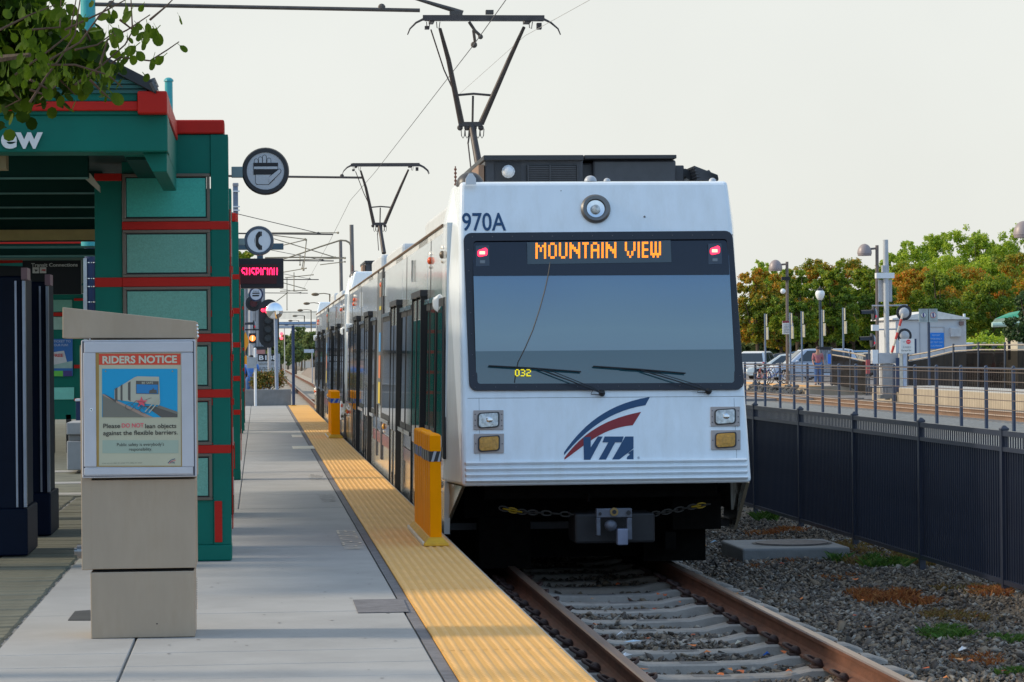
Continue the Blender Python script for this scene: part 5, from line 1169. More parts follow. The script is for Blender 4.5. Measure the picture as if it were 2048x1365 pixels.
# LED display
YD = 35.5
ld_ = thing('led_display', (P(520, 0, YD).x, YD, P(0, 577, YD).z), 'black display board with clipped magenta red scrolling letters under the phone sign', 'display')
def bq2(x0, y0, x1, y1, Y, name, mat, par, th=.06, bev=.004): a = P(x0, y1, Y); b = P(x1, y0, Y); m = MB(); m.box((a.x, Y, a.z), (b.x, Y + th, b.z)); return m.build(name, mat, par, bevel=bev)
bq2(466, 517, 567, 577, YD, 'case', M('display case', (.012, .011, .018), .4), ld_, .3, .008)
bq2(480, 529, 553, 568, YD - .01, 'screen', M('dark red screen', (.05, .004, .008), .4, var=0), ld_, .02, 0)
led('SUSPICIOU', 483, 555, 536, 556, 1, lambda x, y: P(x, y, YD - .016), M('magenta red sign light', (1, .02, .12), .5, var=0, emit=2.0), ld_, rows=(0, 4.2), fill=1.15)
bq2(466, 487, 567, 500, YD + .1, 'support_arm', M('slate blue arm', (.05, .10, .14), .45), ld_, .1); bq2(514, 499, 526, 518, YD + .1, 'hanger', MATS['slate blue arm'], ld_, .06)
# mast over the second column
mp_ = thing('roof_mast', (-.27, 34.5, 3.5), 'blue grey banded mast rising above the second green column', 'mast')
bq2(466, 372, 476, 428, 34.5, 'mast', M('blue grey mast', (.15, .20, .28), .5), mp_, .07, .01); bq2(465, 366, 477, 373, 34.49, 'mast_cap', M('mast cap', (.3, .3, .32), .5), mp_, .09, .01)
m = MB()
for py in (383, 414, 421): a = P(466, py, 34.48); m.box((a.x, 34.47, a.z - .008), (P(476, 0, 34.48).x, 34.5, a.z + .008))
m.build('band', white, mp_)
bq2(466, 428, 476, 446, 34.48, 'band', red, mp_, .1)

# ================================================================== OVERHEAD LINE
def mast(X, Y, h, r, label, arm_x, arm_z, mat=teal, taper=.7, dirn=1, cat='mast', zb=-.25, stay=True):
    t = thing('overhead_mast', (X, Y, -.2), label, 'overhead line mast', 'overhead line masts')
    m = MB(); m.tube([(X, Y, zb), (X, Y, h)], r, 12, r2=r * taper); m.build('pole', mat, t, smooth=True)
    m = MB(); m.sphere((X, Y, h), r * .9, 10, 4, z0=0, sc=(1, 1, .8)); m.build('pole_cap', mat, t)
    if arm_x is not None:
        m = MB(); m.tube([(X, Y, arm_z), (arm_x, Y, arm_z - .07)], .026, 8); m.sphere((arm_x - .5, Y, arm_z - .03), .05, 8, 5, sc=(1, .6, 1)); m.sphere((X + .3 * dirn, Y, arm_z), .05, 8, 5); m.build('cantilever_arm', cat_m, t)
        if stay: m = MB(); m.tube([(X, Y, arm_z + 1.0), (arm_x - .4 * dirn, Y, arm_z - .05)], .014, 6); m.build('stay_rod', cat_m, t)
    return t
t = mast(-2.15, 36.0, 9.0, .115, 'teal overhead line mast partly hidden by leaves at top left', 2.16, 6.44, zb=3.3, stay=False)
# registration arm at the top of the picture
m = MB(); m.tube([P(925, 28, 36.0), P(905, 20, 36), P(832, -2, 36)], .045, 8, r2=.02); m.tube([P(832, -2, 36), P(760, -30, 36)], .022, 6); m.box(tuple(P(900, 30, 35.95)), tuple(P(924, 24, 36.05)))
m.tube([P(938, 44, 36.0), P(950, 62, 36.0), P(963, 74, 36.0)], .022, 6); m.tube([P(947, 62, 36.2), P(950, 84, 36.6)], .020, 6); m.box(tuple(P(972, 28, 36.0)), tuple(P(986, 22, 36.1)))
m.sphere(P(961, 74, 36), .035, 8, 5); m.sphere(P(948, 90, 36.6), .045, 8, 5); m.build('registration_arm', cat_m, t)
mast(-2.0, 64.3, 8.25, .13, 'teal overhead line mast behind the canopy corner', 2.5, 6.07, stay=False)
mast(-2.1, 94, 8.0, .13, 'third overhead line mast along the tram track', 2.6, 6.05, cat_m)
for k, (X, Y, h) in enumerate(((-2.2, 122, 8.0), (-2.2, 152, 8.0), (-2.0, 185, 8.0))):
    mast(X, Y, h, .13, ['fourth', 'fifth', 'sixth'][k] + ' overhead line mast in the far distance beyond the platform', 3.4, 6.1, M('tan mast metal', (.36, .31, .23), .6, var=.1))
for (px, ptop, pbot, Y, lab) in ((703, 450, 560, 112, 'grey mast with curved arm above the second tram roof'), (681, 482, 545, 135, 'shorter grey mast beside the curved arm mast')):
    a = P(px, ptop, Y); t = thing('overhead_mast', (a.x, Y, -.2), lab, 'overhead line mast', 'overhead line masts')
    m = MB(); m.tube([(a.x + .06, Y, -.25), (a.x, Y, a.z)], .10, 10, r2=.085); m.build('pole', M('grey mast', (.19, .175, .165), .6, var=.1), t, smooth=True)
    m = MB()
    if px == 703: m.tube([P(703, 494, Y), P(699, 486, Y), P(692, 482, Y), P(681, 481, Y), P(640, 494, Y), P(600, 508, Y), P(566, 519, Y)], .045, 7, r2=.025)
    else: m.tube([P(692, 516, Y), P(600, 515, Y), P(530, 516, Y)], .035, 7); m.tube([P(672, 516, Y), P(620, 500, Y), P(576, 486, Y)], .022, 6)
    m.build('arm', M('tan arm metal', (.30, .25, .17), .6, var=.15), t)
cat_far = M('tan line metal with sky glare', (.40, .33, .22), .6, var=.15)  # paler than the near metal, bright-sky bloom put into the colour
dk = [((530, 466), (676, 466), 96), ((540, 470), (610, 479), 99), ((566, 491), (612, 480), 99), ((613, 480), (607, 540), 99), ((548, 478), (670, 515), 120), ((560, 521), (690, 517), 125), ((600, 508), (600, 530), 125), ((566, 545), (612, 537), 150),
      ((570, 556), (626, 550), 160), ((588, 545), (588, 580), 150), ((566, 566), (610, 578), 165), ((560, 583), (614, 581), 175), ((574, 555), (574, 620), 175), ((553, 603), (575, 586), 175), ((607, 520), (604, 537), 125), ((640, 530), (690, 524), 125)]
ca_ = thing('overhead_arm_cluster', (.5, 96, 5), 'tangle of thin cantilever rods and droppers over the far track', 'overhead line')
for a, b, Y in dk: m = MB(); m.tube([P(*a, Y), P(*b, Y)], .014 * Y / 100 + .006, 6); m.sphere(P(*b, Y), .045, 6, 4); m.build('rod', cat_far, ca_)
ow_ = thing('contact_wire', (2.92, 40, 6.3), 'thin overhead contact wires running along the tram track', 'overhead wire')
m = MB(); m.tube([P(1150, -190, 28), P(1012, 0, 33.5), P(946, 92, 36.5), P(750, 345, 66), P(700, 402, 76), P(660, 482, 98), P(600, 590, 200)], .006, 5); m.build('wire', wire_m, ow_)
m = MB(); m.tube([P(1180, 0, 30), P(1050, 72, 36), P(915, 192, 46)], .0035, 4); m.build('wire', M('faint wire', (.45, .44, .42), .5), ow_)

# ================================================================== PLATFORM END
YE2 = 83.25
pe = thing('planter', (.3, YE2, ZP), 'low grey concrete planter wall closing the end of the platform', 'planter')
z1 = P(0, 785, YE2).z
m = MB(); m.box((-3.5, YE2, -.2), (1.0, YE2 + .25, z1)); m.build('wall', conc_d, pe, bevel=.015); m = MB(); m.box((-3.5, YE2 + .25, -.2), (1.0, YE2 + 3.0, z1 - .08)); m.build('soil', soil, pe)
p2 = thing('planter', (-1.2, 90, 0), 'second concrete planter wall set behind the first on the left', 'planter'); bq2(420, 765, 522, 785, 92, 'wall', conc_d, p2, .4)
bq2(418, 763, 524, 766, 91.95, 'coping', conc, p2, .5)
def leafcloud(name, centers, n, size, mat, parent, origin=None, seed=0, flat_=.55, asp=.6):
    r_ = np.random.default_rng(seed); C = np.array([c[:3] for c in centers]); Rr = np.array([c[3] for c in centers]); Rz = np.array([c[4] if len(c) > 4 else c[3] for c in centers])
    wts = Rr ** 2; ii = r_.choice(len(C), n, p=wts / wts.sum()); d = r_.normal(0, 1, (n, 3)); d /= np.linalg.norm(d, axis=1)[:, None]
    rad = r_.random(n) ** .4 * r_.uniform(.75, 1.3, n); pos = C[ii] + d * np.stack([Rr[ii], Rr[ii], Rz[ii]], -1) * rad[:, None]
    nrm_ = d * .8 + r_.normal(0, .7, (n, 3)); nrm_[:, 2] += .4; nrm_ /= np.linalg.norm(nrm_, axis=1)[:, None]
    t1 = np.cross(nrm_, r_.normal(0, 1, (n, 3))); t1 /= np.linalg.norm(t1, axis=1)[:, None]; t2 = np.cross(nrm_, t1); s = (size * r_.uniform(.6, 1.4, n))[:, None]
    v = np.stack([pos - t1 * s, pos + t2 * s * asp - nrm_ * s * .15, pos + t1 * s, pos - t2 * s * asp - nrm_ * s * .15], 1).reshape(-1, 3)
    return np_mesh(name, v, np.arange(n * 4).reshape(-1, 4), mat, parent)
bush_m = M('red tipped bush leaves', (.2, .1, .02), .6, scale=1.6, island=.75, ramp=[(0, (.02, .05, .01)), (.4, (.10, .14, .02)), (.7, (.30, .20, .03)), (1, (.45, .08, .03))], trans=.35)
bu = thing('bush', (.35, YE2 + .8, z1), 'round green and red tipped bush in the planter at the platform end', 'bush'); r_ = np.random.default_rng(4)
bc = [(.35 + r_.normal(0, .22), YE2 + .9 + r_.normal(0, .2), z1 + .22 + r_.uniform(-.08, .22), r_.uniform(.14, .24)) for _ in range(14)] + [(P(563, 748, YE2 + .8).x, YE2 + .8, z1 + .5, .09)]
leafcloud('leaves', bc, 5200, .028, bush_m, bu, seed=4)
m = MB()
for k in range(6): m.tube([(.35, YE2 + .9, z1 - .08), (.35 + random.uniform(-.25, .25), YE2 + .9 + random.uniform(-.2, .2), z1 + .35)], .012, 5)
m.build('stem', barkm, bu)
# convex mirror on a pole
cm_ = thing('convex_mirror', (P(552, 0, YE2).x, YE2 + .1, z1), 'round convex mirror on a thin grey pole standing on the planter', 'mirror')
a = P(549, 622, YE2); m = MB(); m.tube([(a.x + .05, YE2 + .1, z1), (a.x + .03, YE2 + .1, a.z - .1)], .055, 12); m.build('pole', M('pale blue grey pole', (.28, .33, .42), .45), cm_, smooth=True)
m = MB(); n = 32; m.loft([[(a.x + math.cos(q) * rr_, YE2 + dy, a.z + math.sin(q) * rr_) for q in [2 * math.pi * k / n for k in range(n)]] for rr_, dy in ((.25, .05), (.26, .0), (.25, -.02), (.20, -.055), (.12, -.08), (.04, -.09), (.001, -.092))])
m.build('mirror', M('mirror silver', (.85, .86, .88), .04, 1, var=0), cm_, smooth='all')
# slim dark post at the end of the yellow strip
sp = thing('marker_post', (1.06, 82.2, ZP), 'slim navy post standing at the end of the yellow strip', 'post')
m = MB(); m.tube([(1.06, 82.2, ZP), (1.06, 82.2, P(0, 656, 82.2).z)], .048, 10); m.build('post', navy2, sp); m = MB(); m.box((.98, 82.12, ZP), (1.14, 82.28, ZP + .025)); m.build('base_plate', yellow_b, sp)
# white post with grey box
up = thing('utility_post', (P(503, 0, 82.9).x, 82.9, ZP), 'white post with grey junction box in front of the planter', 'post'); x = P(504, 0, 82.9).x
m = MB(); m.tube([(x, 82.9, ZP), (x, 82.9, P(0, 703, 82.9).z)], .042, 12); m.sphere((x, 82.9, P(0, 703, 82.9).z), .042, 10, 4); m.build('post', white, up, smooth=True); bq2(494, 715, 513, 737, 82.8, 'junction_box', M('grey box', (.36, .39, .41), .5), up, .15)
# block sign
bsn = thing('block_sign', (P(520, 0, 95).x, 95, 0), 'grey sign reading B 138 BEGINNING AUTOMATIC BLOCK partly behind the bush', 'sign')
s_ = bq2(514, 708, 560, 767, 95, 'board', M('light grey board', (.42, .45, .48), .5), bsn, .04); h_ = bq2(516, 708, 556, 723, 94.98, 'header', ink, bsn, .02)
text('B138', P(536, 715.5, 94.97), .155, white, h_, width=.62, bold=.03); text('BEGINNING', P(533, 728, 94.99), .07, MATS['grey small print'], s_, width=.5, bold=.0); text('AUTOMATIC', P(537, 737.5, 94.99), .105, M('sign grey print', (.08, .09, .1), .5), s_, width=.72, bold=.015); text('BLOCK', P(536, 747.5, 94.99), .105, MATS['sign grey print'], s_, width=.42, bold=.015)
m = MB(); a = P(530, 770, 95.1); m.box((a.x, 95.05, -.2), (a.x + .08, 95.12, 1.9)); m.build('post', galv, bsn)
# train signal
si = thing('train_signal', (P(538, 0, 88).x, 88, z1), 'tall black oval signal head with a lit red lamp behind the mirror', 'signal')
c0_, c1_ = P(538, 619, 88), P(538, 676, 88); r = 20 / FPX * 88
m = MB(); out = [(c0_.x + math.cos(a) * r, 88, c0_.z + math.sin(a) * r) for a in [i * math.pi / 16 for i in range(17)]] + [(c1_.x + math.cos(a) * r, 88, c1_.z + math.sin(a) * r) for a in [math.pi + i * math.pi / 16 for i in range(17)]]
m.prism(out, (0, .06, 0)); bo = m.build('backboard', blackm, si)
for i, (py, mt) in enumerate(((621, redl), (640, None), (658, None), (676, None))):
    c = P(536, py, 87.98); h = MB(); n = 16; rr_ = .13
    h.loft([[(c.x + math.cos(q) * rr_, 87.98 + dy, c.z + math.sin(q) * rr_) for q in [2 * math.pi * k / n for k in range(n)]] for rr_, dy in ((.14, 0), (.14, -.10), (.125, -.10), (.12, -.01))]); hh = h.build('visor', black, bo, smooth=True)
    m = MB(); m.prism(disc((c.x, 87.965, c.z), .115, 16), (0, .01, 0)); m.build('lens', mt or M('unlit lens', (.05, .055, .06), .15, var=0), hh)
m = MB(); m.tube([(c0_.x, 88.1, -.2), (c0_.x, 88.1, c1_.z)], .06, 10); m.build('pole', galv, si)
m = MB(); c = P(527, 621, 87.9); m.sphere((c.x - .02, 87.85, c.z), .06, 10, 6); m.build('lit_lamp', redl, si, smooth=True)
# crossing flashers behind
def flasher(px, py, rpx, Y, parent, side=False, lit=False, rear=False):
    c = P(px, py, Y); r = rpx / FPX * Y
    if side:
        m = MB(); m.loft([[(c.x, Y + math.cos(q) * r * .9, c.z + math.sin(q) * r) for q in [2 * math.pi * k / 16 for k in range(16)]], [(c.x + r * .25, Y + math.cos(q) * r * .8, c.z + math.sin(q) * r * .9) for q in [2 * math.pi * k / 16 for k in range(16)]]])
        b = m.build('flasher', blackm, parent, smooth=True)
        m = MB(); m.loft([[(c.x - d, Y + math.cos(q) * r * k_, c.z + dz + math.sin(q) * r * k_) for q in [math.pi * k / 10 for k in range(11)]] for d, k_, dz in ((0, .55, .0), (r * 1.6, .5, -.0))], caps=False); m.build('hood', blackm, b)
        m = MB(); m.sphere((c.x + r * .35, Y, c.z - r * .05), r * .8, 12, 6, sc=(.4, .8, 1)); m.build('housing', M('grey housing', (.33, .34, .36), .5), b, smooth=True)
        m = MB(); m.sphere((c.x + r * .28, Y - r * .5, c.z - r * .35), r * .22, 8, 5); m.build('lens', M('dim red lens', (.5, .01, .04), .3, var=0, emit=.5), b)
        return b
    m = MB(); n = 28; m.loft([[(c.x + math.cos(q) * k_ * r, Y + dy, c.z + math.sin(q) * k_ * r) for q in [2 * math.pi * k / n for k in range(n)]] for k_, dy in ((1, .02), (1, -.01), (.6, -.015))]); b = m.build('flasher', blackm, parent)
    if rear: m = MB(); m.sphere((c.x, Y - .02, c.z), r * .68, 16, 8, sc=(1, .6, 1)); m.build('housing', M('pale grey housing', (.42, .44, .46), .45), b, smooth=True)
    else:
        m = MB(); m.loft([[(c.x + math.cos(q) * k_ * r, Y + dy, c.z + math.sin(q) * k_ * r) for q in [2 * math.pi * k / n for k in range(n)]] for k_, dy in ((.55, -.01), (.55, -.2), (.50, -.2), (.50, -.02))]); m.build('hood', blackm, b)
        m = MB(); m.prism(disc((c.x, Y - .03, c.z), r * .48, 20), (0, .01, 0)); m.build('lens', M('dark red lens', (.16, .004, .008), .3, var=0), b)
    return b
cx_ = thing('crossing_signal', (P(500, 0, 105).x, 105, 0), 'black crossing flashers on a pole left of the oval signal', 'crossing signal')
flasher(507, 607, 16, 100, cx_); flasher(506, 650, 10, 104, cx_, side=True)
m = MB(); a = P(496, 0, 105); m.tube([(a.x, 105, -.2), (a.x, 105, P(0, 580, 105).z)], .09, 10); m.build('pole', galv, cx_, smooth=True)
m = MB(); m.tube([P(490, 660, 104), P(522, 660, 104)], .03, 6); m.tube([P(496, 620, 104.5), P(512, 607, 101)], .03, 6); m.build('arm', blackm, cx_)
ws_ = thing('warning_sign', (P(494, 0, 108).x, 108, 0), 'orange diamond warning signs behind the green columns at left', 'sign')
m = MB(); m.prism([P(482, 684, 108), P(491, 664, 108), P(499, 684, 108), P(490, 704, 108)], (0, .02, 0)); m.build('diamond', M('orange sign', (.85, .33, .01), .5, var=0), ws_); m = MB(); m.prism([P(484, 722, 108), P(492, 710, 108), P(498, 722, 108), P(491, 735, 108)], (0, .02, 0)); m.build('diamond', MATS['orange sign'], ws_)
m = MB(); a = P(491, 0, 108.1); m.box((a.x - .03, 108.05, -.2), (a.x + .03, 108.1, 3)); m.build('post', galv, ws_)
ps_ = thing('pedestrian_signal', (P(505, 0, 102).x, 102, 0), 'small black signal box showing a lit orange hand', 'pedestrian signal')
b = bq2(498, 667, 512, 687, 102, 'case', black, ps_, .25); m = MB(); m.prism(disc(P(505, 677, 101.95), .115, 16), (0, .01, 0)); lt = m.build('lamp', M('orange signal light', (1, .24, .04), .5, var=0, emit=1.3), b)
m = MB(); m.prism([P(504, 672, 101.94), P(506.5, 672, 101.94), P(506, 682, 101.94), P(503.5, 682, 101.94)], (0, .005, 0)); m.build('hand_symbol', M('pale orange symbol', (1, .6, .4), .5, var=0, emit=1.0), lt)
m = MB(); m.tube([P(505, 687, 102.1), (P(505, 0, 102.1).x, 102.1, -.2)], .04, 8); m.build('pole', galv, ps_)

# ================================================================== FAR LEFT BACKGROUND
gb = thing('building', (-5, 150, -.2), 'grey ribbed building behind the crossing signals at the far left', 'building')
m = MB(); m.box((-16, 150, -.2), (P(525, 0, 150).x, 160, P(0, 572, 150).z)); wl = m.build('wall', M('grey ribbed cladding', (.33, .33, .34), .7, var=.15, scale=2, stretch=(4, 1, .3), dirt=.3), gb)
m = MB(); x = -5.0
while x < P(525, 0, 150).x: m.box((x, 149.93, .9), (x + .06, 150, P(0, 574, 150).z)); x += .16
meta(m.build('cladding_ribs', M('rib grey', (.42, .42, .43), .7), gb), kind='stuff')
m = MB(); m.box((-8, 149.5, 2.2), (P(530, 0, 149).x, 150, 2.36)); m.build('canopy', blackm, gb); 
q = bq2(495, 702, 516, 712, 149.6, 'shop_sign', M('green shop sign', (.0, .25, .08), .5), gb, .1); bq2(490, 712, 505, 722, 149.55, 'shop_sign', M('pale blue sign', (.35, .6, .7), .5), gb, .1)
bq2(510, 700, 530, 712, 149.5, 'shop_sign', M('dusty pink sign', (.45, .2, .18), .5), gb, .1)
bq2(489, 723, 517, 758, 149.9, 'window', glass, gb, .05)
# overpass
ov = thing('overpass', (3, 420, 0), 'blue grey road overpass with fence crossing the far end of the line', 'overpass')
def bq3(x0, y0, x1, y1, Y, th, name, mat, par, bev=0): return bq2(x0, y0, x1, y1, Y, name, mat, par, th, bev)
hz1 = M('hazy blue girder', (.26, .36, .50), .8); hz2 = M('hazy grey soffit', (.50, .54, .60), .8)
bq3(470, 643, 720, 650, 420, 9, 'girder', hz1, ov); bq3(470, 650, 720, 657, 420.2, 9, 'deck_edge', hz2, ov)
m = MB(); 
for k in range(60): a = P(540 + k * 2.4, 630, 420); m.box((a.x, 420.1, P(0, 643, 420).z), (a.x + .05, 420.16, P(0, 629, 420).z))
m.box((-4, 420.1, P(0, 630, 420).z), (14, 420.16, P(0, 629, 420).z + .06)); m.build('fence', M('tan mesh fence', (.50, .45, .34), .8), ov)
for x in (-4, 13): m = MB(); m.box((x, 421, -.3), (x + 1.2, 427, P(0, 657, 420).z)); m.build('pier', conc, ov)
# lamp posts along the far street
lm = M('brown lamp metal', (.17, .12, .07), .6)
for k, Y in enumerate((285, 335, 385, 440, 500, 570)):
    t = thing('street_lamp', (7.5, Y, 0), 'row of slim street lamps receding along the far track, ' + ['nearest, its head against the tram', 'second nearest', 'third', 'fourth', 'fifth', 'farthest'][k], 'street lamp', 'street lamps receding beyond the tram')
    m = MB(); m.tube([(7.5, Y, -.3), (7.5, Y, 8.2)], .10, 8, r2=.07); m.tube([(7.5, Y, 8.15), (6.9, Y, 8.25), (6.2, Y, 8.2)], .05, 6); m.build('pole', lm, t)
    m = MB(); m.sphere((6.0, Y, 8.15), .42, 10, 5, sc=(1, .6, .42)); m.build('lamp_head', lm, t, smooth=True)
# red signals far off, small white sign board
t = thing('railway_signal', (P(563, 0, 260).x, 260, 0), 'pair of distant red signal lamps beside the far track', 'signal')
for py in (668, 677): m = MB(); m.sphere(P(563, py, 260), .16, 12, 6); m.build('lamp', M('far red light', (1, .10, .14), .5, var=0, emit=1.4), t, smooth=True)
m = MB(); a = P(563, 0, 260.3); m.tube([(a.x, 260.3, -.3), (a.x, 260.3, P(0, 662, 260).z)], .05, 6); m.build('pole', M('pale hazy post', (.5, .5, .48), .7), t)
t = thing('track_sign', (P(618, 0, 200).x, 200, 0), 'small pale blue track side board near the tram tail', 'sign'); bq2(608, 699, 628, 706, 200, 'board', M('pale blue board', (.5, .58, .68), .5), t, .04); m = MB(); a = P(618, 0, 200.1); m.tube([(a.x, 200.1, -.3), (a.x, 200.1, P(0, 704, 200).z)], .05, 6); m.build('post', galv, t)
t = thing('hillock', (10, 240, -.3), 'x', 'y'); bpy.data.objects.remove(t)
m = MB(); m.loft([[(x + .0, y, z) for x, z in ((4.6, -.26), (5.4, .5), (8.5, .8), (14, -.26))] for y in (95, 150, 300)]); o = m.build('embankment', M('brown embankment soil', (.22, .18, .15), .95, var=.3, scale=1, bump=.6, bscale=4)); meta(o, kind='structure')
m = MB(); m.box((-3.5, 84, -.27), (4.5, 420, -.215)); meta(m.build('track_bed', M('pale dusty ballast', (.33, .29, .24), .95, var=.3, scale=3, bump=.8, bscale=12)), kind='structure')
m = MB(); m.loft([[(x, y, -.19) for x in (3.9, 6.3)] + [(6.3, y, -.24), (3.9, y, -.24)] for y in (100, 420)]); meta(m.build('service_path', M('pale service path', (.42, .36, .28), .95, var=.15)), kind='structure')
m = MB(); m.loft([rail_profile(cx, y) for cx, y in ((4.4, 86), (3.3, 104), (2.2, 118))]); m.build('rail', [rust, railtop], tk)
m = MB(); m.loft([rail_profile(cx, y, .01) for cx, y in ((2.2, 104), (4.6, 109))]); m.build('rail', [M('shiny crossing rail', (.5, .45, .38), .4, .5), railtop], tk)
# ================================================================== NEAR DARK FENCE
XF = 6.12
fm = M('dark navy fence paint', (.022, .028, .050), .38, var=.15, scale=3, coat=.15, dirt=.25, dirtc=(.05, .045, .04), dscale=6)
nf = thing('picket_fence', (XF, 19.3, -.16), 'near dark metal fence of closely set pickets with double top rail', 'fence')
PY = [19.35, 22.2, 25.05, 27.9, 30.75, 33.6, 36.45, 39.3, 42.15]
def zt(y): return 1.20
m = MB(); m.box((-.028, -.028, -.2), (.028, .028, 1.36)); m.loft([[(-.034, -.034, 1.36), (.034, -.034, 1.36), (.034, .034, 1.36), (-.034, .034, 1.36)], [(-.034, -.034, 1.375), (.034, -.034, 1.375), (.034, .034, 1.375), (-.034, .034, 1.375)], [(-.01, -.01, 1.40), (.01, -.01, 1.40), (.01, .01, 1.40), (-.01, .01, 1.40)]])
o = m.build('post', fm, None); fpm = o.data; bpy.data.objects.remove(o)
for y in PY: piece('post', fpm, (XF, y, -.17), nf)
for k, (z, r) in enumerate(((1.165, .022), (1.035, .018), (-.06, .018))):
    for a, b in zip(PY[:-1], PY[1:]): m = MB(); m.box((XF - .022, a + .028, z - r), (XF + .022, b - .028, z + r)); m.build('rail', fm, nf)
m = MB(); m.box((-.005, -.006, -.04), (.005, .006, 1.15)); o = m.build('picket', fm, None); pkm = o.data; bpy.data.objects.remove(o)
m = MB()
n = 0
tot = 0
for a, b in zip(PY[:-1], PY[1:]):
    k = 38; 
    for i in range(k):
        y = a + (b - a) * (i + .7) / (k + .4)
        tot += 1
        if 20.8 < y < 43 and n < 297 and a >= 19: piece('picket', pkm, (XF, y, 0), nf); n += 1
        elif y > 41: m.box((XF - .014, y - .014, -.06), (XF + .014, y + .014, 1.17))
if m.v: meta(m.build('pickets', fm, nf), kind='stuff')
# mesh screen fixed behind the pickets
m = MB()
for y in np.arange(19.45, 42, .0375): m.box((XF + .030, y, -.05), (XF + .040, y + .015, 1.02))
meta(m.build('wire_backing', fm, nf), kind='stuff')

# ================================================================== MIDDLE WIRE FENCE
X2 = 17.6
wf = thing('wire_fence', (X2, 60, -.15), 'wire fence with slender navy posts between the tracks', 'fence')
ypx = [2100, 2027, 1972, 1922, 1873, 1830, 1788, 1750, 1712, 1678, 1645, 1615, 1588, 1560, 1530, 1511, 1490]
ysf = [PX(x, 760, X2).y for x in ypx]
fp2 = M('navy fence post', (.025, .045, .09), .5, var=.1)
for y in ysf: m = MB(); m.tube([(X2, y, -.2), (X2, y, 1.42)], .045, 10); m.sphere((X2, y, 1.42), .048, 10, 4, z0=0); m.build('post', fp2, wf, smooth=True)
for z in (1.38, 1.30, 1.08, .86, .64, .42): m = MB(); m.tube([(X2 - .03, ysf[0], z), (X2 - .03, ysf[-1], z)], .011, 5); m.build('wire', M('rusty fence wire', (.16, .12, .10), .6, .3), wf)
m = MB(); m.tube([(X2, ysf[0], 1.40), (X2, ysf[-1], 1.40)], .018, 6); m.build('top_rail', fp2, wf)
m = MB(); y = ysf[0]
while y < 90: m.box((X2 - .032, y, .2), (X2 - .028, y + .006, 1.38)); y += .16
meta(m.build('mesh_wires', MATS['rusty fence wire'], wf), kind='stuff')

# ================================================================== FAR STATION: barrier screens, crossing signal, signs, shed
scr = M('black windscreen mesh', (.010, .009, .008), .9, var=.3, scale=1.2, spec=.1, alpha=.95)
tanr = M('tan top rail', (.38, .32, .25), .5, .2)
postm = M('dark grey fence post', (.05, .06, .08), .5)
def screen(pts, label):           # pts: (px, ytop, ybot, Y)
    t = thing('screened_fence', P(pts[0][0], pts[0][2], pts[0][3]), label, 'fence', 'fences clad in black mesh on the far platform')
    for k, ((x0, a0, b0, Y0_), (x1, a1, b1, Y1_)) in enumerate(zip(pts[:-1], pts[1:])):
        m = MB(); q = [P(x0, b0, Y0_), P(x1, b1, Y1_), P(x1, a1 + 12, Y1_), P(x0, a0 + 12, Y0_)]
        nseg = max(3, int(abs(x1 - x0) / 9)); rings = []
        for i in range(nseg + 1):       # sagging cloth folds
            u = i / nseg; bt = q[0].lerp(q[1], u); tp = q[3].lerp(q[2], u); w_ = .05 * math.sin(i * 2.1); mid = bt.lerp(tp, .5) + Vector((0, w_ * 2, 0))
            rings.append([bt + Vector((0, w_, 0)), mid, tp])
        for r0, r1 in zip(rings[:-1], rings[1:]): m.add([r0[0], r1[0], r1[1], r0[1], r0[2], r1[2]], [(0, 1, 2, 3), (3, 2, 5, 4)])
        m.build('mesh_screen', scr, t)
        m = MB(); m.tube([P(x0, a0, Y0_), P(x1, a1, Y1_)], .035, 6); m.build('top_rail', tanr, t); m = MB(); m.tube([P(x0, a0 + 10, Y0_), P(x1, a1 + 10, Y1_)], .03, 6); m.build('second_rail', tanr, t)
    for x0, a0, b0, Y0_ in pts: m = MB(); m.tube([P(x0, b0 + 6, Y0_), P(x0, a0 - 5, Y0_)], .045, 8); m.build('post', postm, t)
    return t
screen([(1664, 700, 770, 121), (1701, 706, 776, 119), (1733, 713, 790, 117)], 'low mesh clad railing sloping down left of the crossing signal')
screen([(1816, 712, 788, 112), (1858, 705, 788, 111), (1907, 693, 785, 110), (1957, 690, 788, 109), (2010, 690, 790, 108), (2075, 690, 794, 107)], 'mesh clad railing right of the crossing signal, below the white hut')
# crossing signal mast
XS = thing('crossing_signal', (P(1775, 800, 104).x, 104, -.1), 'tall pale crossing mast with four flashers and a raised red striped arm', 'crossing signal')
def tb_(pts, r, name, mat, par=XS, n=8, smooth=False): m = MB(); m.tube(pts, r, n); return m.build(name, mat, par, smooth=smooth)
tb_([P(1775, 800, 104), P(1771, 480, 104)], .105, 'mast', M('pale mast', (.46, .48, .50), .4, .2, var=.08), n=12, smooth=True)
bq2(1753, 546, 1789, 557, 103.85, 'top_box', white, XS, .3); bq2(1757, 560, 1784, 604, 104.15, 'sign_back', galv, XS, .04); bq2(1765, 531, 1778, 545, 103.9, 'clamp', galv, XS, .2)
tb_([P(1744, 612, 104), P(1815, 611, 104)], .03, 'cross_arm', galv); tb_([P(1744, 660, 104), P(1812, 658, 104)], .03, 'cross_arm', galv)
flasher(1745, 628, 15, 103.6, XS, side=True); flasher(1742, 681, 15, 103.6, XS, side=True); flasher(1808, 626, 16, 103.7, XS, rear=True); flasher(1809, 672, 15, 103.7, XS, rear=True)
bq2(1745, 650, 1758, 662, 103.6, 'small_box', white, XS, .25)
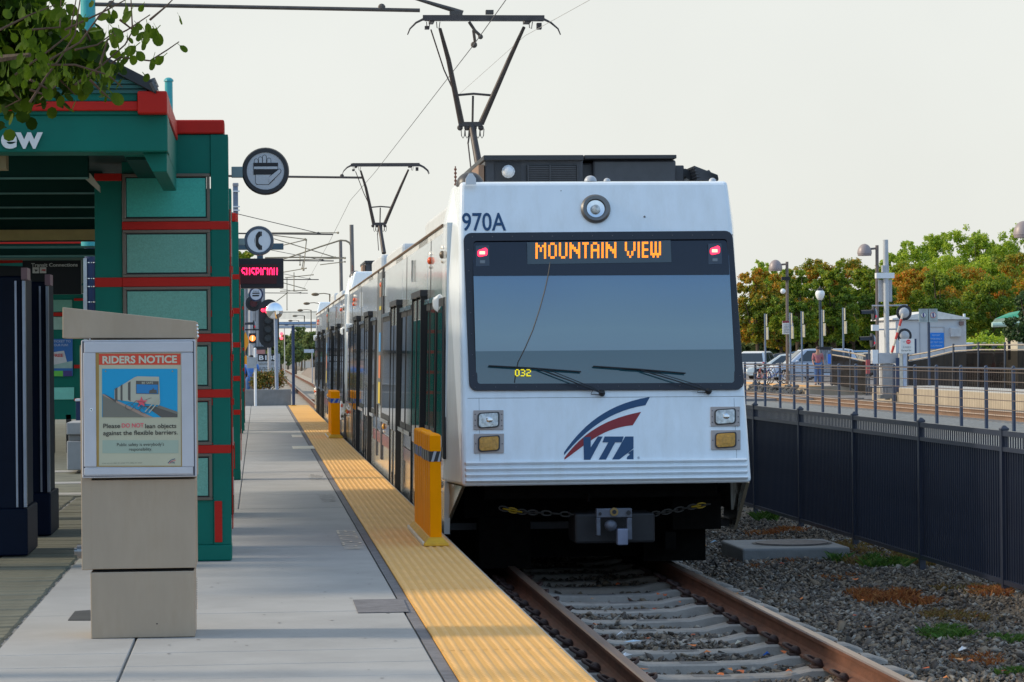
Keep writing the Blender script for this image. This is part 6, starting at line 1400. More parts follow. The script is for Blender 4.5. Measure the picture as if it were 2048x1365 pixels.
# gate arm: striped
gate = thing('gate_arm', P(1783, 706, 103.2), 'raised thin gate arm with red and white stripes', 'gate arm')
bpy.data.objects.remove(gate)
a, b = P(1783, 708, 103.2), P(1806, 628, 103.2)
ga = tb_([a, b], .045, 'gate_arm', M('pale arm', (.55, .5, .42), .5))
for k in range(6):
    if k % 2 == 0: u, v = k / 6 + .03, (k + 1) / 6 + .03; m = MB(); m.tube([a.lerp(b, u), a.lerp(b, min(v, 1))], .050, 8); m.build('stripe', M('red stripe', (.5, .05, .04), .5), ga)
bq2(1755, 706, 1800, 728, 103.2, 'mechanism', galv, XS, .6, .02); bq2(1766, 728, 1788, 792, 103.3, 'pedestal', M('grey pedestal', (.35, .35, .36), .6), XS, .5, .02); bq2(1760, 790, 1792, 798, 103.2, 'base', conc_d, XS, .8)
bq2(1745, 700, 1757, 728, 103.2, 'counterweight', white, XS, .3); bq2(1733, 720, 1740, 748, 103.2, 'counterweight_stripe', M('faded red', (.4, .08, .08), .6), XS, .1)
tb_([P(1738, 790, 103.4), P(1738, 700, 103.4)], .04, 'guard_post', postm); tb_([P(1750, 790, 103.4), P(1752, 730, 103.4)], .05, 'guard_post', galv)
m = MB()
for x in range(1738, 1775, 6): m.tube([P(x, 775, 103.1), P(x, 788, 103.1)], .015, 5)
m.tube([P(1736, 775, 103.1), P(1795, 775, 103.1)], .02, 5); m.build('guard_rail', postm, XS)
# notice board on pale post
nb = thing('notice_sign', (P(1815, 0, 103).x, 103, -.1), 'white notice with red roundel on a pale double post beside the crossing mast', 'sign')
s_ = bq2(1800, 678, 1829, 707, 102.8, 'board', signw, nb, .05); m = MB(); m.prism(disc(P(1817, 684, 102.78), .085, 20), (0, .01, 0)); m.build('roundel', M('bright red roundel', (.75, .03, .04), .5), s_)
text('STOP', P(1817, 684, 102.77), .05, white, s_, width=.12); text('LOOK', P(1808, 684, 102.77), .04, ink, s_, width=.10); text('Listen', P(1814, 694, 102.77), .09, M('grey print mid', (.25, .25, .27), .5), s_, width=.30); text('Except for', P(1813, 701, 102.77), .06, ink, s_, width=.38)
bq2(1829, 678, 1833, 707, 102.85, 'edge', navy2, nb, .05); bq2(1799, 708, 1805, 788, 102.9, 'post', M('warm white post', (.6, .56, .48), .5), nb, .1); bq2(1807, 708, 1812, 784, 102.9, 'post', M('pale blue post', (.4, .47, .6), .5), nb, .1); bq2(1793, 716, 1799, 785, 102.9, 'post', navy2, nb, .1)
# two small signs on a blue post
tp = thing('platform_sign', (P(1858, 0, 107).x, 107, .3), 'pair of small grey platform signs on a navy post in front of the white hut', 'sign')
tb_([P(1859, 792, 107), P(1857, 618, 107)], .055, 'post', fp2, tp)
for k, (x0, x1) in enumerate(((1838, 1856), (1858, 1875))):
    s_ = bq2(x0, 618, x1, 645, 106.9, 'board', M('grey green sign', (.36, .42, .42), .5), tp, .03)
    m = MB(); m.prism(disc(P((x0 + x1) / 2, 630.5, 106.88), .12, 20), (0, .01, 0)); m.build('roundel', M('sign ring red', (.5, .22, .22), .5) if k else M('sign ring grey', (.25, .3, .3), .5), s_)
    m = MB(); m.prism(disc(P((x0 + x1) / 2, 630.5, 106.86), .09, 20), (0, .01, 0)); m.build('roundel_centre', signw, s_)
    flat([((x0 + x1) / 2 - 2, 627), ((x0 + x1) / 2 + 1, 626), ((x0 + x1) / 2 + 2, 634), ((x0 + x1) / 2 - 1, 635)], 106.84, M('dark blue symbol', (.05, .05, .2), .5), 'symbol', s_)
    text('NO' if k else 'CAUTION', P((x0 + x1) / 2, 621.5, 106.88), .05, MATS['grey print mid'], s_, width=.2); text('TRESPASSING' if k else 'TRACK', P((x0 + x1) / 2, 641, 106.88), .045, MATS['grey print mid'], s_, width=.27)
    flat(rect(x0 + 1, 618.5, x1 - 1, 619), 106.88, MATS['grey print mid'], 'border', s_)
# yellow box on the platform
yb = thing('yellow_box', P(1832, 789, 105), 'small yellow box at the foot of the mesh railing', 'box'); bq2(1820, 779, 1843, 790, 105, 'body', M('yellow box paint', (.75, .45, .02), .5), yb, .3, .01); bq2(1829, 781, 1836, 786, 104.98, 'opening', black, yb, .02)
# white hut
hut = thing('equipment_hut', (P(1860, 0, 122).x, 122, .2), 'white equipment hut with low pitched roof and blue sign', 'hut')
wp = M('white hut wall', (.58, .60, .63), .6, var=.06, scale=.6, dirt=.2, dirtc=(.4, .4, .4), dscale=.5)
a = P(1810, 790, 122); b = P(1932, 640, 122); m = MB(); m.box((a.x - .4, 122, .2), (b.x, 126, b.z)); hw = m.build('wall', wp, hut)
m = MB(); ap = P(1868, 622, 122); lo_ = P(1803, 640, 122); ro = P(1935, 639, 122); m.prism([lo_ + Vector((-.45, -.15, 0)), ro + Vector((.05, -.15, 0)), ro + Vector((.05, -.15, .06)), Vector((ap.x, 121.85, ap.z)), lo_ + Vector((-.45, -.15, .06))], (0, 4.4, 0)); m.build('roof', M('white hut roof', (.70, .69, .67), .5), hut)
bq2(1857, 666, 1888, 698, 121.93, 'sign', M('bright blue sign', (.01, .22, .75), .45, var=0), hw, .05)
sm = M('pale blue lettering', (.35, .55, .8), .5, var=0)
for k, (s, w_) in enumerate((('REPORT', .38), ('EMERGENCY', .52), ('LEFT TEXT CAN', .60), ('CALTRAIN', .50))): text(s, P(1872.5, 671 + k * 7, 121.9), .075, sm, hw, width=w_, bold=.01)
m = MB()
for x in (1840, 1856): a = P(x, 698, 121.95); m.box((a.x, 121.97, .3), (a.x + .02, 122, P(0, 655, 122).z))
a = P(1856, 655, 121.95); b = P(1888, 655, 121.95); m.box((a.x, 121.97, a.z), (b.x, 122, a.z + .02)); m.box((b.x, 121.97, .3), (b.x + .02, 122, a.z)); m.build('door_outline', galv, hw)
bq2(1902, 656, 1923, 674, 121.7, 'wall_box', M('pale wall box', (.5, .53, .56), .5), hut, .3, .02); bq2(1920, 643, 1928, 651, 121.8, 'wall_lamp', M('brown wall lamp', (.2, .13, .12), .5), hut, .2, .01); bq2(1927, 628, 1931, 641, 122.1, 'vent_pipe', white, hut, .1)
# lamps
dm = M('mauve grey dome', (.30, .25, .245), .45, .1, var=.05)
def dome_lamp(px, py, rpx, polepx, ptop, Y, label, rpole=.07, pole_mat=None, base=.24):
    c = P(px, py, Y); r = rpx / FPX * Y; t = thing('dome_lamp', (P(polepx, 0, Y).x, Y, base), label, 'street lamp', 'dome headed lamps over the car park')
    x = P(polepx, 690, Y).x; zt_ = P(0, ptop, Y).z + ((polepx - 1024) * .0087) * 0
    pt0 = P(polepx, ptop, Y); m = MB(); m.tube([(x, Y, base - .3), (pt0.x, Y, pt0.z)], rpole, 8); m.build('pole', pole_mat or M('brown pole', (.16, .125, .11), .5), t)
    m = MB(); m.tube([(pt0.x, Y, c.z + .1), (c.x, Y, c.z + .05)], .05, 6); m.build('arm', MATS['brown pole'], t)
    m = MB(); m.sphere((c.x, Y, c.z - r * .4), r, 20, 10, z0=0, sc=(1, 1, 1.35)); m.sphere((c.x, Y, c.z - r * .4), r * .95, 20, 4, z0=-.3, z1=0); m.build('dome', dm, t, smooth=True)
    return t
dome_lamp(1729, 502, 15, 1754, 491, 112, 'dome lamp on a tall brown pole directly left of the crossing mast')
dl = dome_lamp(1551, 533, 14, 1574, 524, 128, 'dome lamp on the pole carrying a white notice, nearest the train', .07)
s_ = bq2(1565, 642, 1586, 669, 127.8, 'notice', signw, dl, .04); flat(rect(1565, 642, 1586, 646), 127.78, M('maroon print', (.25, .03, .05), .5), 'header', s_)
m = MB()
for k in range(6): a = P(1568, 650 + k * 3, 127.78); b = P(1583 - (k % 3) * 2, 650.5 + k * 3, 127.78); m.box((a.x, 127.78, b.z), (b.x, 127.79, b.z + .018))
m.build('print_line', MATS['grey print mid'], s_)
bq2(1564, 554, 1580, 561, 127.8, 'bracket', black, dl, .2); m = MB(); m.sphere(P(1566, 583, 127.7), .13, 10, 6); m.build('camera', white, dl, smooth=True)
dome_lamp(2047, 462, 21, 2075, 452, 92, 'large dome lamp head cut off by the right edge of the picture')
gl = thing('globe_lamp', (P(1642, 0, 135).x, 135, .24), 'old style lamp with a milky white globe on a dark post', 'street lamp')
c = P(1640, 590, 135); r = 9.5 / FPX * 135; x = c.x + .03
m = MB(); n = 20; m.loft([[(c.x + math.cos(q) * k_ * r, 135 + math.sin(q) * k_ * r, c.z + z * r) for q in [2 * math.pi * k / n for k in range(n)]] for k_, z in ((.45, -1.15), (.8, -.6), (1.02, .1), (.95, .6), (.6, 1.0), (.1, 1.1))]); m.build('globe', M('milky globe', (.85, .86, .84), .3, var=0, sss=.2), gl, smooth='all')
m = MB(); m.loft([[(c.x + math.cos(q) * k_ * r, 135 + math.sin(q) * k_ * r, c.z + z * r) for q in [2 * math.pi * k / n for k in range(n)]] for k_, z in ((.75, .95), (.55, 1.25), (.2, 1.45), (.12, 1.8), (.02, 1.95))]); m.build('finial', blackm, gl, smooth=True)
m = MB(); m.tube([(c.x, 135, c.z - r * 1.1), (c.x, 135, c.z - r * 1.7), (c.x + .02, 135, 2.2), (x, 135, .2)], .055, 8, r2=.10); m.build('post', M('dark teal post', (.02, .04, .05), .5), gl, smooth=True)
# parking sign posts seen edge-on
for k, (px, y0_, y1_, Y) in enumerate(((1530, 628, 755, 131), (1602, 624, 750, 127), (1603, 623, 754, 133), (1644, 620, 745, 126), (1686, 616, 742, 124))):
    if k == 1: px = 1580; y0_ = 626
    t = thing('sign_post', (P(px, 0, Y).x, Y, .24), ['slim navy sign post closest to the train with edge on plates', 'slim sign post half hidden by the white notice', 'slim sign post between the notice and the globe lamp', 'slim sign post in front of the globe lamp', 'slim sign post right of the globe lamp'][k], 'sign post', 'slim car park sign posts seen edge on')
    a = P(px, y0_, Y); x = a.x
    m = MB(); m.tube([(x, Y, .1), (x, Y, a.z)], .045, 8); m.build('post', M('blue grey post', (.12, .17, .25), .5), t)
    for j, (u0, u1) in enumerate(((y0_ + 1, y0_ + 25), (y0_ + 27, y0_ + 52))):
        za, zb_ = P(0, u1, Y).z + 0, P(0, u0, Y).z; zr = (px - 515) * .0087 / FPX * Y * 1
        za = P(px, u1, Y).z; zb_ = P(px, u0, Y).z
        m = MB(); m.box((x + .03 + .06 * j, Y - .22, za), (x + .07 + .06 * j, Y + .22, zb_)); m.build('plate', M('warm pale plate', (.50, .47, .36), .5), t, bevel=.008)
# bin rack / gate railing by the person
rk = thing('railing', (P(1650, 0, 124).x, 124, .24), 'short railing panel of grey bars at the end of the far platform', 'railing')
m = MB(); 
for x in range(1640, 1664, 4): m.tube([P(x, 745, 124), P(x, 700, 124)], .035, 6)
m.build('bar', M('mid grey bar', (.2, .23, .27), .5), rk); bq2(1636, 694, 1664, 702, 124, 'top_band', blackm, rk, .1); bq2(1636, 700, 1638, 772, 124.1, 'post', fp2, rk, .08); bq2(1661, 700, 1664, 770, 124.1, 'post', fp2, rk, .08); bq2(1637, 762, 1663, 764, 124, 'bottom_rail', blackm, rk, .05)
bq2(1656, 709, 1662, 728, 123.9, 'blue_plate', M('blue plate', (.05, .2, .75), .5), rk, .05)
# green roofed stall at right edge
gs = thing('kiosk_booth', (P(2035, 0, 118).x, 118, .24), 'cream booth with green pitched roof at the right edge', 'booth')
m = MB(); a0 = P(1984, 652, 118); m.loft([[P(1985, 645, 118), P(2095, 640, 118), P(2095, 640, 121), P(1985, 645, 121)], [P(1990, 638, 118), P(2090, 632, 118), P(2090, 632, 121), P(1990, 638, 121)]]); m.build('fascia', M('cream fascia', (.62, .62, .42), .5), gs)
m = MB(); m.tube([P(1984, 650, 117.9), P(2095, 647, 117.9)], .11, 8); m.build('awning_roll', M('pale green awning', (.5, .66, .55), .5), gs, smooth=True)
m = MB(); m.loft([[P(1990, 638, 118), P(2095, 632, 118), P(2095, 632, 121), P(1990, 638, 121)], [P(2018, 626, 119.4), P(2090, 612, 119.4), P(2090, 612, 119.6), P(2018, 626, 119.6)]]); m.build('roof', M('green stall roof', (.0, .28, .16), .5), gs)
bq2(2036, 660, 2100, 790, 118.5, 'wall', M('cream wall', (.55, .5, .4), .6), gs, 2); bq2(2017, 655, 2021, 720, 118, 'post', black, gs, .1)

# ================================================================== CARS
def car(px, py, Y, rz, paint, label, L=4.5, W_=1.8, Hh=1.5, style='suv', z0=.24, lamps=True):
    c = P(px, py, Y); t = thing('parked_car', (c.x, Y, z0), label, 'car', 'cars parked beyond the far platform', rz=0)
    rot = Matrix.Rotation(rz, 3, 'Z'); o0 = Vector((c.x, Y, z0)); T = lambda p: o0 + rot @ Vector(p)
    def prof(pts, w0, w1, name, mat, par, zc=None, bev=.05):
        m = MB(); rings = []
        zmin, zmax = min(p[1] for p in pts), max(p[1] for p in pts)
        for s in (-1, -.86, .86, 1):
            ins = .05 if abs(s) == 1 else 0
            cx_m = sum(p[0] for p in pts) / len(pts); cz_m = sum(p[1] for p in pts) / len(pts)
            rings.append([T((cx_m + (x - cx_m) * (1 - ins), s * (w0 + (w1 - w0) * (z - zmin) / (zmax - zmin)), cz_m + (z - cz_m) * (1 - ins))) for x, z in pts])
        m.loft(rings); return m.build(name, mat, par, bevel=bev)
    h = L / 2; sh = .58 * Hh
    body = [(-h, .35), (-h + .02, .62), (-h + .10, sh * .95), (-h + .5, sh + .02), (h - 1.15, sh + .02), (h - .35, sh * .86), (h - .04, .62), (h, .35), (h - .25, .25), (-h + .25, .25)]
    b_ = prof(body, W_ / 2, W_ / 2 * .93, 'body', paint, t)
    if style == 'suv': cab = [(-h + .12, sh - .02), (-h + .42, Hh - .06), (-h + .8, Hh), (h - 2.1, Hh), (h - 1.8, Hh - .05), (h - 1.0, sh - .02)]
    elif style == 'van': cab = [(-h + .06, sh - .02), (-h + .15, Hh - .04), (-h + .4, Hh), (h - 1.6, Hh), (h - 1.4, Hh - .05), (h - .8, sh - .02)]
    else: cab = [(-h + .55, sh - .02), (-h + 1.15, Hh - .06), (-h + 1.6, Hh), (h - 2.2, Hh), (h - 1.95, Hh - .04), (h - 1.05, sh - .02)]
    prof(cab, W_ / 2 * .93, W_ / 2 * .72, 'roof', paint, t, bev=.04)
    gm = M('car window glass', (.02, .03, .04), .06, var=0, spec=.8)
    (xa, za), (xb, zb_), _, _, (xc, zc_), (xd, zd) = cab
    ww = lambda z: W_ / 2 * (.93 + (.72 - .93) * (z - za) / (Hh - za))
    for s in (-1, 1):
        for k, (u0, u1) in enumerate(((.08, .46), (.50, .93))):
            zl, zh = sh + .06, Hh - .10
            def xl(z): f = (z - za) / (zb_ - za); return xa + (xb - xa) * f + .12
            def xr(z): f = (z - zd) / (zc_ - zd); return xd + (xc - xd) * f - .12
            m = MB(); q = []
            for u, z in ((u0, zl), (u1, zl), (u1, zh), (u0, zh)): q.append(T((xl(z) + (xr(z) - xl(z)) * u, s * (ww(z) + .012), z)))
            d = rot @ Vector((0, -s * .03, 0)); m.prism(q, d); m.build('window', gm, t)
    for (x0, z0_), (x1, z1_), nm in (((xd, zd), (xc, zc_), 'windscreen'), ((xa, za), (xb, zb_), 'rear_window')):
        sx = 1 if nm == 'windscreen' else -1; q = []
        for f, s in ((.15, -1), (.15, 1), (.9, 1), (.9, -1)): x = x0 + (x1 - x0) * f; z = z0_ + (z1_ - z0_) * f; q.append(T((x + sx * .02, s * ww(z) * .86, z + .01)))
        m = MB(); m.prism(q, rot @ Vector((-sx * .03, 0, -.01))); m.build(nm, gm, t)
    tyre = M('tyre', (.012, .012, .013), .8, var=0); rim = M('alloy rim', (.4, .4, .42), .35, .7, var=0)
    for sx in (-1, 1):
        for s in (-1, 1):
            cx_w = sx * (h - .82); y0 = s * (W_ / 2 - .10); rr_ = .33
            m = MB(); m.loft([[T((cx_w + math.cos(q) * r_w, y0 + dy * s, rr_ + math.sin(q) * r_w)) for q in [2 * math.pi * k / 18 for k in range(18)]] for dy, r_w in ((-.12, rr_ * .93), (-.10, rr_), (.09, rr_), (.115, rr_ * .93))]); w1 = m.build('wheel', tyre, t)
            m = MB(); m.loft([[T((cx_w + math.cos(q) * r_w, y0 + dy * s, rr_ + math.sin(q) * r_w)) for q in [2 * math.pi * k / 14 for k in range(14)]] for dy, r_w in ((.10, rr_ * .62), (.122, rr_ * .62), (.11, rr_ * .3), (.125, .03))]); m.build('rim', rim, w1)
    for s in (-1, 1):
        m = MB(); m.prism([T((h - .06, s * (W_ / 2 - .12), .62)), T((h - .06, s * (W_ / 2 - .42), .62)), T((h - .16, s * (W_ / 2 - .42), .74)), T((h - .22, s * (W_ / 2 - .10), .76))], rot @ Vector((.05, 0, .0))); m.build('headlight', lens, t)
        m = MB(); m.prism([T((-h + .02, s * (W_ / 2 - .05), .68)), T((-h + .02, s * (W_ / 2 - .30), .68)), T((-h + .12, s * (W_ / 2 - .20), 1.0)), T((-h + .14, s * (W_ / 2 - .08), 1.0))], rot @ Vector((-.05, 0, .0))); m.build('tail_light', M('car tail light', (.5, .015, .03), .3, var=0), t)
        m = MB(); m.sphere(T((h - 1.45, s * (W_ / 2 + .08), sh + .08)), .1, 8, 5, sc=(1, 1, .7)); m.build('mirror', paint, t, smooth=True)
        m = MB(); m.prism([T((x, s * (W_ / 2 + .004), z)) for x, z in ((-h + 1.3, .45), (h - 1.3, .45), (h - 1.3, .49), (-h + 1.3, .49))], rot @ Vector((0, -.02 * s, 0))); m.build('sill_trim', black, t)
    m = MB(); m.prism([T((h - .01, -.5, .45)), T((h - .01, .5, .45)), T((h - .06, .45, .6)), T((h - .06, -.45, .6))], rot @ Vector((.03, 0, 0))); m.build('grille', black, t)
    return t
cp_ = lambda n_, c_: M('car paint ' + n_, c_, .18, .15, var=.02, coat=.8)
silver = cp_('silver blue', (.42, .48, .58)); cwht = cp_('white', (.70, .70, .70)); cdk = cp_('charcoal', (.03, .032, .036)); cblue = cp_('steel blue', (.14, .26, .42)); cred = cp_('dark red', (.16, .03, .03)); csil = cp_('silver', (.36, .37, .38))
car(1618, 0, 143, math.pi, silver, 'silver blue crossover parked side on behind the globe lamp', 4.9, 1.85, 1.72)
car(1562, 0, 151, math.pi * .93, cp_('pale green silver', (.55, .60, .60)), 'pale sedan parked left of the silver blue crossover', 4.4, 1.8, 1.45, 'sedan')
car(1512, 0, 156, 1.15, cwht, 'white hatchback seen from behind at the train corner', 4.3, 1.8, 1.62)
car(1560, 0, 166, math.pi * .9, cdk, 'dark car parked behind the pale sedan', 4.6, 1.8, 1.5)
car(1590, 0, 176, math.pi * .95, cblue, 'dark blue car in the back row under the maples', 4.6, 1.8, 1.6)
car(1672, 0, 158, math.pi, cblue, 'steel blue car behind the short railing', 4.5, 1.8, 1.62)
car(1716, 0, 165, math.pi, csil, 'silver car behind the sloping mesh railing', 4.5, 1.8, 1.5, 'sedan')
car(1690, 0, 180, math.pi, cp_('teal', (.05, .3, .35)), 'teal car in the back row behind the silver one', 4.5, 1.8, 1.55)
car(1960, 0, 150, 0.1, cp_('van white', (.6, .6, .6)), 'white van with dark windows right of the white hut', 5.0, 1.95, 2.0, 'van')
car(2025, 0, 158, 0.0, cwht, 'white car roof at the right edge beyond the van', 5, 1.9, 1.85, 'van')
car(1952, 0, 124, 1.25, cred, 'dark red car with bright red tail lights seen through the mesh railing', 4.4, 1.8, 1.5, 'sedan')
car(1998, 0, 127, 1.3, cp_('maroon', (.12, .02, .025)), 'maroon car seen through the mesh railing further right', 4.4, 1.8, 1.5, 'sedan')
car(2040, 0, 130, 1.3, csil, 'silver car seen through the mesh at the right edge', 4.4, 1.8, 1.45, 'sedan')
car(1730, 0, 150, math.pi * .5, cdk, 'dark car directly behind the crossing mast', 4.5, 1.8, 1.5)

# ================================================================== PEOPLE AND BICYCLES
skin = M('skin', (.42, .22, .15), .55, var=.05)
def skinned(name, verts, edges, radii, mat, parent, sub=1):
    o0 = org(parent); me = bpy.data.meshes.new(name); me.from_pydata([tuple(Vector(v) - o0) for v in verts], edges, []); me.materials.append(mat)
    o = bpy.data.objects.new(name, me); col.objects.link(o); o.parent = parent; WO[o.name] = o0
    sk = o.modifiers.new('s', 'SKIN'); sk.use_smooth_shade = True; s = o.modifiers.new('u', 'SUBSURF'); s.levels = sub; s.render_levels = sub
    for i, r in enumerate(radii): me.skin_vertices[0].data[i].radius = (r, r) if not hasattr(r, '__len__') else r
    me.skin_vertices[0].data[0].use_root = True; return o
def person(base, label, top, legs, hair, face=-1, seated=False, lean=0):
    b = Vector(base); t = thing('person', base, label, 'person')
    V = lambda x, y, z: b + Vector((x, y + (lean * max(0, z - .9)), z))
    hz = .93 if not seated else .45; d = hz - .93
    if not seated: kn = [(-.10, -.02, .50), (.10, -.02, .50)]; an = [(-.11, .03, .09), (.11, .0, .09)]; toe = [(-.12, -.14, .05), (.12, -.16, .05)]
    else: kn = [(-.12, -.42, .50), (.12, -.42, .50)]; an = [(-.12, -.40, .09), (.12, -.40, .09)]; toe = [(-.12, -.58, .05), (.12, -.58, .05)]
    U = lambda x, y, z: V(x, y, z + d)
    vs = [U(0, 0, .93), U(0, 0, 1.12), U(0, .0, 1.36), U(0, -.01, 1.48), U(0, -.02, 1.60), U(0, -.03, 1.69),
          U(-.10, 0, .90), V(*kn[0]), V(*an[0]), V(*toe[0]), U(.10, 0, .90), V(*kn[1]), V(*an[1]), V(*toe[1]),
          U(-.19, 0, 1.40), U(-.24, -.02, 1.12), U(-.22, -.16, .92), U(-.21, -.22, .86), U(.19, 0, 1.40), U(.24, .02, 1.12), U(.23, -.12, .90), U(.22, -.18, .84)]
    ed = [(0, 1), (1, 2), (2, 3), (3, 4), (4, 5), (0, 6), (6, 7), (7, 8), (8, 9), (0, 10), (10, 11), (11, 12), (12, 13), (2, 14), (14, 15), (15, 16), (16, 17), (2, 18), (18, 19), (19, 20), (20, 21)]
    ra = [.13, .12, .13, .055, .09, .075, .085, .06, .042, .04, .085, .06, .042, .04, .055, .04, .03, .032, .055, .04, .03, .032]
    skinned('body', vs, ed, ra, skin, t, 2)
    k = [0, 1, 2, 14, 15, 18, 19]; ix = {v: i for i, v in enumerate(k)}
    skinned('shirt', [vs[i] for i in k], [(0, 1), (1, 2), (2, 3), (3, 4), (2, 5), (5, 6)], [.155, .145, .155, .075, .058, .075, .058], top, t)
    k = [0, 6, 7, 8, 10, 11, 12]
    skinned('trousers', [vs[i] for i in k], [(0, 1), (1, 2), (2, 3), (0, 4), (4, 5), (5, 6)], [.155, .11, .085, .062, .11, .085, .062], legs, t)
    h = vs[4]; m = MB(); m.sphere(h + Vector((0, .02, .05)), .105, 14, 8, z0=-.25, sc=(.92, 1.05, 1.05)); m.build('hair', hair, t, smooth=True)
    for i in (8, 12): m = MB(); q = vs[i]; m.sphere((q.x, q.y - .07, b.z + .045), .06, 10, 6, sc=(.8, 2.1, .75)); m.build('shoe', black, t, smooth=True)
    m = MB(); m.sphere(h + Vector((0, -.10, .0)), .016, 6, 4); m.build('nose', skin, t)
    m = MB(); m.sphere(h + Vector((-.035, -.088, .03)), .010, 6, 4); m.sphere(h + Vector((.035, -.088, .03)), .010, 6, 4); m.build('eye', ink, t)
    return t
jeans = M('blue jeans', (.05, .13, .32), .8); hairm = M('dark brown hair', (.04, .02, .012), .6)
c = P(1636, 760, 123); person((c.x, 123, .30), 'person in pink top and blue jeans standing by the short railing', M('pink top', (.38, .14, .16), .8), jeans, hairm)
c = P(500, 760, 91.3); pz = P(0, 764, 92).z - .47
person((c.x + .05, 91.6, pz), 'person dressed in blue sitting on the rear planter wall', M('blue shirt', (.06, .18, .5), .8), jeans, M('black hair', (.01, .01, .01), .6), seated=True)
def bicycle(px, Y, rz, label, fcol):
    c = P(px, 0, Y); t = thing('bicycle', (c.x, Y, .28), label, 'bicycle', 'bicycles parked by the far platform'); rot = Matrix.Rotation(rz, 3, 'Z'); T = lambda x, z, y=0: Vector((c.x, Y, .28)) + rot @ Vector((x, y, z))
    for sx in (-.52, .52):
        m = MB(); m.tube([T(sx + math.cos(q) * .33, .34 + math.sin(q) * .33) for q in [2 * math.pi * k / 20 for k in range(21)]], .022, 6); w1 = m.build('wheel', M('bike tyre', (.015, .015, .017), .7), t)
        m = MB()
        for k in range(10): q = 2 * math.pi * k / 10; m.tube([T(sx, .34), T(sx + math.cos(q) * .32, .34 + math.sin(q) * .32)], .004, 4)
        m.build('spoke', chrome, w1)
    m = MB()
    for a, b in (((-.52, .34), (-.05, .34)), ((-.05, .34), (-.2, .82)), ((-.18, .78), (.36, .80)), ((-.05, .34), (.38, .68)), ((-.52, .34), (-.18, .78)), ((.36, .86), (.52, .34))): m.tube([T(*a), T(*b)], .02, 6)
    m.build('frame', fcol, t); m = MB(); m.tube([T(.34, .98, -.25), T(.30, 1.0, 0), T(.34, .98, .25)], .014, 6); m.tube([T(.36, .84), T(.33, 1.0)], .016, 6); m.build('handlebar', chrome, t)
    m = MB(); m.sphere(T(-.23, .92), .11, 10, 5, sc=(1.2, .7, .35)); m.build('saddle', black, t, smooth=True); m = MB(); m.tube([T(-.2, .8), T(-.23, .9)], .014, 6); m.build('seat_post', chrome, t)
bicycle(1517, 126, .9, 'bicycle with pale red frame leaning nearest the train', M('pale red frame', (.45, .12, .10), .4))
bicycle(1538, 128, .35, 'blue framed bicycle parked beside the lamp post', M('blue frame', (.05, .12, .4), .4))
bicycle(1547, 130, .6, 'silver bicycle behind the blue one', chrome)

# ================================================================== TREES
def tree(px, Y, crown_top_px, crown_bot_px, wpx, mat, label, n, size, seed, tall=False, group=None, cat='tree', z0=.2, name='tree'):
    r_ = np.random.default_rng(seed); c = P(px, 700, Y); zt_, zb_ = P(px, crown_top_px, Y).z, P(px, crown_bot_px, Y).z; w = wpx / FPX * Y / 2
    t = thing(name, (c.x, Y, z0), label, cat, group); H = zt_ - zb_; k = 120 if not tall else 190; cs = []
    for i in range(k):
        u = r_.random(); zz_ = zb_ + H * (.10 + .80 * u); prof_ = math.sin(math.pi * min(1, .2 + .74 * u)) ** .6 if not tall else (1 - .5 * u)
        a = r_.uniform(0, 6.283); rad = w * prof_ * math.sqrt(r_.random()) * .95
        s = w * r_.uniform(.10, .27) * (1 - .35 * u); zz_ += r_.normal(0, .15); cs.append((c.x + math.cos(a) * rad, Y + math.sin(a) * rad, zz_, s, s * (.75 if not tall else 1.05)))
    leafcloud('crown', cs, n, size, mat, t, seed=seed + 100)
    m = MB(); m.tube([(c.x, Y, z0 - .4), (c.x + .1, Y, zb_ * .6 + z0 * .4), (c.x + .05, Y + .1, zb_ + H * .5)], .17, 8, r2=.06); m.build('trunk', barkm, t, smooth=True)
    m = MB()
    for i in range(9): q = cs[i]; m.tube([(c.x + .08, Y, zb_ + H * .05 * (i % 4)), ((c.x + q[0]) / 2, (Y + q[1]) / 2, (zb_ + q[2]) / 2 - .0), (q[0], q[1], q[2])], .06, 5, r2=.02)
    m.build('limb', barkm, t)
    return t
aut = M('autumn maple leaves', (.2, .1, .02), .6, scale=.34, island=.42, ramp=[(0, (.06, .12, .012)), (.30, (.18, .26, .02)), (.52, (.38, .32, .02)), (.70, (.60, .30, .02)), (.86, (.70, .20, .02)), (1, (.75, .10, .02))], trans=.45)
autg = M('turning maple leaves', (.1, .12, .02), .6, scale=.3, island=.5, ramp=[(0, (.05, .11, .010)), (.45, (.18, .28, .02)), (.75, (.38, .42, .02)), (.92, (.60, .34, .02)), (1, (.65, .18, .02))], trans=.45)
yg = M('yellow green leaves', (.2, .3, .03), .55, scale=.4, island=.6, ramp=[(0, (.12, .22, .02)), (.4, (.30, .44, .03)), (.8, (.50, .60, .05)), (1, (.65, .66, .12))], trans=.5)
dg = M('dark green leaves', (.05, .1, .02), .55, scale=.6, island=.7, ramp=[(0, (.015, .04, .012)), (.6, (.05, .11, .025)), (1, (.14, .2, .05))], trans=.35)
GT = 'autumn maples in a row behind the car park'; GG = 'tall yellow green trees behind the maples'
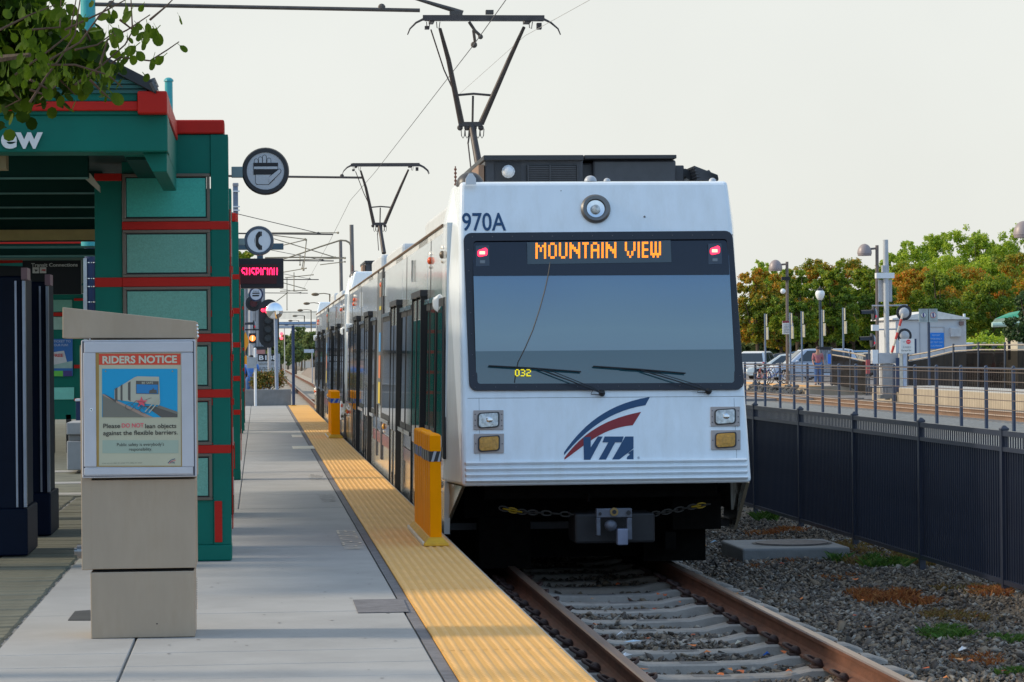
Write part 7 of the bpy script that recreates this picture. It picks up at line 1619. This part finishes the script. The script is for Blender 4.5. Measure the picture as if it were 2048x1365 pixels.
for i, a in enumerate(((1512, 176, 520, 690, 90, aut), (1560, 186, 540, 705, 110, aut), (1592, 172, 528, 700, 95, autg), (1632, 190, 505, 690, 120, aut), (1668, 174, 522, 700, 100, autg), (1705, 190, 508, 690, 120, aut), (1742, 176, 518, 700, 110, autg), (1790, 192, 515, 690, 120, autg),
                     (1836, 184, 520, 700, 130, aut), (1882, 176, 528, 700, 120, autg), (1930, 190, 525, 700, 150, aut), (1985, 178, 545, 700, 130, autg), (2030, 188, 490, 700, 130, aut), (2080, 180, 540, 700, 130, aut))):
    px, Y, y0_, y1_, w_, mt = a
    lab = ['leftmost autumn tree partly behind the train', 'reddish autumn tree behind the white notice', 'greener maple behind the sign posts left of the globe lamp', 'broad orange topped maple behind the globe lamp', 'green maple right of the globe lamp', 'orange topped maple left of the crossing mast', 'green maple behind the dome lamp pole', 'maple behind the top of the crossing mast', 'orange maple above the left end of the white hut', 'greener maple behind the roof of the white hut', 'orange maple above the right end of the white hut', 'greener maple left of the green roofed booth', 'tall orange maple behind the green roofed booth', 'orange maple cut by the right edge'][i]
    tree(px, Y, y0_, y1_, w_ * 1.15, mt, lab, 20000, .085, 20 + i, group=GT, name='maple_tree')
for i, a in enumerate(((1528, 235, 512, 690, 60), (1560, 240, 520, 690, 50), (1790, 232, 488, 690, 80), (1828, 226, 468, 680, 95), (1872, 236, 452, 690, 90), (1915, 228, 444, 690, 95), (1958, 238, 440, 690, 95), (2005, 228, 455, 690, 100), (2050, 236, 428, 690, 110), (1800, 215, 530, 690, 90), (1890, 214, 500, 690, 110), (1975, 212, 500, 690, 120))):
    px, Y, y0_, y1_, w_ = a
    lab = ['small yellow green tree top seen just right of the train', 'low yellow green tree top beside it, above the dome lamp', 'tall yellow green tree rising right of the crossing mast', 'yellow green tree with narrow top left of the group', 'yellow green tree above the white hut sign', 'yellow green tree above the white hut roof peak', 'tallest rounded yellow green tree in the middle of the group', 'yellow green tree before the right hand dome lamp', 'yellow green tree behind the large dome lamp', 'lower yellow green tree behind the crossing signal', 'lower yellow green tree directly above the hut', 'lower yellow green tree left of the booth'][i]
    tree(px, Y, y0_, y1_, w_ * 1.15, yg, lab, 19000, .10, 60 + i, tall=True, group=GG, name='poplar_tree')
tree(2062, 112, 572, 690, 105, dg, 'dark green tree overhanging the green roofed booth', 7000, .07, 91)
tree(1975, 150, 672, 700, 110, yg, 'low bright shrub behind the van', 2500, .08, 92, name='shrub', cat='shrub')
# hedge behind the car park closes the view
hd_ = [(P(x, 0, 250).x, 250 + random.uniform(-4, 4), 3 + random.uniform(-1, 2.5), 3.2, 2.6) for x in range(1480, 2200, 22)]
meta(leafcloud('distant_woodland', hd_, 22000, .35, M('distant dark foliage', (.03, .06, .015), .8, scale=.3, island=.6, ramp=[(0, (.02, .045, .01)), (.6, (.06, .10, .02)), (1, (.16, .14, .03))], trans=.2), None, origin=(60, 250, 0), seed=5), kind='stuff')
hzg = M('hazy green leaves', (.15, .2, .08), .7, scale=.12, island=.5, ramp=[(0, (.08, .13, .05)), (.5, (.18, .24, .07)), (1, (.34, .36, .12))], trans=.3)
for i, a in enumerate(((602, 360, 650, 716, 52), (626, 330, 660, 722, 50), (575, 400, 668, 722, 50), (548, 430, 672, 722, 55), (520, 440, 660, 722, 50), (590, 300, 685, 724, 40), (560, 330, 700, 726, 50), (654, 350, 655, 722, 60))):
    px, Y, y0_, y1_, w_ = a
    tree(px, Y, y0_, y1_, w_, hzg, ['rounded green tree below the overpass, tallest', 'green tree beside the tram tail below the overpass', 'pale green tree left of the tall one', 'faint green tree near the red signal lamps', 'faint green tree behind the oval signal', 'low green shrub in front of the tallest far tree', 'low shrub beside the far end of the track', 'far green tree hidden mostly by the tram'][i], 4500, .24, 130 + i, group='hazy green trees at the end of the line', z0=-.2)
m = MB()
tree(488, 175, 498, 590, 70, autg, 'foliage showing between the columns under the telephone sign', 5000, .12, 150, z0=.2)

# ================================================================== OVERHANGING BRANCH WITH LEAVES
br = thing('pear_tree', (-2.4, 12.0, -.2), 'dark leafy tree branches hanging into the top left corner', 'tree')
rr = random.Random(12)
fl = M('backlit pear leaves', (.06, .12, .02), .6, spec=.15, scale=3.0, island=.7, ramp=[(0, (.012, .028, .004)), (.45, (.035, .08, .006)), (.8, (.11, .18, .01)), (1, (.28, .34, .02))], trans=.5)
lms = []
for k in range(4):
    m = MB(); n = 12; pts = []
    for i in range(n):
        a = 2 * math.pi * i / n; r0 = 1 + .12 * math.cos(a) + rr.uniform(-.03, .03); x = math.sin(a) * .82 * r0; y = -math.cos(a) * r0 - 1
        if i == 6: y += .25
        pts.append((x, y, .18 * x * x + rr.uniform(-.04, .04)))
    ctr = (0, -1, -.05); vs = [ctr] + pts; fs = [(0, 1 + i, 1 + (i + 1) % n) for i in range(n)]
    sc_ = .030; m.add([(x * sc_, y * sc_, z * sc_) for x, y, z in vs], fs); m.add([(0, 0, 0), (.0022, 0, 0), (.0022, .028, .002), (-.0022, .028, .002), (-.0022, 0, 0)], [(0, 1, 2, 3, 4)])
    o = m.build('leaf', fl, None); lms.append(o.data); bpy.data.objects.remove(o)
twigs = [([(60, 205), (95, 150), (118, 120), (150, 70), (160, 0)]), ([(30, 150), (100, 100), (140, 68), (152, 0)]), ([(150, 170), (205, 130), (250, 90), (275, 45)]), ([(190, 150), (240, 115), (300, 122), (335, 100), (358, 84)]), ([(100, 120), (160, 85), (200, 30), (228, 0)]),
         ([(60, 60), (120, 55), (122, 0)]), ([(240, 40), (265, 60), (262, 0)]), ([(300, 40), (330, 15), (345, 0)]), ([(60, 160), (100, 180), (80, 200)]), ([(180, 160), (205, 185), (222, 200)]), ([(20, 180), (40, 200), (10, 215)]), ([(170, 60), (190, 100), (176, 78)]), [(90, 130), (150, 130), (215, 150), (245, 175)], [(130, 60), (215, 20), (260, -5)], [(200, 130), (215, 80), (255, 60), (300, 30)], [(20, 100), (70, 140), (120, 160), (150, 190)], [(0, 60), (60, 30), (110, 10)], [(60, 180), (90, 190), (112, 172)], [(150, 100), (195, 90), (235, 60)]]
for k, tw in enumerate(twigs):
    Y = 12 + (k % 4) * .35; m = MB(); pts = [P(x, y, Y + i * .05) for i, (x, y) in enumerate(tw)]; m.tube(pts, .006, 6, r2=.0025); m.build('twig', M('twig brown', (.10, .055, .03), .8), br, smooth=True)
m = MB(); m.tube([(-3.6, 13.5, -.2), (-3.5, 13.5, 2.5), (-3.0, 13, 4.2), P(-60, 40, 12.6)], .12, 10, r2=.04); m.tube([P(-120, 100, 12.6), P(-20, 120, 12.3), P(60, 110, 12.2)], .03, 6, r2=.01); m.build('trunk', barkm, br, smooth=True)
def leaf_at(px, py, Y, s): 
    p = P(px, py, Y); e = Euler((rr.uniform(.9, 2.1), rr.uniform(-.9, .9), rr.uniform(-1.6, 1.6)))
    piece('leaf', rr.choice(lms), p, br, rz=e, scale=(s, s, s))
spots = []
for (cx_, cy_, sx, sy, n) in ((60, 60, 45, 55, 60), (40, 140, 45, 40, 55), (110, 130, 38, 30, 34), (20, 190, 35, 22, 16), (160, 150, 30, 22, 20), (215, 150, 24, 18, 16), (160, 40, 22, 30, 10), (225, 70, 18, 22, 10), (285, 65, 24, 22, 16), (255, 105, 16, 12, 7), (105, 25, 25, 20, 10), (220, 190, 16, 12, 6)):
    for _ in range(n): spots.append((rr.gauss(cx_, sx * .6), rr.gauss(cy_, sy * .6)))
for q in ((327, 113), (307, 116), (289, 150), (358, 32), (360, 92), (286, 10), (262, 22), (132, 10), (252, 12), (215, 17), (226, 20), (297, 52), (312, 55), (238, 58), (268, 95), (104, 175), (84, 192), (45, 205), (5, 212), (246, 118)): spots.append(q)
spots = [s_ for s_ in spots if s_[1] < 196 and s_[0] < 365][:290]
for x, y in spots: leaf_at(x, y, 12 + rr.uniform(-.1, 1.5), rr.choice((.45, .65, .8, .9, 1.05)) * rr.uniform(.9, 1.1))
r2_ = np.random.default_rng(8); nl = 7000; cc_ = np.array([list(P(x, y, 12.8 + rr.random())) for x, y in [(rr.gauss(10, 42), rr.gauss(85, 55)) for _ in range(2250)] + [(rr.gauss(135, 45), rr.gauss(120, 35)) for _ in range(350)]] + [[rr.gauss(-4.2, 1.5), rr.gauss(12.5, 2.4), rr.gauss(5.7, 1.0)] for _ in range(nl - 2600)]); sel_ = (cc_[:, 2] > 3.15) | (np.arange(nl) < 2600); cc_ = cc_[sel_]; nl = len(cc_)  # includes an unseen crown, enlarged off frame to shade the foreground
sz = .036 * r2_.uniform(.8, 1.2, (nl, 1)); t1 = r2_.normal(0, 1, (nl, 3)); t1 /= np.linalg.norm(t1, axis=1)[:, None]; t2 = np.cross(t1, r2_.normal(0, 1, (nl, 3))); t2 /= np.linalg.norm(t2, axis=1)[:, None]
v = np.stack([cc_ + sz * (t1 * a_ + t2 * b__ * .85) for a_, b__ in ((1, 0), (.7, .7), (0, 1), (-.7, .7), (-1, 0), (-.7, -.7), (0, -1), (.7, -.7))], 1).reshape(-1, 3)
meta(np_mesh('foliage_mass', v, np.arange(nl * 8).reshape(-1, 8), fl, br), kind='stuff')
print('objects', len(bpy.data.objects))
